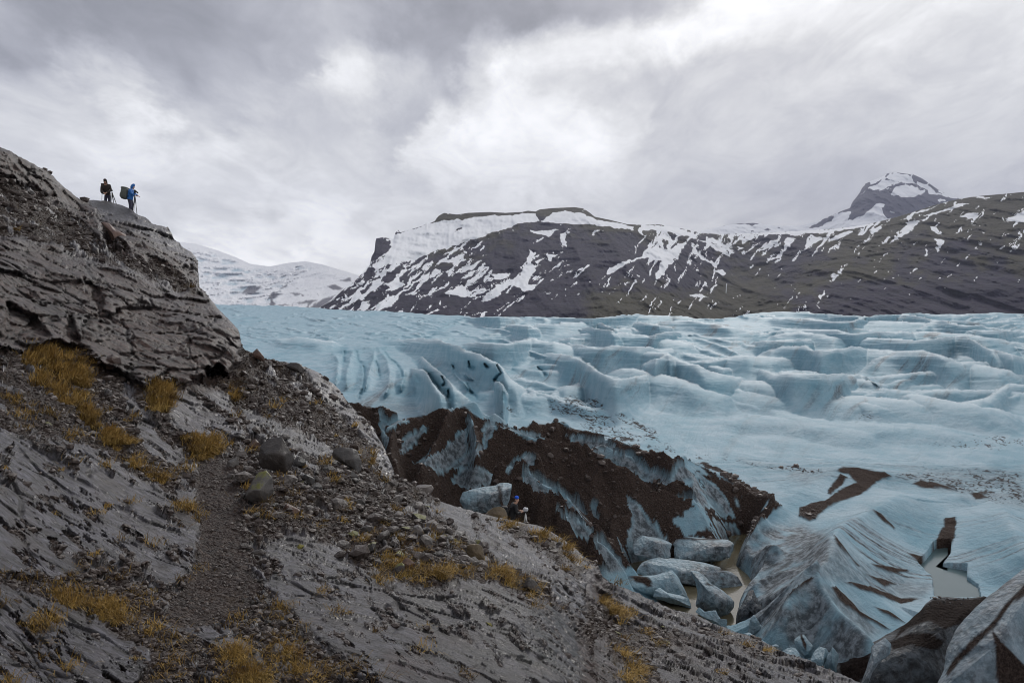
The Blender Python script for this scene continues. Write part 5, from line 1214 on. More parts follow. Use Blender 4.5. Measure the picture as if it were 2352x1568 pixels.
# relief at the scale of a metre and less
rc = tri_noise_dir(P, ROCK_AXIS, 2.2, 0.5)
rr = fbm(rc, 4, 0.5, ridged=True)
rb = fbm(P / 2.4, 6, 0.52)
rs = fbm(P / 0.5, 4, 0.55)
bed = np.array([0.25, -0.45, 0.86]); bed = bed / np.linalg.norm(bed)
al = P @ ROCK_AXIS
strat = fbm(np.stack([P @ bed / 0.85 + 0.25 * rb, al / 5.0, P[..., 1] / 6.0], -1), 4, 0.55)
strat_step = np.abs(((P @ bed / 1.5 + 0.5 * rb) % 1.0) - 0.5) * 2
b1, w1, w2 = blocks(P * np.array([0.36, 0.36, 0.60]) + 0.22 * fbm(P / 1.2, 3)[..., None])
b2, v1, v2 = blocks(P * np.array([1.0, 1.0, 1.6]) + 0.22 * fbm(P / 0.5, 3)[..., None])
crack = 1 - sstep(0.0, 0.07, w2 - w1); crack2 = 1 - sstep(0.0, 0.09, v2 - v1)
b3, ka, kb = blocks(tri_noise_dir(P, ROCK_AXIS, 1.9, 0.55) + 0.22 * fbm(P / 0.8, 3)[..., None])
b4, la, lb = blocks(tri_noise_dir(P, ROCK_AXIS, 0.62, 0.19) + 0.22 * fbm(P / 0.4 + 4, 3)[..., None])
brk = sstep(-0.15, 0.3, fbm(P / 3.0 + 11, 3) + 0.35 * sstep(1320, 1420, PX))
cut1 = (1 - sstep(0.0, 0.075, kb - ka)) * sstep(-0.2, 0.2, fbm(P / 1.3 + 3, 3)); cut2 = (1 - sstep(0.0, 0.10, lb - la)) * brk * sstep(-0.2, 0.2, fbm(P / 0.9 + 8, 3))
near = np.clip(D / 16, 0.45, 1.6)
a_bluff = (0.20 * b1 - 0.08 * crack + 0.10 * b2 - 0.05 * crack2 + 0.22 * rb + 0.08 * rs + 0.15 * strat + 0.10 * strat_step + 0.05 * rr) * near
calm = sstep(-8, 8, poly_sd(jx, jy, [(200, 452), (250, 455), (300, 472), (318, 494), (300, 506), (250, 498), (205, 478)], 30))
a_bluff = a_bluff * (1 - 0.8 * calm)
a_slab = (0.22 * rb + (0.05 * rs + 0.075 * rr + 0.10 * strat) * (1 - 0.65 * pale) + brk * (0.045 * b2 + 0.035 * b4) + 0.06 * b3 * (1 - 0.5 * pale) - 0.10 * cut1 - 0.06 * cut2) * near
lump = fbm(P / 0.28, 4, 0.62); lump2 = fbm(P / 0.09, 3, 0.6)
a_soil = (0.09 * lump + 0.045 * lump2 + 0.22 * fbm(P / 1.4, 4)) * np.clip(near, 0.6, 1.3) * (1 - 0.6 * path)
big = np.maximum(rock, 0)
rgt = sstep(1330, 1420, PX)
a_slab = a_slab + rgt * (0.22 * b1 + 0.10 * b2 + 0.10 * strat_step + 0.10 * strat) * near
disp = soil * a_soil + (1 - soil) * (big * a_bluff + (1 - big) * a_slab)
tedge = sstep(0, 10, PY0 - htops[None, :])
disp = disp * (0.25 + 0.75 * tedge)
vw = np.maximum(np.maximum(0.85 * big, 0.65 * slab) * (1 - soil), 0.5 * rgt)
P = (P + N * (disp * (1 - vw))[..., None]) * (1 - 1.35 * vw * disp / np.linalg.norm(P, axis=-1))[..., None]
crk = np.clip(np.where(big > .5, 0.9 * crack + 0.5 * crack2 + 0.5 * cut1, cut1 + 0.8 * cut2), 0, 1) * (1 - 0.45 * pale)
at = {'crk': crk.ravel(), 'soil': soil.ravel(), 'warm': warm.ravel(), 'moss': moss.ravel(), 'pale': pale.ravel()}
V = P.reshape(-1, 3); F = sheet_faces(VA); fr = first_rows(VA)
def back_drop(px, s):
    lo = sstep(1030, 1080, px) * (1 - sstep(1310, 1360, px))
    hi = 1 - sstep(400, 470, px)
    c1 = 0.30 * (1 - lo) + 0.10 * lo; c2 = 0.04 * (1 - lo) + 0.005 * lo
    return c1 * s + c2 * s * s
def hill_back(k, top):
    r = np.linalg.norm(top, axis=1, keepdims=True); dr = top / r
    s = 0.35 * k * k
    o = top + dr * s
    o[:, 2] -= back_drop(hpx, s)
    return o
nV = len(V)
zone = np.where(path > 0.5, 1, np.where(np.maximum(bl, cp) > 0, 2, np.where((slab > 0.5) & (soil < 0.5), 3, 0))).ravel()
zf = np.concatenate([zone, np.zeros(0, int)])
V, F, at = skirt(V, F, at, fr, len(hpx), hill_back, 8)
zone = np.concatenate([zone, np.tile(zone[fr], 8)])
fz = np.zeros(len(F), int)
for k in (1, 2, 3): fz[(zone[F] == k).sum(1) >= 3] = k
for k, nm in ((0, 'hillside'), (1, 'path'), (2, 'cliff'), (3, 'bedrock')):
    v, f, a = compact(V, F[fz == k], at)
    link(nm, mesh_from(nm, v, f, M_HILL, a), kind='structure')
HILL = dict(P=P, N=N, PX=PX, PY=PY, VA=VA, soil=soil, path=path, gr=gr, D=D, rock=rock, slab=slab)

def hill_pt(px, py):
    """ground point (with relief) seen at a picture position"""
    c = int(np.clip(round((px - hpx[0]) / HSTEP), 0, len(hpx) - 1)); r = int(np.clip(round((py - hpy[0]) / HSTEP), 0, len(hpy) - 1))
    r = max(r, int(VA[:, c].argmax()))
    return P_H[r, c].copy()
P_H = P
def crest_pt(px, s):
    """ground point s metres behind the skyline at column px"""
    c = int(np.clip(round((px - hpx[0]) / HSTEP), 0, len(hpx) - 1))
    t = V[fr[c]].astype(float); dr = t / np.linalg.norm(t)
    o = t + dr * s; o[2] -= float(back_drop(np.array(float(px)), s))
    return o

# ------------------------------------------------------------------ solids that keep a traced silhouette but have their own depth
def solid(name, poly, d, thick, mat, seed=0, tilt=0.0, power=2.4, rough=0.10, rings=16, nang=72, center=None, rub=0.06, dirt=None, back=None, facet=0.0, freq=1.0, kind=None, parent=None, cuts=0, base_dirt=0.0):
    poly = np.asarray(poly, float)
    if center is None: center = (poly.max(0) + poly.min(0)) / 2 * 0.5 + poly.mean(0) * 0.5
    center = np.asarray(center, float)
    q = poly - center
    # resample the outline by length and order it by angle (star shape about the centre)
    L = np.r_[0, np.cumsum(np.hypot(*np.diff(np.r_[poly, poly[:1]], axis=0).T))]
    t = np.linspace(0, L[-1], nang, endpoint=False)
    pc = np.r_[poly, poly[:1]]
    bx = np.interp(t, L, pc[:, 0]); by = np.interp(t, L, pc[:, 1])
    b = np.stack([bx, by], -1) - center
    size = np.hypot(*(poly.max(0) - poly.min(0)))
    b = b * (1 + rub * fbm(np.stack([t / size * 7, t * 0 + seed, t * 0], -1), 3))[:, None]
    r = np.sin(np.linspace(0, math.pi / 2, rings)) ; r[0] = 0.0
    h = (poly[:, 1].max() - poly[:, 1].min())
    def layer(sgn, th):
        out = []
        for k in range(1, rings):
            px = center[0] + b[:, 0] * r[k]; py = center[1] + b[:, 1] * r[k]
            prof = (1 - r[k] ** power)
            dd = d + tilt * (poly[:, 1].max() - py) / h + sgn * th * prof
            out.append(unproj(px, py, dd))
        return out
    fr_ = layer(-1, thick); bk = layer(1, back if back is not None else thick)[:-1]
    c0 = unproj(center[0], center[1], d + tilt * (poly[:, 1].max() - center[1]) / h - thick)[None]
    c1 = unproj(center[0], center[1], d + tilt * (poly[:, 1].max() - center[1]) / h + (back if back is not None else thick))[None]
    V = np.concatenate([c0] + fr_ + bk[::-1] + [c1], 0)
    n = nang; nr = len(fr_) + len(bk)
    idx = 1 + np.arange(nr * n).reshape(nr, n)
    F = []
    a = idx[:-1]; bb = idx[1:]
    quads = np.stack([a, np.roll(a, -1, 1), np.roll(bb, -1, 1), bb], -1).reshape(-1, 4)
    cap0 = np.stack([np.zeros(n, int), np.zeros(n, int), np.roll(idx[0], -1), idx[0]], -1)
    last = len(V) - 1
    cap1 = np.stack([np.full(n, last), np.full(n, last), idx[-1], np.roll(idx[-1], -1)], -1)
    # relief
    cen = V.mean(0); dirn = V - cen; dirn /= np.linalg.norm(dirn, axis=1, keepdims=True)
    S = seed * 3.7; wsz = size / FOC * d
    nse = fbm(V * (2.2 * freq / wsz) + S, 5, 0.55) * rough * wsz
    if facet:
        f1, f2 = worley(V * (2.6 * freq / wsz) + S + 0.15 * fbm(V * 4 / wsz, 2)[:, None])
        nse = nse - (f1 - 0.45) * facet * wsz
    mid_ = np.zeros(len(V)); 
    mid_[1:1 + nr * n] = np.repeat(np.r_[1 - r[1:] ** 6, (1 - r[1:-1] ** 6)[::-1]], n); mid_[0] = mid_[-1] = 1
    V = V + dirn * (nse * (0.25 + 0.75 * mid_))[:, None]
    if cuts:
        rg = np.random.default_rng(seed); cen = V.mean(0); half = np.abs(V - cen).max(0) + 1e-6; rel = (V - cen) / half
        vd = -cen / np.linalg.norm(cen)
        for _ in range(cuts):
            nn_ = rg.normal(size=3) + vd * 1.5 + np.array([0, 0, .4]); nn_ /= np.linalg.norm(nn_); k_ = rg.uniform(.30, .62)
            dp = rel @ nn_; mm = dp > k_; rel[mm] -= nn_ * ((dp[mm] - k_) * .85)[:, None]
        V = cen + rel * half
    QX, QY = proj(V)
    dm = np.zeros(len(V)) + (min(base_dirt, 1) * sstep(-0.5 - 1.2 * (base_dirt > .9), 0.35 - 0.5 * (base_dirt > .9), fbm(V * 3.2 / max(wsz, .5) + 2, 5, 0.6)) if base_dirt else 0)
    for pl in (dirt or []):
        nn = fbm(V * 3.0 / max(wsz, .5) + 5, 4, 0.6)
        dm = np.maximum(dm, sstep(-2.5, 2.5, poly_sd(QX + 6 * nn, QY + 5 * fbm(V * 5 / max(wsz, .5), 3), pl, 30)))
    verts = V
    me = bpy.data.meshes.new(name)
    faces = [tuple(x) for x in quads] + [(x[0], x[2], x[3]) for x in cap0] + [(x[0], x[2], x[3]) for x in cap1]
    o3 = verts.mean(0)
    me.from_pydata((verts - o3).tolist(), [], faces)
    me.polygons.foreach_set('use_smooth', np.full(len(me.polygons), True))
    me.materials.append(mat)
    at_ = me.attributes.new('dirt', 'FLOAT', 'POINT'); at_.data.foreach_set('value', dm.astype(f32))
    import bmesh
    bm = bmesh.new(); bm.from_mesh(me); bmesh.ops.recalc_face_normals(bm, faces=bm.faces); bm.to_mesh(me); bm.free()
    me.update()
    o = link(name, me, parent=parent, kind=kind); o.location = o3
    return o

M_ICE_GREY = mat_block('grey_crusted_ice', 0.15, 0.95, 0.4)
M_ICE_BLUE = mat_block('blue_ice', 0.0, 0.5, 0.75)
M_ICE_PALE = mat_block('clear_pale_ice', 0.0, 0.35, 0.25)
M_ICE_DIRTY = mat_block('silt_covered_ice', 0.8, 1.0, 0.1, 0.5, 0.45)
M_ICE_BLADE = mat_block('grey_blade_ice', 0.35, 0.9, 0.1, 0.0, 0.8)

def tagit(o, label, cat, group=None):
    o['label'] = label; o['category'] = cat
    if group: o['group'] = group
    return o

GI = 'ice blocks in and beside the meltwater pond'
tagit(solid('ice_block', TP_([(1345, 665), (1368, 602), (1400, 562), (1450, 542), (1530, 524), (1570, 536), (1650, 536), (1760, 546), (1900, 576), (2035, 612), (2060, 632), (2130, 645), (2200, 710), (2268, 778), (2240, 802), (2100, 802), (1950, 790), (1800, 760), (1600, 730), (1450, 700)]), 39.2, 1.3, M_ICE_GREY, 1, cuts=6, tilt=1.6, rough=.05, freq=1.6, facet=.03, nang=110, center=TP_([(1780, 665)])[0],
      dirt=[TP_([(2030, 612), (2060, 620), (2050, 700), (2060, 780), (2035, 780), (2040, 690)])]), 'long low grey ice block with a dark crack, behind the arched blue block', 'ice block', GI)
tagit(solid('ice_block', TP_([(1248, 722), (1270, 682), (1350, 680), (1480, 670), (1600, 642), (1720, 622), (1790, 622), (1830, 660), (1820, 760), (1810, 860), (1830, 960), (1800, 960), (1700, 920), (1600, 892), (1480, 852), (1400, 835), (1280, 775)]), 36.6, 1.2, M_ICE_BLUE, 2, cuts=6, tilt=1.2, rough=.07, freq=1.5, facet=.05, nang=100,
      dirt=[TP_([(1270, 690), (1350, 685), (1440, 690), (1480, 730), (1470, 770), (1430, 780), (1400, 745), (1340, 740), (1320, 710)]), TP_([(1775, 700), (1795, 640), (1800, 720), (1785, 800), (1790, 870), (1770, 840)])]), 'arched pale blue ice block with a brown silt patch on its left end', 'ice block', GI)
tagit(solid('ice_block', TP_([(1790, 640), (1850, 640), (1900, 680), (1960, 740), (2040, 790), (2115, 850), (2146, 895), (2140, 945), (2105, 1010), (2060, 1050), (1980, 1020), (1870, 975), (1830, 930), (1845, 830), (1830, 740)]), 35.8, 1.1, M_ICE_GREY, 3, tilt=.9, rough=.06, freq=1.3, nang=90,
      dirt=[TP_([(1905, 750), (1930, 735), (1980, 755), (1950, 765)])]), 'smooth rounded grey ice block at the right end of the arched blue one', 'ice block', GI)
tagit(solid('ice_block', TP_([(1478, 855), (1490, 800), (1540, 782), (1600, 822), (1700, 838), (1770, 870), (1800, 940), (1700, 925), (1600, 900)]), 35.3, .6, M_ICE_PALE, 4, tilt=.3, rough=.06, facet=.06), 'small pale ice chunk leaning on the front of the arched blue block', 'ice block', GI)
tagit(solid('ice_block', TP_([(1268, 385), (1300, 360), (1350, 342), (1440, 340), (1490, 328), (1560, 322), (1620, 342), (1650, 400), (1640, 470), (1662, 545), (1560, 545), (1440, 540), (1310, 505), (1280, 440)]), 41.2, 1.4, M_ICE_GREY, 5, cuts=6, tilt=1.4, rough=.06, freq=1.4, facet=.04, nang=84), 'bulging grey ice lump below the brown debris ridge, left of the wall block', 'ice block', GI)
tagit(solid('ice_block', TP_([(1630, 420), (1660, 370), (1760, 352), (1870, 366), (2010, 368), (2118, 374), (2140, 405), (2150, 545), (2060, 574), (1900, 574), (1750, 562), (1665, 545)]), 42.2, 1.4, M_ICE_GREY, 6, cuts=4, tilt=.8, power=5, rough=.05, freq=1.5, facet=.03, nang=90,
      dirt=[TP_([(1580, 340), (1640, 315), (1720, 345), (1760, 370), (1700, 385), (1620, 370)]), TP_([(1700, 365), (1900, 372), (2100, 376), (2120, 384), (1900, 388), (1720, 384)])]), 'straight walled grey ice block with a silt line along its top, behind the pond', 'ice block', GI)
tagit(solid('ice_block', TP_([(1830, 975), (1855, 932), (1890, 978), (1950, 968), (2000, 965), (2040, 1042), (2088, 1040), (2086, 1135), (2000, 1092), (1900, 1035)]), 32.6, .45, M_ICE_PALE, 7, cuts=4, rough=.08, facet=.12), 'jagged white ice shard at the water edge below the rounded grey block', 'ice shard', 'ice shards along the rock shore')
tagit(solid('ice_block', TL([(-40, 1090), (-10, 960), (40, 870), (80, 800), (115, 788), (150, 880), (195, 960), (180, 1070), (130, 1020), (90, 1000), (60, 1110), (0, 1110)]), 34.2, .8, M_ICE_DIRTY, 8, tilt=.8, rough=.08, facet=.08), 'dark grey cracked ice block with a hollow in its middle, beside two thin pillars', 'ice block', GI)
tagit(solid('ice_pillar', TL([(190, 1090), (200, 960), (235, 848), (265, 880), (292, 912), (272, 1010), (225, 1110)]), 33.2, .4, M_ICE_DIRTY, 9, cuts=4, rough=.06, facet=.10), 'thin dark grey ice pillar with a pointed top, at the foot of the striped ice ridge', 'ice pillar', 'ice pillars below the striped ridge')
tagit(solid('ice_pillar', TL([(65, 1155), (78, 1080), (112, 990), (150, 1040), (202, 1112), (195, 1160), (130, 1170)]), 32.0, .4, M_ICE_PALE, 10, cuts=4, rough=.07, facet=.14), 'pale faceted ice pillar standing in the muddy water, left of the rounded one', 'ice pillar', 'ice pillars below the striped ridge')
tagit(solid('ice_pillar', TL([(195, 1180), (238, 1052), (275, 1036), (305, 1060), (335, 1130), (345, 1200), (290, 1260), (215, 1230)]), 31.2, .45, M_ICE_PALE, 11, cuts=4, rough=.05, facet=.08), 'rounded pale ice pillar standing in the muddy water next to the dark ice foot', 'ice pillar', 'ice pillars below the striped ridge')
tagit(solid('ice_shard', TL([(15, 1165), (80, 1148), (150, 1190), (235, 1242), (210, 1268), (100, 1225)]), 30.2, .25, M_ICE_PALE, 12, rough=.06, facet=.1), 'flat white ice shard lying on the rock shore below the pillars', 'ice shard', 'ice shards along the rock shore')
tagit(solid('ice_shard', TL([(205, 1280), (300, 1245), (330, 1262), (240, 1300)]), 29.6, .2, M_ICE_PALE, 13, rough=.05), 'narrow pale ice sliver just right of the flat white shard', 'ice shard', 'ice shards along the rock shore')
tagit(solid('ice_block', TL([(295, 1305), (340, 1235), (380, 1200), (440, 1232), (500, 1330), (555, 1440), (580, 1540), (500, 1510), (420, 1450), (370, 1390)]), 27.6, .7, M_ICE_BLUE, 14, cuts=4, tilt=.6, rough=.07, facet=.08,
      dirt=[TL([(240, 1310), (330, 1230), (390, 1190), (450, 1235), (400, 1250), (330, 1290)])]), 'blue ice block with a dirty brown crown, leftmost of the fan at the rock edge', 'ice block', 'fan of blue ice blocks by the rock')
tagit(solid('ice_block', TL([(438, 1190), (510, 1142), (560, 1200), (612, 1262), (590, 1360), (560, 1400), (520, 1330), (455, 1245)]), 28.6, .7, M_ICE_BLUE, 15, cuts=4, tilt=.4, rough=.07, facet=.08, dirt=[TL([(500, 1142), (520, 1145), (560, 1240), (545, 1300), (525, 1250)])]), 'pale blue ice block with a dark seam, upright at the back of the fan', 'ice block', 'fan of blue ice blocks by the rock')
tagit(solid('ice_block', TL([(588, 1540), (572, 1420), (618, 1280), (660, 1218), (722, 1268), (752, 1312), (705, 1400), (695, 1490), (640, 1550)]), 27.8, .6, M_ICE_BLUE, 16, cuts=4, rough=.07, facet=.08), 'pointed blue ice block in the middle of the fan, right of the dark gap', 'ice block', 'fan of blue ice blocks by the rock')
tagit(solid('ice_block', TL([(690, 1490), (718, 1350), (768, 1270), (832, 1322), (800, 1420), (805, 1540), (700, 1545)]), 27.4, .6, M_ICE_BLUE, 17, cuts=4, rough=.07, facet=.08), 'rightmost blue ice block of the fan, against the dark debris mound', 'ice block', 'fan of blue ice blocks by the rock')
# foreground ice, bottom right
tagit(solid('debris_mound', TL([(790, 1450), (828, 1335), (900, 1270), (1000, 1272), (1075, 1240), (1200, 1170), (1262, 1130), (1372, 1080), (1442, 1010), (1500, 968), (1540, 915), (1600, 868), (1700, 862), (1760, 866), (1900, 870), (2032, 848), (2090, 900), (2000, 1100), (1900, 1300), (1800, 1700), (880, 1700), (800, 1560)]), 26.8, 1.6, M_ICE_DIRTY, 18, base_dirt=.88, tilt=3.4, rough=.06, freq=2.4, facet=.03, nang=130, rings=34, center=TL([(1420, 1330)])[0], rub=.02,
      dirt=[TL([(1440, 1010), (1540, 915), (1600, 868), (1900, 868), (2040, 845), (2060, 900), (1900, 1000), (1820, 1090), (1700, 1130), (1560, 1060), (1400, 1110), (1250, 1230), (1330, 1100)]), TL([(880, 1290), (1000, 1270), (1080, 1300), (1060, 1480), (960, 1600), (860, 1600), (820, 1400)]), TL([(1230, 1230), (1420, 1140), (1600, 1150), (1700, 1230), (1640, 1300), (1400, 1260), (1260, 1300)])]), 'dark debris-covered ice mound at the bottom right with stones along its rim', 'ice mound')
tagit(solid('ice_fin', TL([(975, 1640), (1050, 1450), (1085, 1330), (1090, 1262), (1200, 1196), (1252, 1250), (1240, 1330), (1150, 1400), (1100, 1480), (1040, 1640)]), 24.9, .5, M_ICE_BLADE, 19, tilt=.9, rough=.06, facet=.05), 'narrow pale ice fin on the left flank of the dark debris mound', 'ice fin')
tagit(solid('ice_slab', TL([(1560, 1720), (1688, 1460), (1708, 1290), (1780, 1150), (1860, 1042), (1950, 950), (2052, 858), (2200, 740), (2352, 622), (2650, 400), (2700, 1720)]), 23.6, 1.6, M_ICE_BLADE, 20, base_dirt=.10, tilt=3.2, power=1.7, rough=.035, freq=3.0, facet=.02, nang=130, rings=34, center=TL([(2150, 1230)])[0], rub=.01,
      dirt=[TL([(1700, 1500), (1760, 1390), (1900, 1230), (2060, 1090), (2200, 900), (2360, 735), (2660, 520), (2660, 640), (2360, 830), (2250, 900), (2110, 1100), (1980, 1230), (1840, 1380), (1720, 1520)]), TL([(2088, 1110), (2130, 1180), (2200, 1260), (2352, 1420), (2660, 1600), (2660, 1720), (2150, 1720), (2120, 1560), (2110, 1330)])]), 'large grey ice slab with a diagonal brown dirt stripe in the bottom right corner', 'ice slab')  # stripe is dirt; second outline paints the hollow underside's shade in dirt colour
# grey block behind the lone hiker
tagit(solid('ice_block', [(1056, 1147), (1062, 1130), (1085, 1122), (1112, 1116), (1138, 1112), (1150, 1104), (1165, 1104), (1186, 1114), (1196, 1128), (1200, 1158), (1196, 1190), (1160, 1200), (1100, 1185), (1064, 1172)], 37.0, 1.2, M_ICE_GREY, 21, cuts=6, tilt=.6, rough=.05, freq=1.3, facet=.03, dirt=[[(1144, 1112), (1150, 1118), (1156, 1150), (1168, 1180), (1158, 1180), (1148, 1150)]]), 'pale grey ice block with a dark crack, directly behind the hiker in the blue beanie', 'ice block')

# ------------------------------------------------------------------ boulders that the photograph lets one pick out
def S4(l): return [(508.1 + .2778 * x, 871 + .2778 * y) for x, y in l]
def S5(l): return [(508.1 + .2778 * x, 1132.4 + .2778 * y) for x, y in l]
def S6(l): return [(1088.9 + .2778 * x, 1132.4 + .2778 * y) for x, y in l]
def S1(l): return [(.2778 * x, 290.4 + .2778 * y) for x, y in l]
def S2(l): return [(.2778 * x, 725.9 + .2778 * y) for x, y in l]
def S3(l): return [(435.5 + .2778 * x, 508 + .2778 * y) for x, y in l]

BREF = []
def boulder(poly, label, mat, seed, thick=None, d=None, sink=0.0, **kw):
    poly = np.asarray(poly, float)
    cx, by = poly[:, 0].mean(), poly[:, 1].max()
    g = hill_pt(cx, by - 2)
    dd = d if d is not None else g[1]
    w = (poly[:, 0].max() - poly[:, 0].min()) / FOC * dd; h_ = (poly[:, 1].max() - poly[:, 1].min()) / FOC * dd
    th = thick if thick is not None else 0.42 * min(w, h_ * 1.3)
    o = solid('boulder', poly, dd + 0.15 * th, th, mat, seed, tilt=0.35 * h_, power=kw.pop('power', 2.2), rough=kw.pop('rough', .07), facet=kw.pop('facet', .08), rings=16, nang=64, cuts=8, **kw)
    sh_ = label.split(',')[0]
    for w_ in (' with ', ' beside ', ' at the ', ' below ', ' on the ', ' in the ', ' leaning ', ' lodged ', ' behind ', ' next to ', ' touching ', ' lying ', ' tucked ', ' fallen ', ' right of ', ' left of ', ' above ', ' under ', ' low in ', ' low on ', ' just ', ' near ', ' by itself', ' capped '):
        sh_ = sh_.split(w_)[0]
    BREF.append((o, cx, poly[:, 1].mean(), sh_))
    return tagit(o, label, 'boulder')

boulder(S4([(300, 690), (318, 560), (340, 500), (380, 468), (450, 455), (500, 462), (540, 520), (590, 590), (632, 650), (620, 700), (560, 740), (540, 780), (430, 760), (340, 740)]), 'largest dark boulder beside the path, with a rounded top', M_BOULDER_DARK, 31)
boulder(S4([(915, 620), (935, 580), (980, 555), (1080, 562), (1130, 590), (1160, 650), (1182, 740), (1160, 770), (1080, 740), (985, 690), (920, 650)]), 'flat topped grey brown boulder below the dark scree slope', M_BOULDER_GREY, 32)
boulder(S4([(165, 920), (200, 850), (250, 790), (330, 765), (375, 748), (410, 790), (440, 880), (485, 920), (460, 970), (400, 1000), (370, 1060), (260, 1060), (190, 1000)]), 'brown boulder with a mossy dark base, in front of the largest dark one', M_STONE_MOSS, 33)
boulder(S1([(838, 800), (860, 790), (900, 800), (960, 850), (1040, 900), (1090, 950), (1112, 990), (1115, 1050), (1080, 1070), (1030, 1055), (960, 1000), (920, 940), (890, 870)]), 'smooth reddish boulder lodged in the ledge below the two photographers', M_BOULDER_RED, 34, d=39.5, facet=.07)
boulder(S3([(478, 1090), (495, 1035), (508, 1020), (560, 1060), (600, 1100), (640, 1150), (652, 1175), (600, 1160), (540, 1130), (490, 1110)]), 'pointed brown boulder leaning on the crest above the glacier', M_BOULDER_RED, 35, facet=.08)
boulder(S3([(795, 1195), (830, 1165), (880, 1168), (930, 1185), (950, 1230), (930, 1262), (870, 1240), (810, 1215)]), 'rounded dark boulder on the crest of the scree slope', M_BOULDER_DARK, 36)
boulder(S3([(415, 1125), (430, 1100), (480, 1105), (502, 1128), (470, 1138)]), 'low grey slab at the foot of the pointed brown boulder', M_BOULDER_GREY, 37)
boulder(S4([(1575, 880), (1620, 850), (1690, 835), (1740, 860), (1785, 920), (1790, 980), (1720, 1000), (1650, 960), (1600, 920)]), 'brown boulder at the upper end of the bare rock, beside the dark debris', M_BOULDER_DARK, 38, d=25.5)
boulder([(1110, 1182), (1116, 1172), (1130, 1164), (1148, 1162), (1162, 1170), (1176, 1184), (1180, 1197), (1150, 1197), (1120, 1192)], 'low olive brown boulder just in front of the hiker in the blue beanie', M_BOULDER_OCHRE, 39, d=28.2, thick=.35, facet=.06)
boulder(S5([(2030, 425), (2090, 412), (2170, 425), (2182, 470), (2178, 560), (2140, 580), (2080, 570), (2030, 500)]), 'square ochre boulder at the edge of the bare rock slab', M_BOULDER_OCHRE, 40, facet=.06, power=4)
boulder(S6([(385, 700), (400, 675), (440, 678), (510, 730), (572, 790), (575, 820), (540, 840), (480, 810), (400, 770)]), 'long brown boulder at the lower end of the stone pile, on the smooth slab', M_BOULDER_DARK, 41, facet=.08)
boulder(S6([(545, 745), (560, 718), (600, 712), (632, 735), (634, 762), (600, 780), (560, 772)]), 'round dark stone by itself on the bare slab, past the stone pile', M_BOULDER_DARK, 42, facet=.05)
boulder(S5([(1545, 300), (1570, 255), (1620, 248), (1665, 290), (1688, 340), (1660, 375), (1590, 360), (1548, 330)]), 'blocky grey boulder at the top of the stone pile', M_BOULDER_GREY, 43)
boulder(S5([(1535, 490), (1560, 462), (1640, 480), (1708, 520), (1700, 555), (1640, 560), (1560, 530)]), 'long grey boulder low in the stone pile, above the pinkish one', M_BOULDER_GREY, 44)
boulder(S5([(1495, 560), (1520, 530), (1560, 535), (1615, 595), (1605, 625), (1560, 648), (1510, 610)]), 'pinkish brown stone at the bottom of the pile, beside the bright moss', M_BOULDER_RED, 45)
boulder(S5([(1430, 600), (1450, 570), (1490, 565), (1530, 600), (1532, 660), (1490, 685), (1440, 655)]), 'round stone capped with yellow green moss, at the very bottom of the pile', M_STONE_MOSS, 46, facet=.05)
boulder(S5([(1405, 490), (1440, 462), (1500, 462), (1530, 500), (1528, 540), (1460, 548), (1410, 530)]), 'dark stone with a mossy side, left of the long grey boulder in the pile', M_STONE_MOSS, 47)
boulder(S4([(525, 1050), (545, 1015), (600, 1005), (640, 1050), (652, 1090), (610, 1130), (550, 1120), (500, 1090)]), 'purplish tilted slab boulder below the mossy based boulder', M_BOULDER_RED, 48)
boulder(S4([(660, 810), (690, 780), (720, 775), (800, 830), (780, 870), (720, 885), (680, 850)]), 'dark wedge shaped boulder right of the mossy based boulder', M_BOULDER_DARK, 49)
boulder(S4([(985, 775), (1010, 752), (1080, 750), (1125, 780), (1144, 820), (1120, 846), (1060, 840), (1000, 800)]), 'smooth grey boulder under the flat topped one', M_BOULDER_GREY, 50, facet=.06)
boulder(S5([(228, 490), (262, 452), (320, 446), (395, 480), (390, 505), (320, 515), (240, 512)]), 'flat dark slab stone beside the path, at the head of the smooth slab', M_BOULDER_DARK, 51)
boulder(S4([(625, 630), (645, 600), (690, 598), (730, 635), (722, 665), (660, 668)]), 'small grey boulder touching the right side of the largest dark one', M_BOULDER_GREY, 52)
boulder(S4([(50, 690), (80, 650), (120, 640), (162, 670), (150, 720), (100, 740), (55, 735)]), 'grey stone left of the largest dark boulder, next to the path', M_BOULDER_GREY, 53)
boulder(S4([(105, 610), (140, 585), (190, 590), (215, 620), (180, 655), (125, 650)]), 'small brown stone behind the grey one left of the largest boulder', M_STONE, 54)
boulder(S4([(225, 545), (260, 500), (310, 480), (330, 520), (315, 570), (240, 570)]), 'brown stone tucked behind the left shoulder of the largest boulder', M_BOULDER_RED, 55)
boulder(S4([(100, 470), (140, 445), (190, 455), (205, 490), (150, 500)]), 'dark stone at the foot of the grey slab above the path', M_BOULDER_DARK, 56)
boulder(S5([(540, 310), (555, 275), (585, 265), (612, 310), (605, 335), (565, 330)]), 'upright blue grey stone left of the stone pile', M_BOULDER_GREY, 57)
boulder(S5([(350, 265), (380, 242), (420, 250), (425, 275), (385, 290)]), 'small smooth grey stone near the path, left of the upright one', M_BOULDER_GREY, 58)
boulder(S5([(1440, 245), (1470, 232), (1530, 270), (1540, 300), (1500, 296), (1450, 270)]), 'thin tilted slab stone next to the blocky grey boulder', M_BOULDER_GREY, 59)
boulder(S5([(1885, 600), (1930, 570), (1965, 620), (1960, 660), (1920, 655)]), 'pale upright stone at the lower right of the stone pile', M_BOULDER_GREY, 60)
boulder(S5([(1945, 540), (1980, 508), (2040, 502), (2066, 530), (2030, 560), (1970, 562)]), 'grey stone just left of the square ochre boulder', M_BOULDER_GREY, 61)
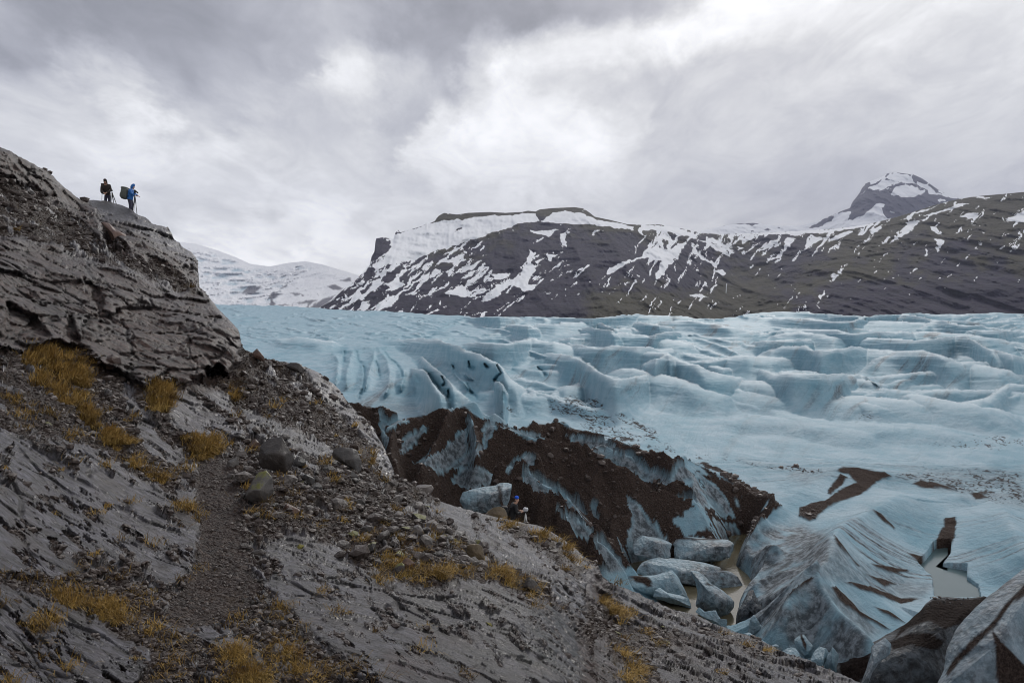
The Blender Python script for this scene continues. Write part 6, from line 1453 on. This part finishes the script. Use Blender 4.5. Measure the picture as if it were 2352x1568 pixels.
boulder(S6([(1300, 1300), (1340, 1290), (1395, 1320), (1390, 1350), (1340, 1360), (1300, 1330)]), 'rounded grey stone on the mossy gully right of the smooth slab', M_BOULDER_GREY, 62)
boulder(S5([(1450, 1400), (1480, 1360), (1530, 1365), (1552, 1410), (1520, 1440), (1470, 1430)]), 'dark knob of rock low on the smooth slab', M_BOULDER_DARK, 63)
boulder(S2([(100, 590), (130, 585), (230, 640), (250, 680), (190, 690), (120, 630)]), 'flat grey slab stone lying in the dry grass at the left edge', M_BOULDER_GREY, 64)
boulder(S2([(690, 430), (730, 412), (790, 440), (800, 480), (740, 490), (700, 470)]), 'grey stone at the foot of the cliff, above the dry grass', M_BOULDER_GREY, 65)
boulder(S2([(860, 350), (930, 310), (1000, 345), (1030, 420), (990, 440), (880, 435)]), 'square brown block fallen against the base of the cliff', M_BOULDER_RED, 66, power=4)

# ------------------------------------------------------------------ loose stones
def stone_mesh(name, seed, sub=2, mat=None, cuts=7):
    import bmesh
    bm = bmesh.new(); bmesh.ops.create_icosphere(bm, subdivisions=sub, radius=1.0)
    r = np.random.default_rng(seed)
    co = np.array([v.co[:] for v in bm.verts])
    sc_ = np.array([1.0, r.uniform(.6, .95), r.uniform(.42, .75)])
    for _ in range(cuts):
        n = r.normal(size=3); n /= np.linalg.norm(n); k = r.uniform(.55, .85)
        dpt = co @ n; m = dpt > k
        co[m] -= n * (dpt[m] - k)[:, None] * 0.92
    co = co * sc_ * (1 + 0.06 * r.normal(size=(len(co), 1)) * (sub < 3))
    for v, c in zip(bm.verts, co): v.co = c
    me = bpy.data.meshes.new(name); bm.to_mesh(me); bm.free()
    me.materials.append(mat or M_STONE)
    if sub > 1: me.polygons.foreach_set('use_smooth', np.full(len(me.polygons), False))
    return me

VARS = [stone_mesh('stone', 100 + i, 2 if i < 6 else 1, [M_STONE, M_STONE, M_BOULDER_GREY, M_STONE, M_BOULDER_DARK, M_STONE, M_STONE_MOSS, M_STONE][i % 8]) for i in range(14)]
PILE = [(770, 1275), (800, 1240), (860, 1200), (930, 1185), (985, 1190), (1040, 1200), (1075, 1235), (1115, 1250), (1120, 1300), (1090, 1320), (1010, 1300), (950, 1300), (890, 1300), (830, 1290)]
AROUND = [(500, 1000), (560, 985), (620, 990), (740, 1040), (840, 1085), (900, 1110), (960, 1150), (1000, 1180), (900, 1190), (800, 1180), (700, 1200), (620, 1200), (560, 1180), (530, 1120), (520, 1060)]
LOWER = [(560, 1240), (620, 1290), (680, 1400), (740, 1470), (820, 1540), (720, 1568), (560, 1568), (500, 1470), (580, 1400), (575, 1300)]
RIGHT = [(1360, 1400), (1450, 1420), (1600, 1470), (1700, 1500), (1800, 1540), (1640, 1568), (1420, 1568), (1380, 1480)]
EDGE = [(1080, 1185), (1200, 1205), (1290, 1255), (1340, 1310), (1300, 1300), (1200, 1240), (1120, 1215)]
LEFT = [(10, 900), (80, 880), (200, 960), (280, 1040), (400, 1120), (330, 1110), (200, 1020), (60, 980)]
STONES = []
def put(pts_region, n, rmin, rmax, what, group, seed, existing, gap=0.66):
    r = np.random.default_rng(seed); pg = np.array(pts_region, float); lo, hi = pg.min(0), pg.max(0)
    C = r.uniform(lo, hi, size=(n * 40, 2)); C = C[poly_sd(C[:, 0], C[:, 1], pg, 5) > 0]
    k = 0
    for px, py in C:
        if k >= n: break
        p = hill_pt(px, py); rad = rmin * (rmax / rmin) ** (r.random() ** 1.6)
        spx = rad / p[1] * FOC
        if any((px - a) ** 2 + (py - b) ** 2 < (gap * (spx + c)) ** 2 for a, b, c in existing): continue
        existing.append((px, py, spx))
        vi = int(r.integers(len(VARS)))
        o = bpy.data.objects.new('stone', VARS[vi]); COL.objects.link(o)
        o.location = p + np.array([0, 0, rad * 0.22]); o.scale = (rad, rad, rad)
        o.rotation_euler = (r.normal() * .35, r.normal() * .35, r.uniform(0, 6.28))
        o['category'] = 'stone'; o['group'] = group
        STONES.append((o, px, py, rad, vi, what)); k += 1
EXIST = []
for o in list(COL.objects):
    if o.name.startswith('boulder'):
        x, y = proj(np.array([o.location[:]])); EXIST.append((float(x[0]), float(y[0]), 0.42 * max(o.dimensions) / o.location[1] * FOC))
put(PILE, 118, .13, .30, 'rounded', 'stones of the heap above the smooth slab', 5, EXIST, .58)
put(AROUND, 80, .10, .30, 'angular', 'stones around the big boulders', 6, EXIST)
put(LOWER, 34, .05, .13, 'angular', 'stones beside the lower path', 7, EXIST)
put(RIGHT, 22, .07, .2, 'broken', 'stones on the broken bedrock', 8, EXIST)
put(EDGE, 10, .08, .2, 'small', 'stones along the dome edge', 9, EXIST)
put(LEFT, 14, .06, .2, 'loose', 'stones among the dry grass', 10, EXIST)
# say which stone: by size and tone, then by the boulder it lies beside
REFS = [(o_, x_, y_, n_) for o_, x_, y_, n_ in BREF]
SEEN = {}
for o, px, py, rad, vi, what in STONES:
    o_, x_, y_, n_ = min(REFS, key=lambda q: (q[1] - px) ** 2 + (q[2] - py) ** 2)
    dx, dy = px - x_, py - y_
    side = ('right of' if dx > 0 else 'left of') if abs(dx) > abs(dy) else ('below' if dy > 0 else 'above')
    sz = 'large' if rad > .2 else ('middling' if rad > .13 else 'small')
    tone = ['brown', 'brown', 'grey', 'brown', 'dark', 'brown', 'mossy', 'brown'][vi % 8]
    SEEN.setdefault((sz, tone, what, side, n_), []).append((dx * dx + dy * dy, o))
ORD = ['nearest', 'second', 'third', 'fourth', 'fifth', 'sixth', 'seventh', 'eighth', 'ninth', 'tenth', 'eleventh', 'twelfth', 'thirteenth', 'fourteenth', 'fifteenth', 'sixteenth', 'seventeenth', 'eighteenth', 'nineteenth', 'twentieth', 'twenty-first']
for (sz, tone, what, side, n_), L_ in SEEN.items():
    L_.sort(key=lambda q: q[0])
    for i, (_, o) in enumerate(L_):
        base = f'{sz} {tone} {what} stone' if what != sz else f'{sz} {tone} stone'
        o['label'] = (base + f' {side} the {n_}') if len(L_) == 1 else (base + f', {ORD[min(i, 20)]} {side} the {n_}')

# finer rubble: one mass
def rubble(name, P, rad, seed, mat, nvar=10):
    r = np.random.default_rng(seed)
    base = []
    for i in range(nvar):
        me = stone_mesh('tmp', seed * 50 + i, 1, mat, 5)
        v = np.array([x.co[:] for x in me.vertices]); f = np.array([p.vertices[:] for p in me.polygons]); base.append((v, f)); bpy.data.meshes.remove(me)
    n = len(P); Vs = []; Fs = []; off = 0
    which = r.integers(nvar, size=n)
    for i in range(nvar):
        s = np.where(which == i)[0]
        if not len(s): continue
        v, f = base[i]
        a = r.uniform(0, 6.283, len(s)); t = r.normal(0, .5, len(s)); ca, sa, ct, st_ = np.cos(a), np.sin(a), np.cos(t), np.sin(t)
        x, y, z = v[:, 0], v[:, 1], v[:, 2]
        y2 = y[None] * ct[:, None] - z[None] * st_[:, None]; z2 = y[None] * st_[:, None] + z[None] * ct[:, None]
        X_ = x[None] * ca[:, None] - y2 * sa[:, None]; Y_ = x[None] * sa[:, None] + y2 * ca[:, None]
        W = np.stack([X_, Y_, z2], -1) * rad[s][:, None, None] + P[s][:, None, :]
        W[..., 2] += (rad[s] * 0.15)[:, None]
        Vs.append(W.reshape(-1, 3)); Fs.append((f[None] + (off + np.arange(len(s)) * len(v))[:, None, None]).reshape(-1, f.shape[1])); off += len(s) * len(v)
    me = mesh_from(name, np.concatenate(Vs), np.concatenate(Fs), mat, smooth=False)
    return link(name, me, kind='stuff')

r = np.random.default_rng(77)
VAv = VA & (PX > -20) & (PX < 2000) & (PY < 1600)
dens_ = (HILL['soil'] ** 2) * VAv * (1 - 0.35 * path) * (1 - 0.6 * gr) * (0.35 + 0.65 * sstep(-0.25, 0.3, fbm(np.stack([PX / 50, PY / 50, PX * 0 + 40], -1), 3)))
dens_ = np.clip(dens_, 0, None)
w = dens_.ravel().astype(float); w /= w.sum()
pick = r.choice(len(w), size=24000, p=w)
Pp = HILL['P'].reshape(-1, 3)[pick]; Dp = Pp[:, 1]
spx = 1.7 * (1.0 / np.maximum(r.random(len(pick)), 0.012)) ** 0.52           # size in picture units: many small, few large
spx = np.minimum(spx * 1.12, 13) * np.where(path.ravel()[pick] > .5, 0.62, 1.0)
rubble('scree', Pp, spx * Dp / FOC, 3, M_GRAVEL)
# gravel on the debris-covered ice
G = GLAC; gm = (G['dirt'] > 0.6) & (G['P'][..., 1] < 62) & (G['QX'] > 800) & (G['QX'] < 1900) & (G['QY'] < interp_line(G['QX'], HILL_TOP) + 20)
ii = np.where(gm.ravel())[0]; ii = r.choice(ii, size=6500)
spx = np.minimum(1.15 * (1.0 / np.maximum(r.random(len(ii)), 0.006)) ** 0.52, 12)
Pg = G['P'].reshape(-1, 3)[ii]
rubble('moraine_gravel', Pg, spx * Pg[:, 1] / FOC, 4, M_GRAVEL)
# stones along the rim of the dark mound
for k, (x, y, s) in enumerate([(1615, 865, 26), (1655, 858, 22), (1720, 872, 18), (1785, 878, 24), (1850, 874, 14), (1690, 895, 22), (1580, 862, 10), (1890, 868, 12), (1740, 905, 14), (1640, 905, 16), (1560, 930, 12), (1830, 915, 18)]):
    px, py = TL([(x, y)])[0]; d_ = 28.2 - 0.004 * (y - 870) * 4; p = unproj(px, py, d_); rad = s * .2778 / FOC * d_ * 0.9
    o = bpy.data.objects.new('stone', VARS[k % len(VARS)]); COL.objects.link(o); o.location = p; o.scale = (rad,) * 3; o.rotation_euler = (0.3 * k, 0.2 * k, k)
    tagit(o, 'brown stone on the rim of the dark debris mound, ' + ['first', 'second', 'fourth', 'fifth', 'sixth', 'third', 'leftmost', 'rightmost', 'lower right', 'lower middle', 'lowest left', 'lowest right'][k] + (' from the left' if k < 6 else ' one'), 'stone', 'stones on the rim of the dark mound')

# ------------------------------------------------------------------ dry grass and moss
def grass(name, n, seed):
    r = np.random.default_rng(seed)
    w = ((np.clip(moss - 0.18, 0, 1) ** 1.2 * np.clip(gr * 1.4, 0.03, 1) + 0.010 * soil * (1 - path) * sstep(900, 1000, PY)) * sstep(-0.25, 0.35, fbm(np.stack([PX / 14, PY / 11, PX * 0 + 60], -1), 3)) * VAv).ravel().astype(float); w /= w.sum()
    nc = n // 34
    ci = r.choice(len(w), size=nc, p=w)
    C = HILL['P'].reshape(-1, 3)[ci]; cs = r.uniform(.35, 1.3, nc)
    tone_c = np.clip(r.normal(.52, .24, nc), 0, 1)
    k = r.integers(nc, size=n)
    B = C[k] + r.normal(size=(n, 3)) * np.array([.09, .09, .02]) * cs[k][:, None]
    ang = r.uniform(0, 6.283, n); L = r.uniform(.10, .36, n) * cs[k] * np.clip(C[k][:, 1] / 17, .7, 1.35)
    lean = r.uniform(.25, 1.1, n)
    dirv = np.stack([np.cos(ang) * lean + .35, np.sin(ang) * lean - .35, np.full(n, .85)], -1); dirv /= np.linalg.norm(dirv, axis=1, keepdims=True)
    side = np.stack([-np.sin(ang), np.cos(ang), np.zeros(n)], -1)
    wd = (0.0045 * np.clip(C[k][:, 1] / 13, .8, 2.0))[:, None]
    m1 = B + dirv * (L * .55)[:, None]; tip = B + dirv * (L * .95)[:, None] - np.array([0, 0, 1]) * (L * .32 * lean)[:, None] + np.array([.25, -.2, 0]) * L[:, None]
    V = np.stack([B - side * wd, B + side * wd, m1 - side * wd * .8, m1 + side * wd * .8, tip], 1).reshape(-1, 3)
    o = np.arange(n)[:, None] * 5
    F = np.concatenate([o + np.array([[0, 1, 3]]), o + np.array([[0, 3, 2]]), o + np.array([[2, 3, 4]])], 0)
    tone = np.repeat(np.clip(tone_c[k] + r.normal(0, .14, n), 0, 1), 5)
    link(name, mesh_from(name, V, F, M_GRASS, {'tone': tone}), kind='stuff')
grass('dry_grass', 46000, 21)

def cushion(poly, label, seed, thick=.12):
    poly = np.asarray(poly, float); g = hill_pt(poly[:, 0].mean(), poly[:, 1].mean())
    o = solid('moss_cushion', poly, g[1] + .05, thick, M_MOSS, seed, tilt=0.9 * (poly[:, 1].max() - poly[:, 1].min()) / FOC * g[1], power=3, rough=.05, facet=.05, rings=10, nang=48, rub=.25, freq=3)
    tagit(o, label, 'moss', 'bright moss cushions')
cushion(S5([(1560, 690), (1600, 655), (1680, 640), (1760, 655), (1782, 690), (1760, 730), (1690, 756), (1620, 735), (1570, 710)]), 'wide flat yellow green moss cushion below the stone pile', 71, .16)
cushion(S5([(1815, 350), (1850, 338), (1875, 355), (1860, 368), (1825, 366)]), 'small bright moss cushion on a stone, uppermost of three at the right of the pile', 72, .07)
cushion(S5([(1875, 365), (1900, 355), (1945, 380), (1930, 400), (1890, 385)]), 'bright moss cushion in the middle of three at the right of the pile', 73, .07)
cushion(S5([(1915, 405), (1950, 392), (1995, 408), (1980, 422), (1935, 420)]), 'bright moss cushion, lowest of three at the right of the pile', 74, .07)
cushion(S5([(605, 480), (640, 420), (680, 415), (685, 440), (660, 470), (620, 495)]), 'dull green moss cushion in a crack at the head of the smooth slab', 75, .08)
cushion(S5([(2185, 1060), (2230, 1070), (2280, 1110), (2260, 1140), (2220, 1120)]), 'olive moss cushion in a fissure on the right of the smooth slab', 76, .08)

# ------------------------------------------------------------------ people and their gear
M_SKIN = plain('skin', (0.42, 0.24, 0.17), .55, var=.1)
M_BROWN = plain('dark_brown_cloth', (0.030, 0.022, 0.020), .85)
M_BLUE = plain('blue_shell_jacket', (0.012, 0.13, 0.42), .5)
M_NAVY = plain('navy_trousers', (0.030, 0.028, 0.055), .75)
M_BLACK = plain('black_cloth', (0.010, 0.010, 0.012), .75)
M_PACK = plain('grey_green_pack_cover', (0.085, 0.095, 0.082), .6)
M_CARBON = plain('dark_tripod_tube', (0.012, 0.012, 0.014), .4)
M_SILVER = plain('silver_tripod_tube', (0.50, 0.50, 0.50), .4, .5, var=.08)
M_BEANIE = plain('bright_blue_knit', (0.015, 0.10, 0.62), .9)
M_WHITE = plain('white_cover', (0.50, 0.51, 0.54), .5, var=.08)
M_CAMERA = plain('camera_black', (0.012, 0.012, 0.013), .35)

def skin(name, pts, edges, mat, parent, sub=1):
    me = bpy.data.meshes.new(name)
    me.from_pydata([p[0] for p in pts], edges, [])
    o = link(name, me, parent=parent)
    m = o.modifiers.new('skin', 'SKIN'); m.use_smooth_shade = True
    lay = me.skin_vertices[0].data if len(me.skin_vertices) else None
    if lay is None:
        bpy.context.view_layer.objects.active = o
        me.attributes
    for i, p in enumerate(pts):
        r_ = p[1]; r_ = (r_, r_) if not hasattr(r_, '__len__') else r_
        me.skin_vertices[0].data[i].radius = r_
    me.skin_vertices[0].data[0].use_root = True
    s = o.modifiers.new('smooth', 'SUBSURF'); s.levels = s.render_levels = sub
    me.materials.append(mat)
    return o

def tube(name, pts, radii, mat, parent, seg=8):
    """tapered tube through points, capped"""
    pts = np.asarray(pts, float); n = len(pts); V = []; F = []
    for i in range(n):
        t = pts[min(i + 1, n - 1)] - pts[max(i - 1, 0)]; t /= np.linalg.norm(t)
        a = np.cross(t, [0.3, 0.2, 1] if abs(t[2]) < .9 else [1, 0, 0]); a /= np.linalg.norm(a); b = np.cross(t, a)
        rr_ = radii[i] if hasattr(radii, '__len__') else radii
        for k in range(seg):
            th = 2 * math.pi * k / seg; V.append(pts[i] + (a * math.cos(th) + b * math.sin(th)) * rr_)
    for i in range(n - 1):
        for k in range(seg):
            F.append((i * seg + k, i * seg + (k + 1) % seg, (i + 1) * seg + (k + 1) % seg, (i + 1) * seg + k))
    F.append(tuple(range(seg))[::-1]); F.append(tuple((n - 1) * seg + k for k in range(seg)))
    me = bpy.data.meshes.new(name); me.from_pydata([tuple(v) for v in V], [], F); me.materials.append(mat)
    me.polygons.foreach_set('use_smooth', np.full(len(me.polygons), True)); me.update()
    return link(name, me, parent=parent)

def puff(name, size, mat, parent, loc=(0, 0, 0), rot=(0, 0, 0), seed=1, rough=.05, n=4):
    """soft box: rounded, slightly sagging"""
    import bmesh
    bm = bmesh.new(); bmesh.ops.create_cube(bm, size=2)
    bmesh.ops.subdivide_edges(bm, edges=bm.edges[:], cuts=5, use_grid_fill=True)
    co = np.array([v.co[:] for v in bm.verts])
    L = (np.abs(co) ** n).sum(1, keepdims=True) ** (1 / n); co = co / L
    co = co * (1 + rough * fbm(co * 2.1 + seed, 3))[:, None] * np.array(size) / 2
    M = np.array(Matrix.Rotation(rot[2], 3, 'Z') @ Matrix.Rotation(rot[1], 3, 'Y') @ Matrix.Rotation(rot[0], 3, 'X'))
    co = co @ M.T + np.array(loc)
    for v, c in zip(bm.verts, co): v.co = c
    me = bpy.data.meshes.new(name); bm.to_mesh(me); bm.free(); me.materials.append(mat)
    me.polygons.foreach_set('use_smooth', np.full(len(me.polygons), True))
    return link(name, me, parent=parent)

def empty(name, loc, rz=0.0):
    o = bpy.data.objects.new(name, None); COL.objects.link(o); o.location = loc; o.rotation_euler = (0, 0, rz); o.empty_display_size = .1
    return o

def person(loc, rz, lean, arms, label, jacket, trousers, head, head_mat, nod=0.0, stance=.11):
    """figure in its own frame: +y is the way it faces, +x its right side"""
    e = empty('person', loc, rz); tagit(e, label, 'person')
    l = lean
    pel = (0, -.02, .95); sp = (0, l * .35, 1.14); ch = (0, l * .75, 1.32); nk = (0, l * 1.0, 1.46); hb = (0, l * 1.1 + nod * .5, 1.55); ht = (0, l * 1.15 + nod, 1.68)
    P_ = [(pel, .125), (sp, .12), (ch, (.15, .115)), (nk, .062), (hb, (.085, .095)), (ht, (.075, .088))]; E = [(0, 1), (1, 2), (2, 3), (3, 4), (4, 5)]
    P_.append(((0, hb[1] + .105, 1.58), .018)); E.append((4, 6))                     # nose
    for s, (el, wr) in zip((-1, 1), arms):
        i = len(P_); sh = (s * .185, l * .72, 1.38)
        P_ += [(sh, .06), (el, .046), (wr, .034)]
        wv = np.array(wr); dv = wv - np.array(el); dv /= np.linalg.norm(dv); hand = wv + dv * .07
        P_.append((tuple(hand), (.036, .02))); E += [(2, i), (i, i + 1), (i + 1, i + 2), (i + 2, i + 3)]
        sd = np.cross(dv, [0, 0, 1.0]); sd /= np.linalg.norm(sd) + 1e-9
        for q, (off, ln) in enumerate(((-.028, .062), (-.010, .074), (.010, .068), (.027, .052))):
            b = hand + sd * off + dv * .02; j = len(P_)
            P_ += [(tuple(b + dv * ln * .5), .010), (tuple(b + dv * ln * .8 - np.array([0, 0, .022])), .008)]; E += [(i + 3, j), (j, j + 1)]
        j = len(P_); P_ += [(tuple(wv + dv * .03 - sd * s * .045), .012), (tuple(wv + dv * .075 - sd * s * .055), .010)]; E += [(i + 2, j), (j, j + 1)]
    for s in (-1, 1):
        i = len(P_)
        P_ += [((s * .09, 0, .88), .085), ((s * stance, .04, .48), .058), ((s * stance, 0, .10), .04), ((s * (stance + .01), .14, .05), .04)]
        E += [(0, i), (i, i + 1), (i + 1, i + 2), (i + 2, i + 3)]
    skin('body', P_, E, M_SKIN, e)
    J = [((0, -.02, .76), (.19, .165)), ((0, -.02, .92), (.195, .175)), (sp, (.19, .17)), (ch, (.215, .165)), ((0, l * .95, 1.44), .10)]; JE = [(0, 1), (1, 2), (2, 3), (3, 4)]
    for s, (el, wr) in zip((-1, 1), arms):
        i = len(J); J += [((s * .20, l * .72, 1.38), .09), (el, .072), (tuple(np.array(el) * .12 + np.array(wr) * .88), .056)]; JE += [(3, i), (i, i + 1), (i + 1, i + 2)]
    skin('jacket', J, JE, jacket, e)
    T = [((0, -.02, .93), (.165, .145)), ((0, -.01, .86), (.16, .14))]; TE = [(0, 1)]
    for s in (-1, 1):
        i = len(T); T += [((s * .10, .0, .78), .108), ((s * stance, .04, .48), .085), ((s * stance, 0, .11), .075)]; TE += [(1, i), (i, i + 1), (i + 1, i + 2)]
    skin('trousers', T, TE, trousers, e)
    for s in (-1, 1):
        skin('boot', [((s * stance, -.03, .07), .058), ((s * (stance + .01), .08, .05), .052), ((s * (stance + .015), .19, .035), .04)], [(0, 1), (1, 2)], M_BLACK, e)
    if head == 'hood':
        skin('hood', [((0, nk[1] - .03, 1.44), .105), ((0, hb[1] - .035, 1.58), (.125, .13)), ((0, ht[1] - .01, 1.70), (.105, .115)), ((0, ht[1] + .09, 1.725), (.075, .05))], [(0, 1), (1, 2), (2, 3)], head_mat, e)
    else:
        skin('beanie', [((0, hb[1] - .015, 1.615), (.106, .112)), ((0, ht[1] - .02, 1.70), (.10, .105)), ((0, ht[1] - .02, 1.765), (.055, .06))], [(0, 1), (1, 2)], head_mat, e)
        skin('hair', [((0, hb[1] - .05, 1.50), .07), ((0, hb[1] - .035, 1.58), .09)], [(0, 1)], plain('brown_hair', (.05, .03, .02), .7), e)
    return e

def backpack(loc, rz, label, mat, size=(.36, .26, .56), tilt=0.0):
    e = empty('backpack', loc, rz); tagit(e, label, 'backpack')
    puff('pack_body', size, mat, e, (0, -size[1] / 2, 0), (tilt, 0, 0), 3, .08)
    puff('lid', (size[0] * .9, size[1] * .9, .14), mat, e, (0, -size[1] * .5, size[2] * .48), (tilt, 0, 0), 5, .06)
    puff('pocket', (size[0] * .7, .10, size[2] * .45), mat, e, (0, -size[1] * 1.0, -.06), (tilt, 0, 0), 6, .05)
    for s in (-1, 1):
        tube('strap', [(s * .11, -.02, .22), (s * .13, .12, .27), (s * .14, .22, .14), (s * .15, .20, -.05), (s * .16, .04, -.22)], .02, M_BLACK, e, 6)
    return e

def tripod(loc, feet, apex, label, mat, cam=None, cover=None):
    """feet and apex relative to loc"""
    e = empty('tripod', loc); tagit(e, label, 'tripod')
    a = np.array(apex, float)
    for f in feet:
        f = np.array(f, float); m = a + (f - a) * .45
        lg = tube('leg', [a + (f - a) * .02, m], [.026, .023], mat, e)
        tube('lower_leg', [m, a + (f - a) * .75, f], [.020, .018, .016], mat, lg)
        tube('leg_clamp', [m - (f - a) * .012, m + (f - a) * .012], .022, M_BLACK, lg)
    tube('centre_column', [a - np.array([0, 0, .18]), a + np.array([0, 0, .06])], .016, mat, e)
    puff('tripod_head', (.09, .09, .10), M_BLACK, e, tuple(a + np.array([0, 0, .09])), n=3)
    tube('pan_handle', [a + np.array([0, 0, .09]), a + np.array([-.13, -.05, -.02])], [.010, .013], M_BLACK, e)
    if cam is not None:
        c = a + np.array([0.01, 0, .19])
        cb = puff('camera_body', (.10, .15, .11), M_CAMERA, e, tuple(c), (0, cam, 0), n=6, rough=.01)
        dv = np.array([math.cos(cam), 0, -math.sin(cam)])
        tube('lens', [c + dv * .04, c + dv * .12, c + dv * .20], [.038, .042, .046], M_CAMERA, cb, 12)
    if cover:
        puff('rain_cover', (.20, .14, .17), M_WHITE, e, tuple(a + np.array([0, 0, .18])), seed=9, rough=.25, n=3)
    return e

def stand(px, head_py, height):
    """place on the ground behind the skyline so that the head top is seen at head_py"""
    best = None
    for s in np.linspace(0.15, 6, 120):
        p = crest_pt(px, s); h = unproj(px, head_py, p[1])[2]
        e = abs(h - p[2] - height)
        if best is None or e < best[0]: best = (e, p)
    return best[1]

# the two photographers on the ledge
L1 = stand(246.5, 415.5, 1.70)
person(L1, math.radians(188), .26, [((-.27, .22, 1.10), (-.06, .42, .93)), ((.27, .20, 1.10), (.04, .44, .90))], 'person in a dark brown hooded jacket bending forward over their hands on the rocky ledge', M_BROWN, M_NAVY, 'hood', M_BROWN, nod=.09)
backpack(L1 + np.array([-.14, .06, 1.22]), math.radians(-140), 'bulky dark backpack on the back of the bending person in brown', M_BROWN, (.48, .30, .58), -.25)
k1 = L1[1] / FOC
tripod(L1 + np.array([.40, -.12, 0]), [(.36, -.10, -.10), (-.02, -.18, -.02), (-.08, .30, .05)], (-.08, .0, 1.02), 'dark tripod with splayed legs beside the bending person in brown', M_CARBON)
tagit(tube('walking_pole', [L1 + np.array([-.34, -.05, -.05]), L1 + np.array([-.34, -.02, .55]), L1 + np.array([-.33, 0, .98])], [.010, .012, .018], M_CARBON, None), 'thin dark walking pole upright at the left of the person in brown', 'walking pole')
L2 = stand(299, 421.5, 1.77)
person(L2, math.radians(-90), .12, [((-.24, .22, 1.14), (-.10, .42, 1.06)), ((.24, .20, 1.12), (.10, .42, 1.05))], 'person in a bright blue hooded jacket looking at a camera on a tripod', M_BLUE, M_NAVY, 'hood', M_BLUE, nod=.06)
backpack(L2 + np.array([-.12, 0, 1.20]), math.radians(-90), 'large grey green backpack on the back of the person in blue', M_PACK, (.40, .40, .66), -.12)
g2 = crest_pt(309.5, 0.25); h2 = unproj(309.8, 446, g2[1])[2] - g2[2]
tripod(g2, [(-.03, -.10, .0), (.14, -.05, -.06), (-.26, .25, .10)], (0, .04, h2), 'dark tripod carrying a camera in front of the person in blue', M_CARBON, cam=.6)
# the lone hiker by the ice
L3 = stand(1176, 1137.6, 1.77)
person(L3, math.radians(-78), .16, [((-.25, .14, 1.10), (-.10, .38, 1.12)), ((.25, .14, 1.08), (.08, .38, 1.10))], 'person in a black jacket and blue beanie handling a silver tripod', M_BLACK, M_BLACK, 'beanie', M_BEANIE, nod=.05)
backpack(L3 + np.array([-.14, -.02, 1.05]), math.radians(-78), 'black backpack on the back of the hiker in the blue beanie', M_BLACK, (.34, .28, .5), -.1)
tripod(L3 + np.array([.56, -.10, 0]), [(.16, -.18, .02), (-.16, -.16, .02), (.05, .25, .02)], (0, 0, 1.05), 'silver tripod with a white covered camera held by the hiker in the blue beanie', M_SILVER, cover=True)
# waterfall on the far slope
def waterfall():
    a = [unproj(1668 + dx, y, 1990 - 12) for dx, y in ((1.2, 651), (.4, 660), (0, 668), (-.6, 673))]
    o = tube('waterfall', a, [1.1, 1.0, 1.2, 1.5], plain('white_water', (.75, .77, .8), .4, var=.1, scale=1), None, 6)
    o['kind'] = 'structure'
waterfall()
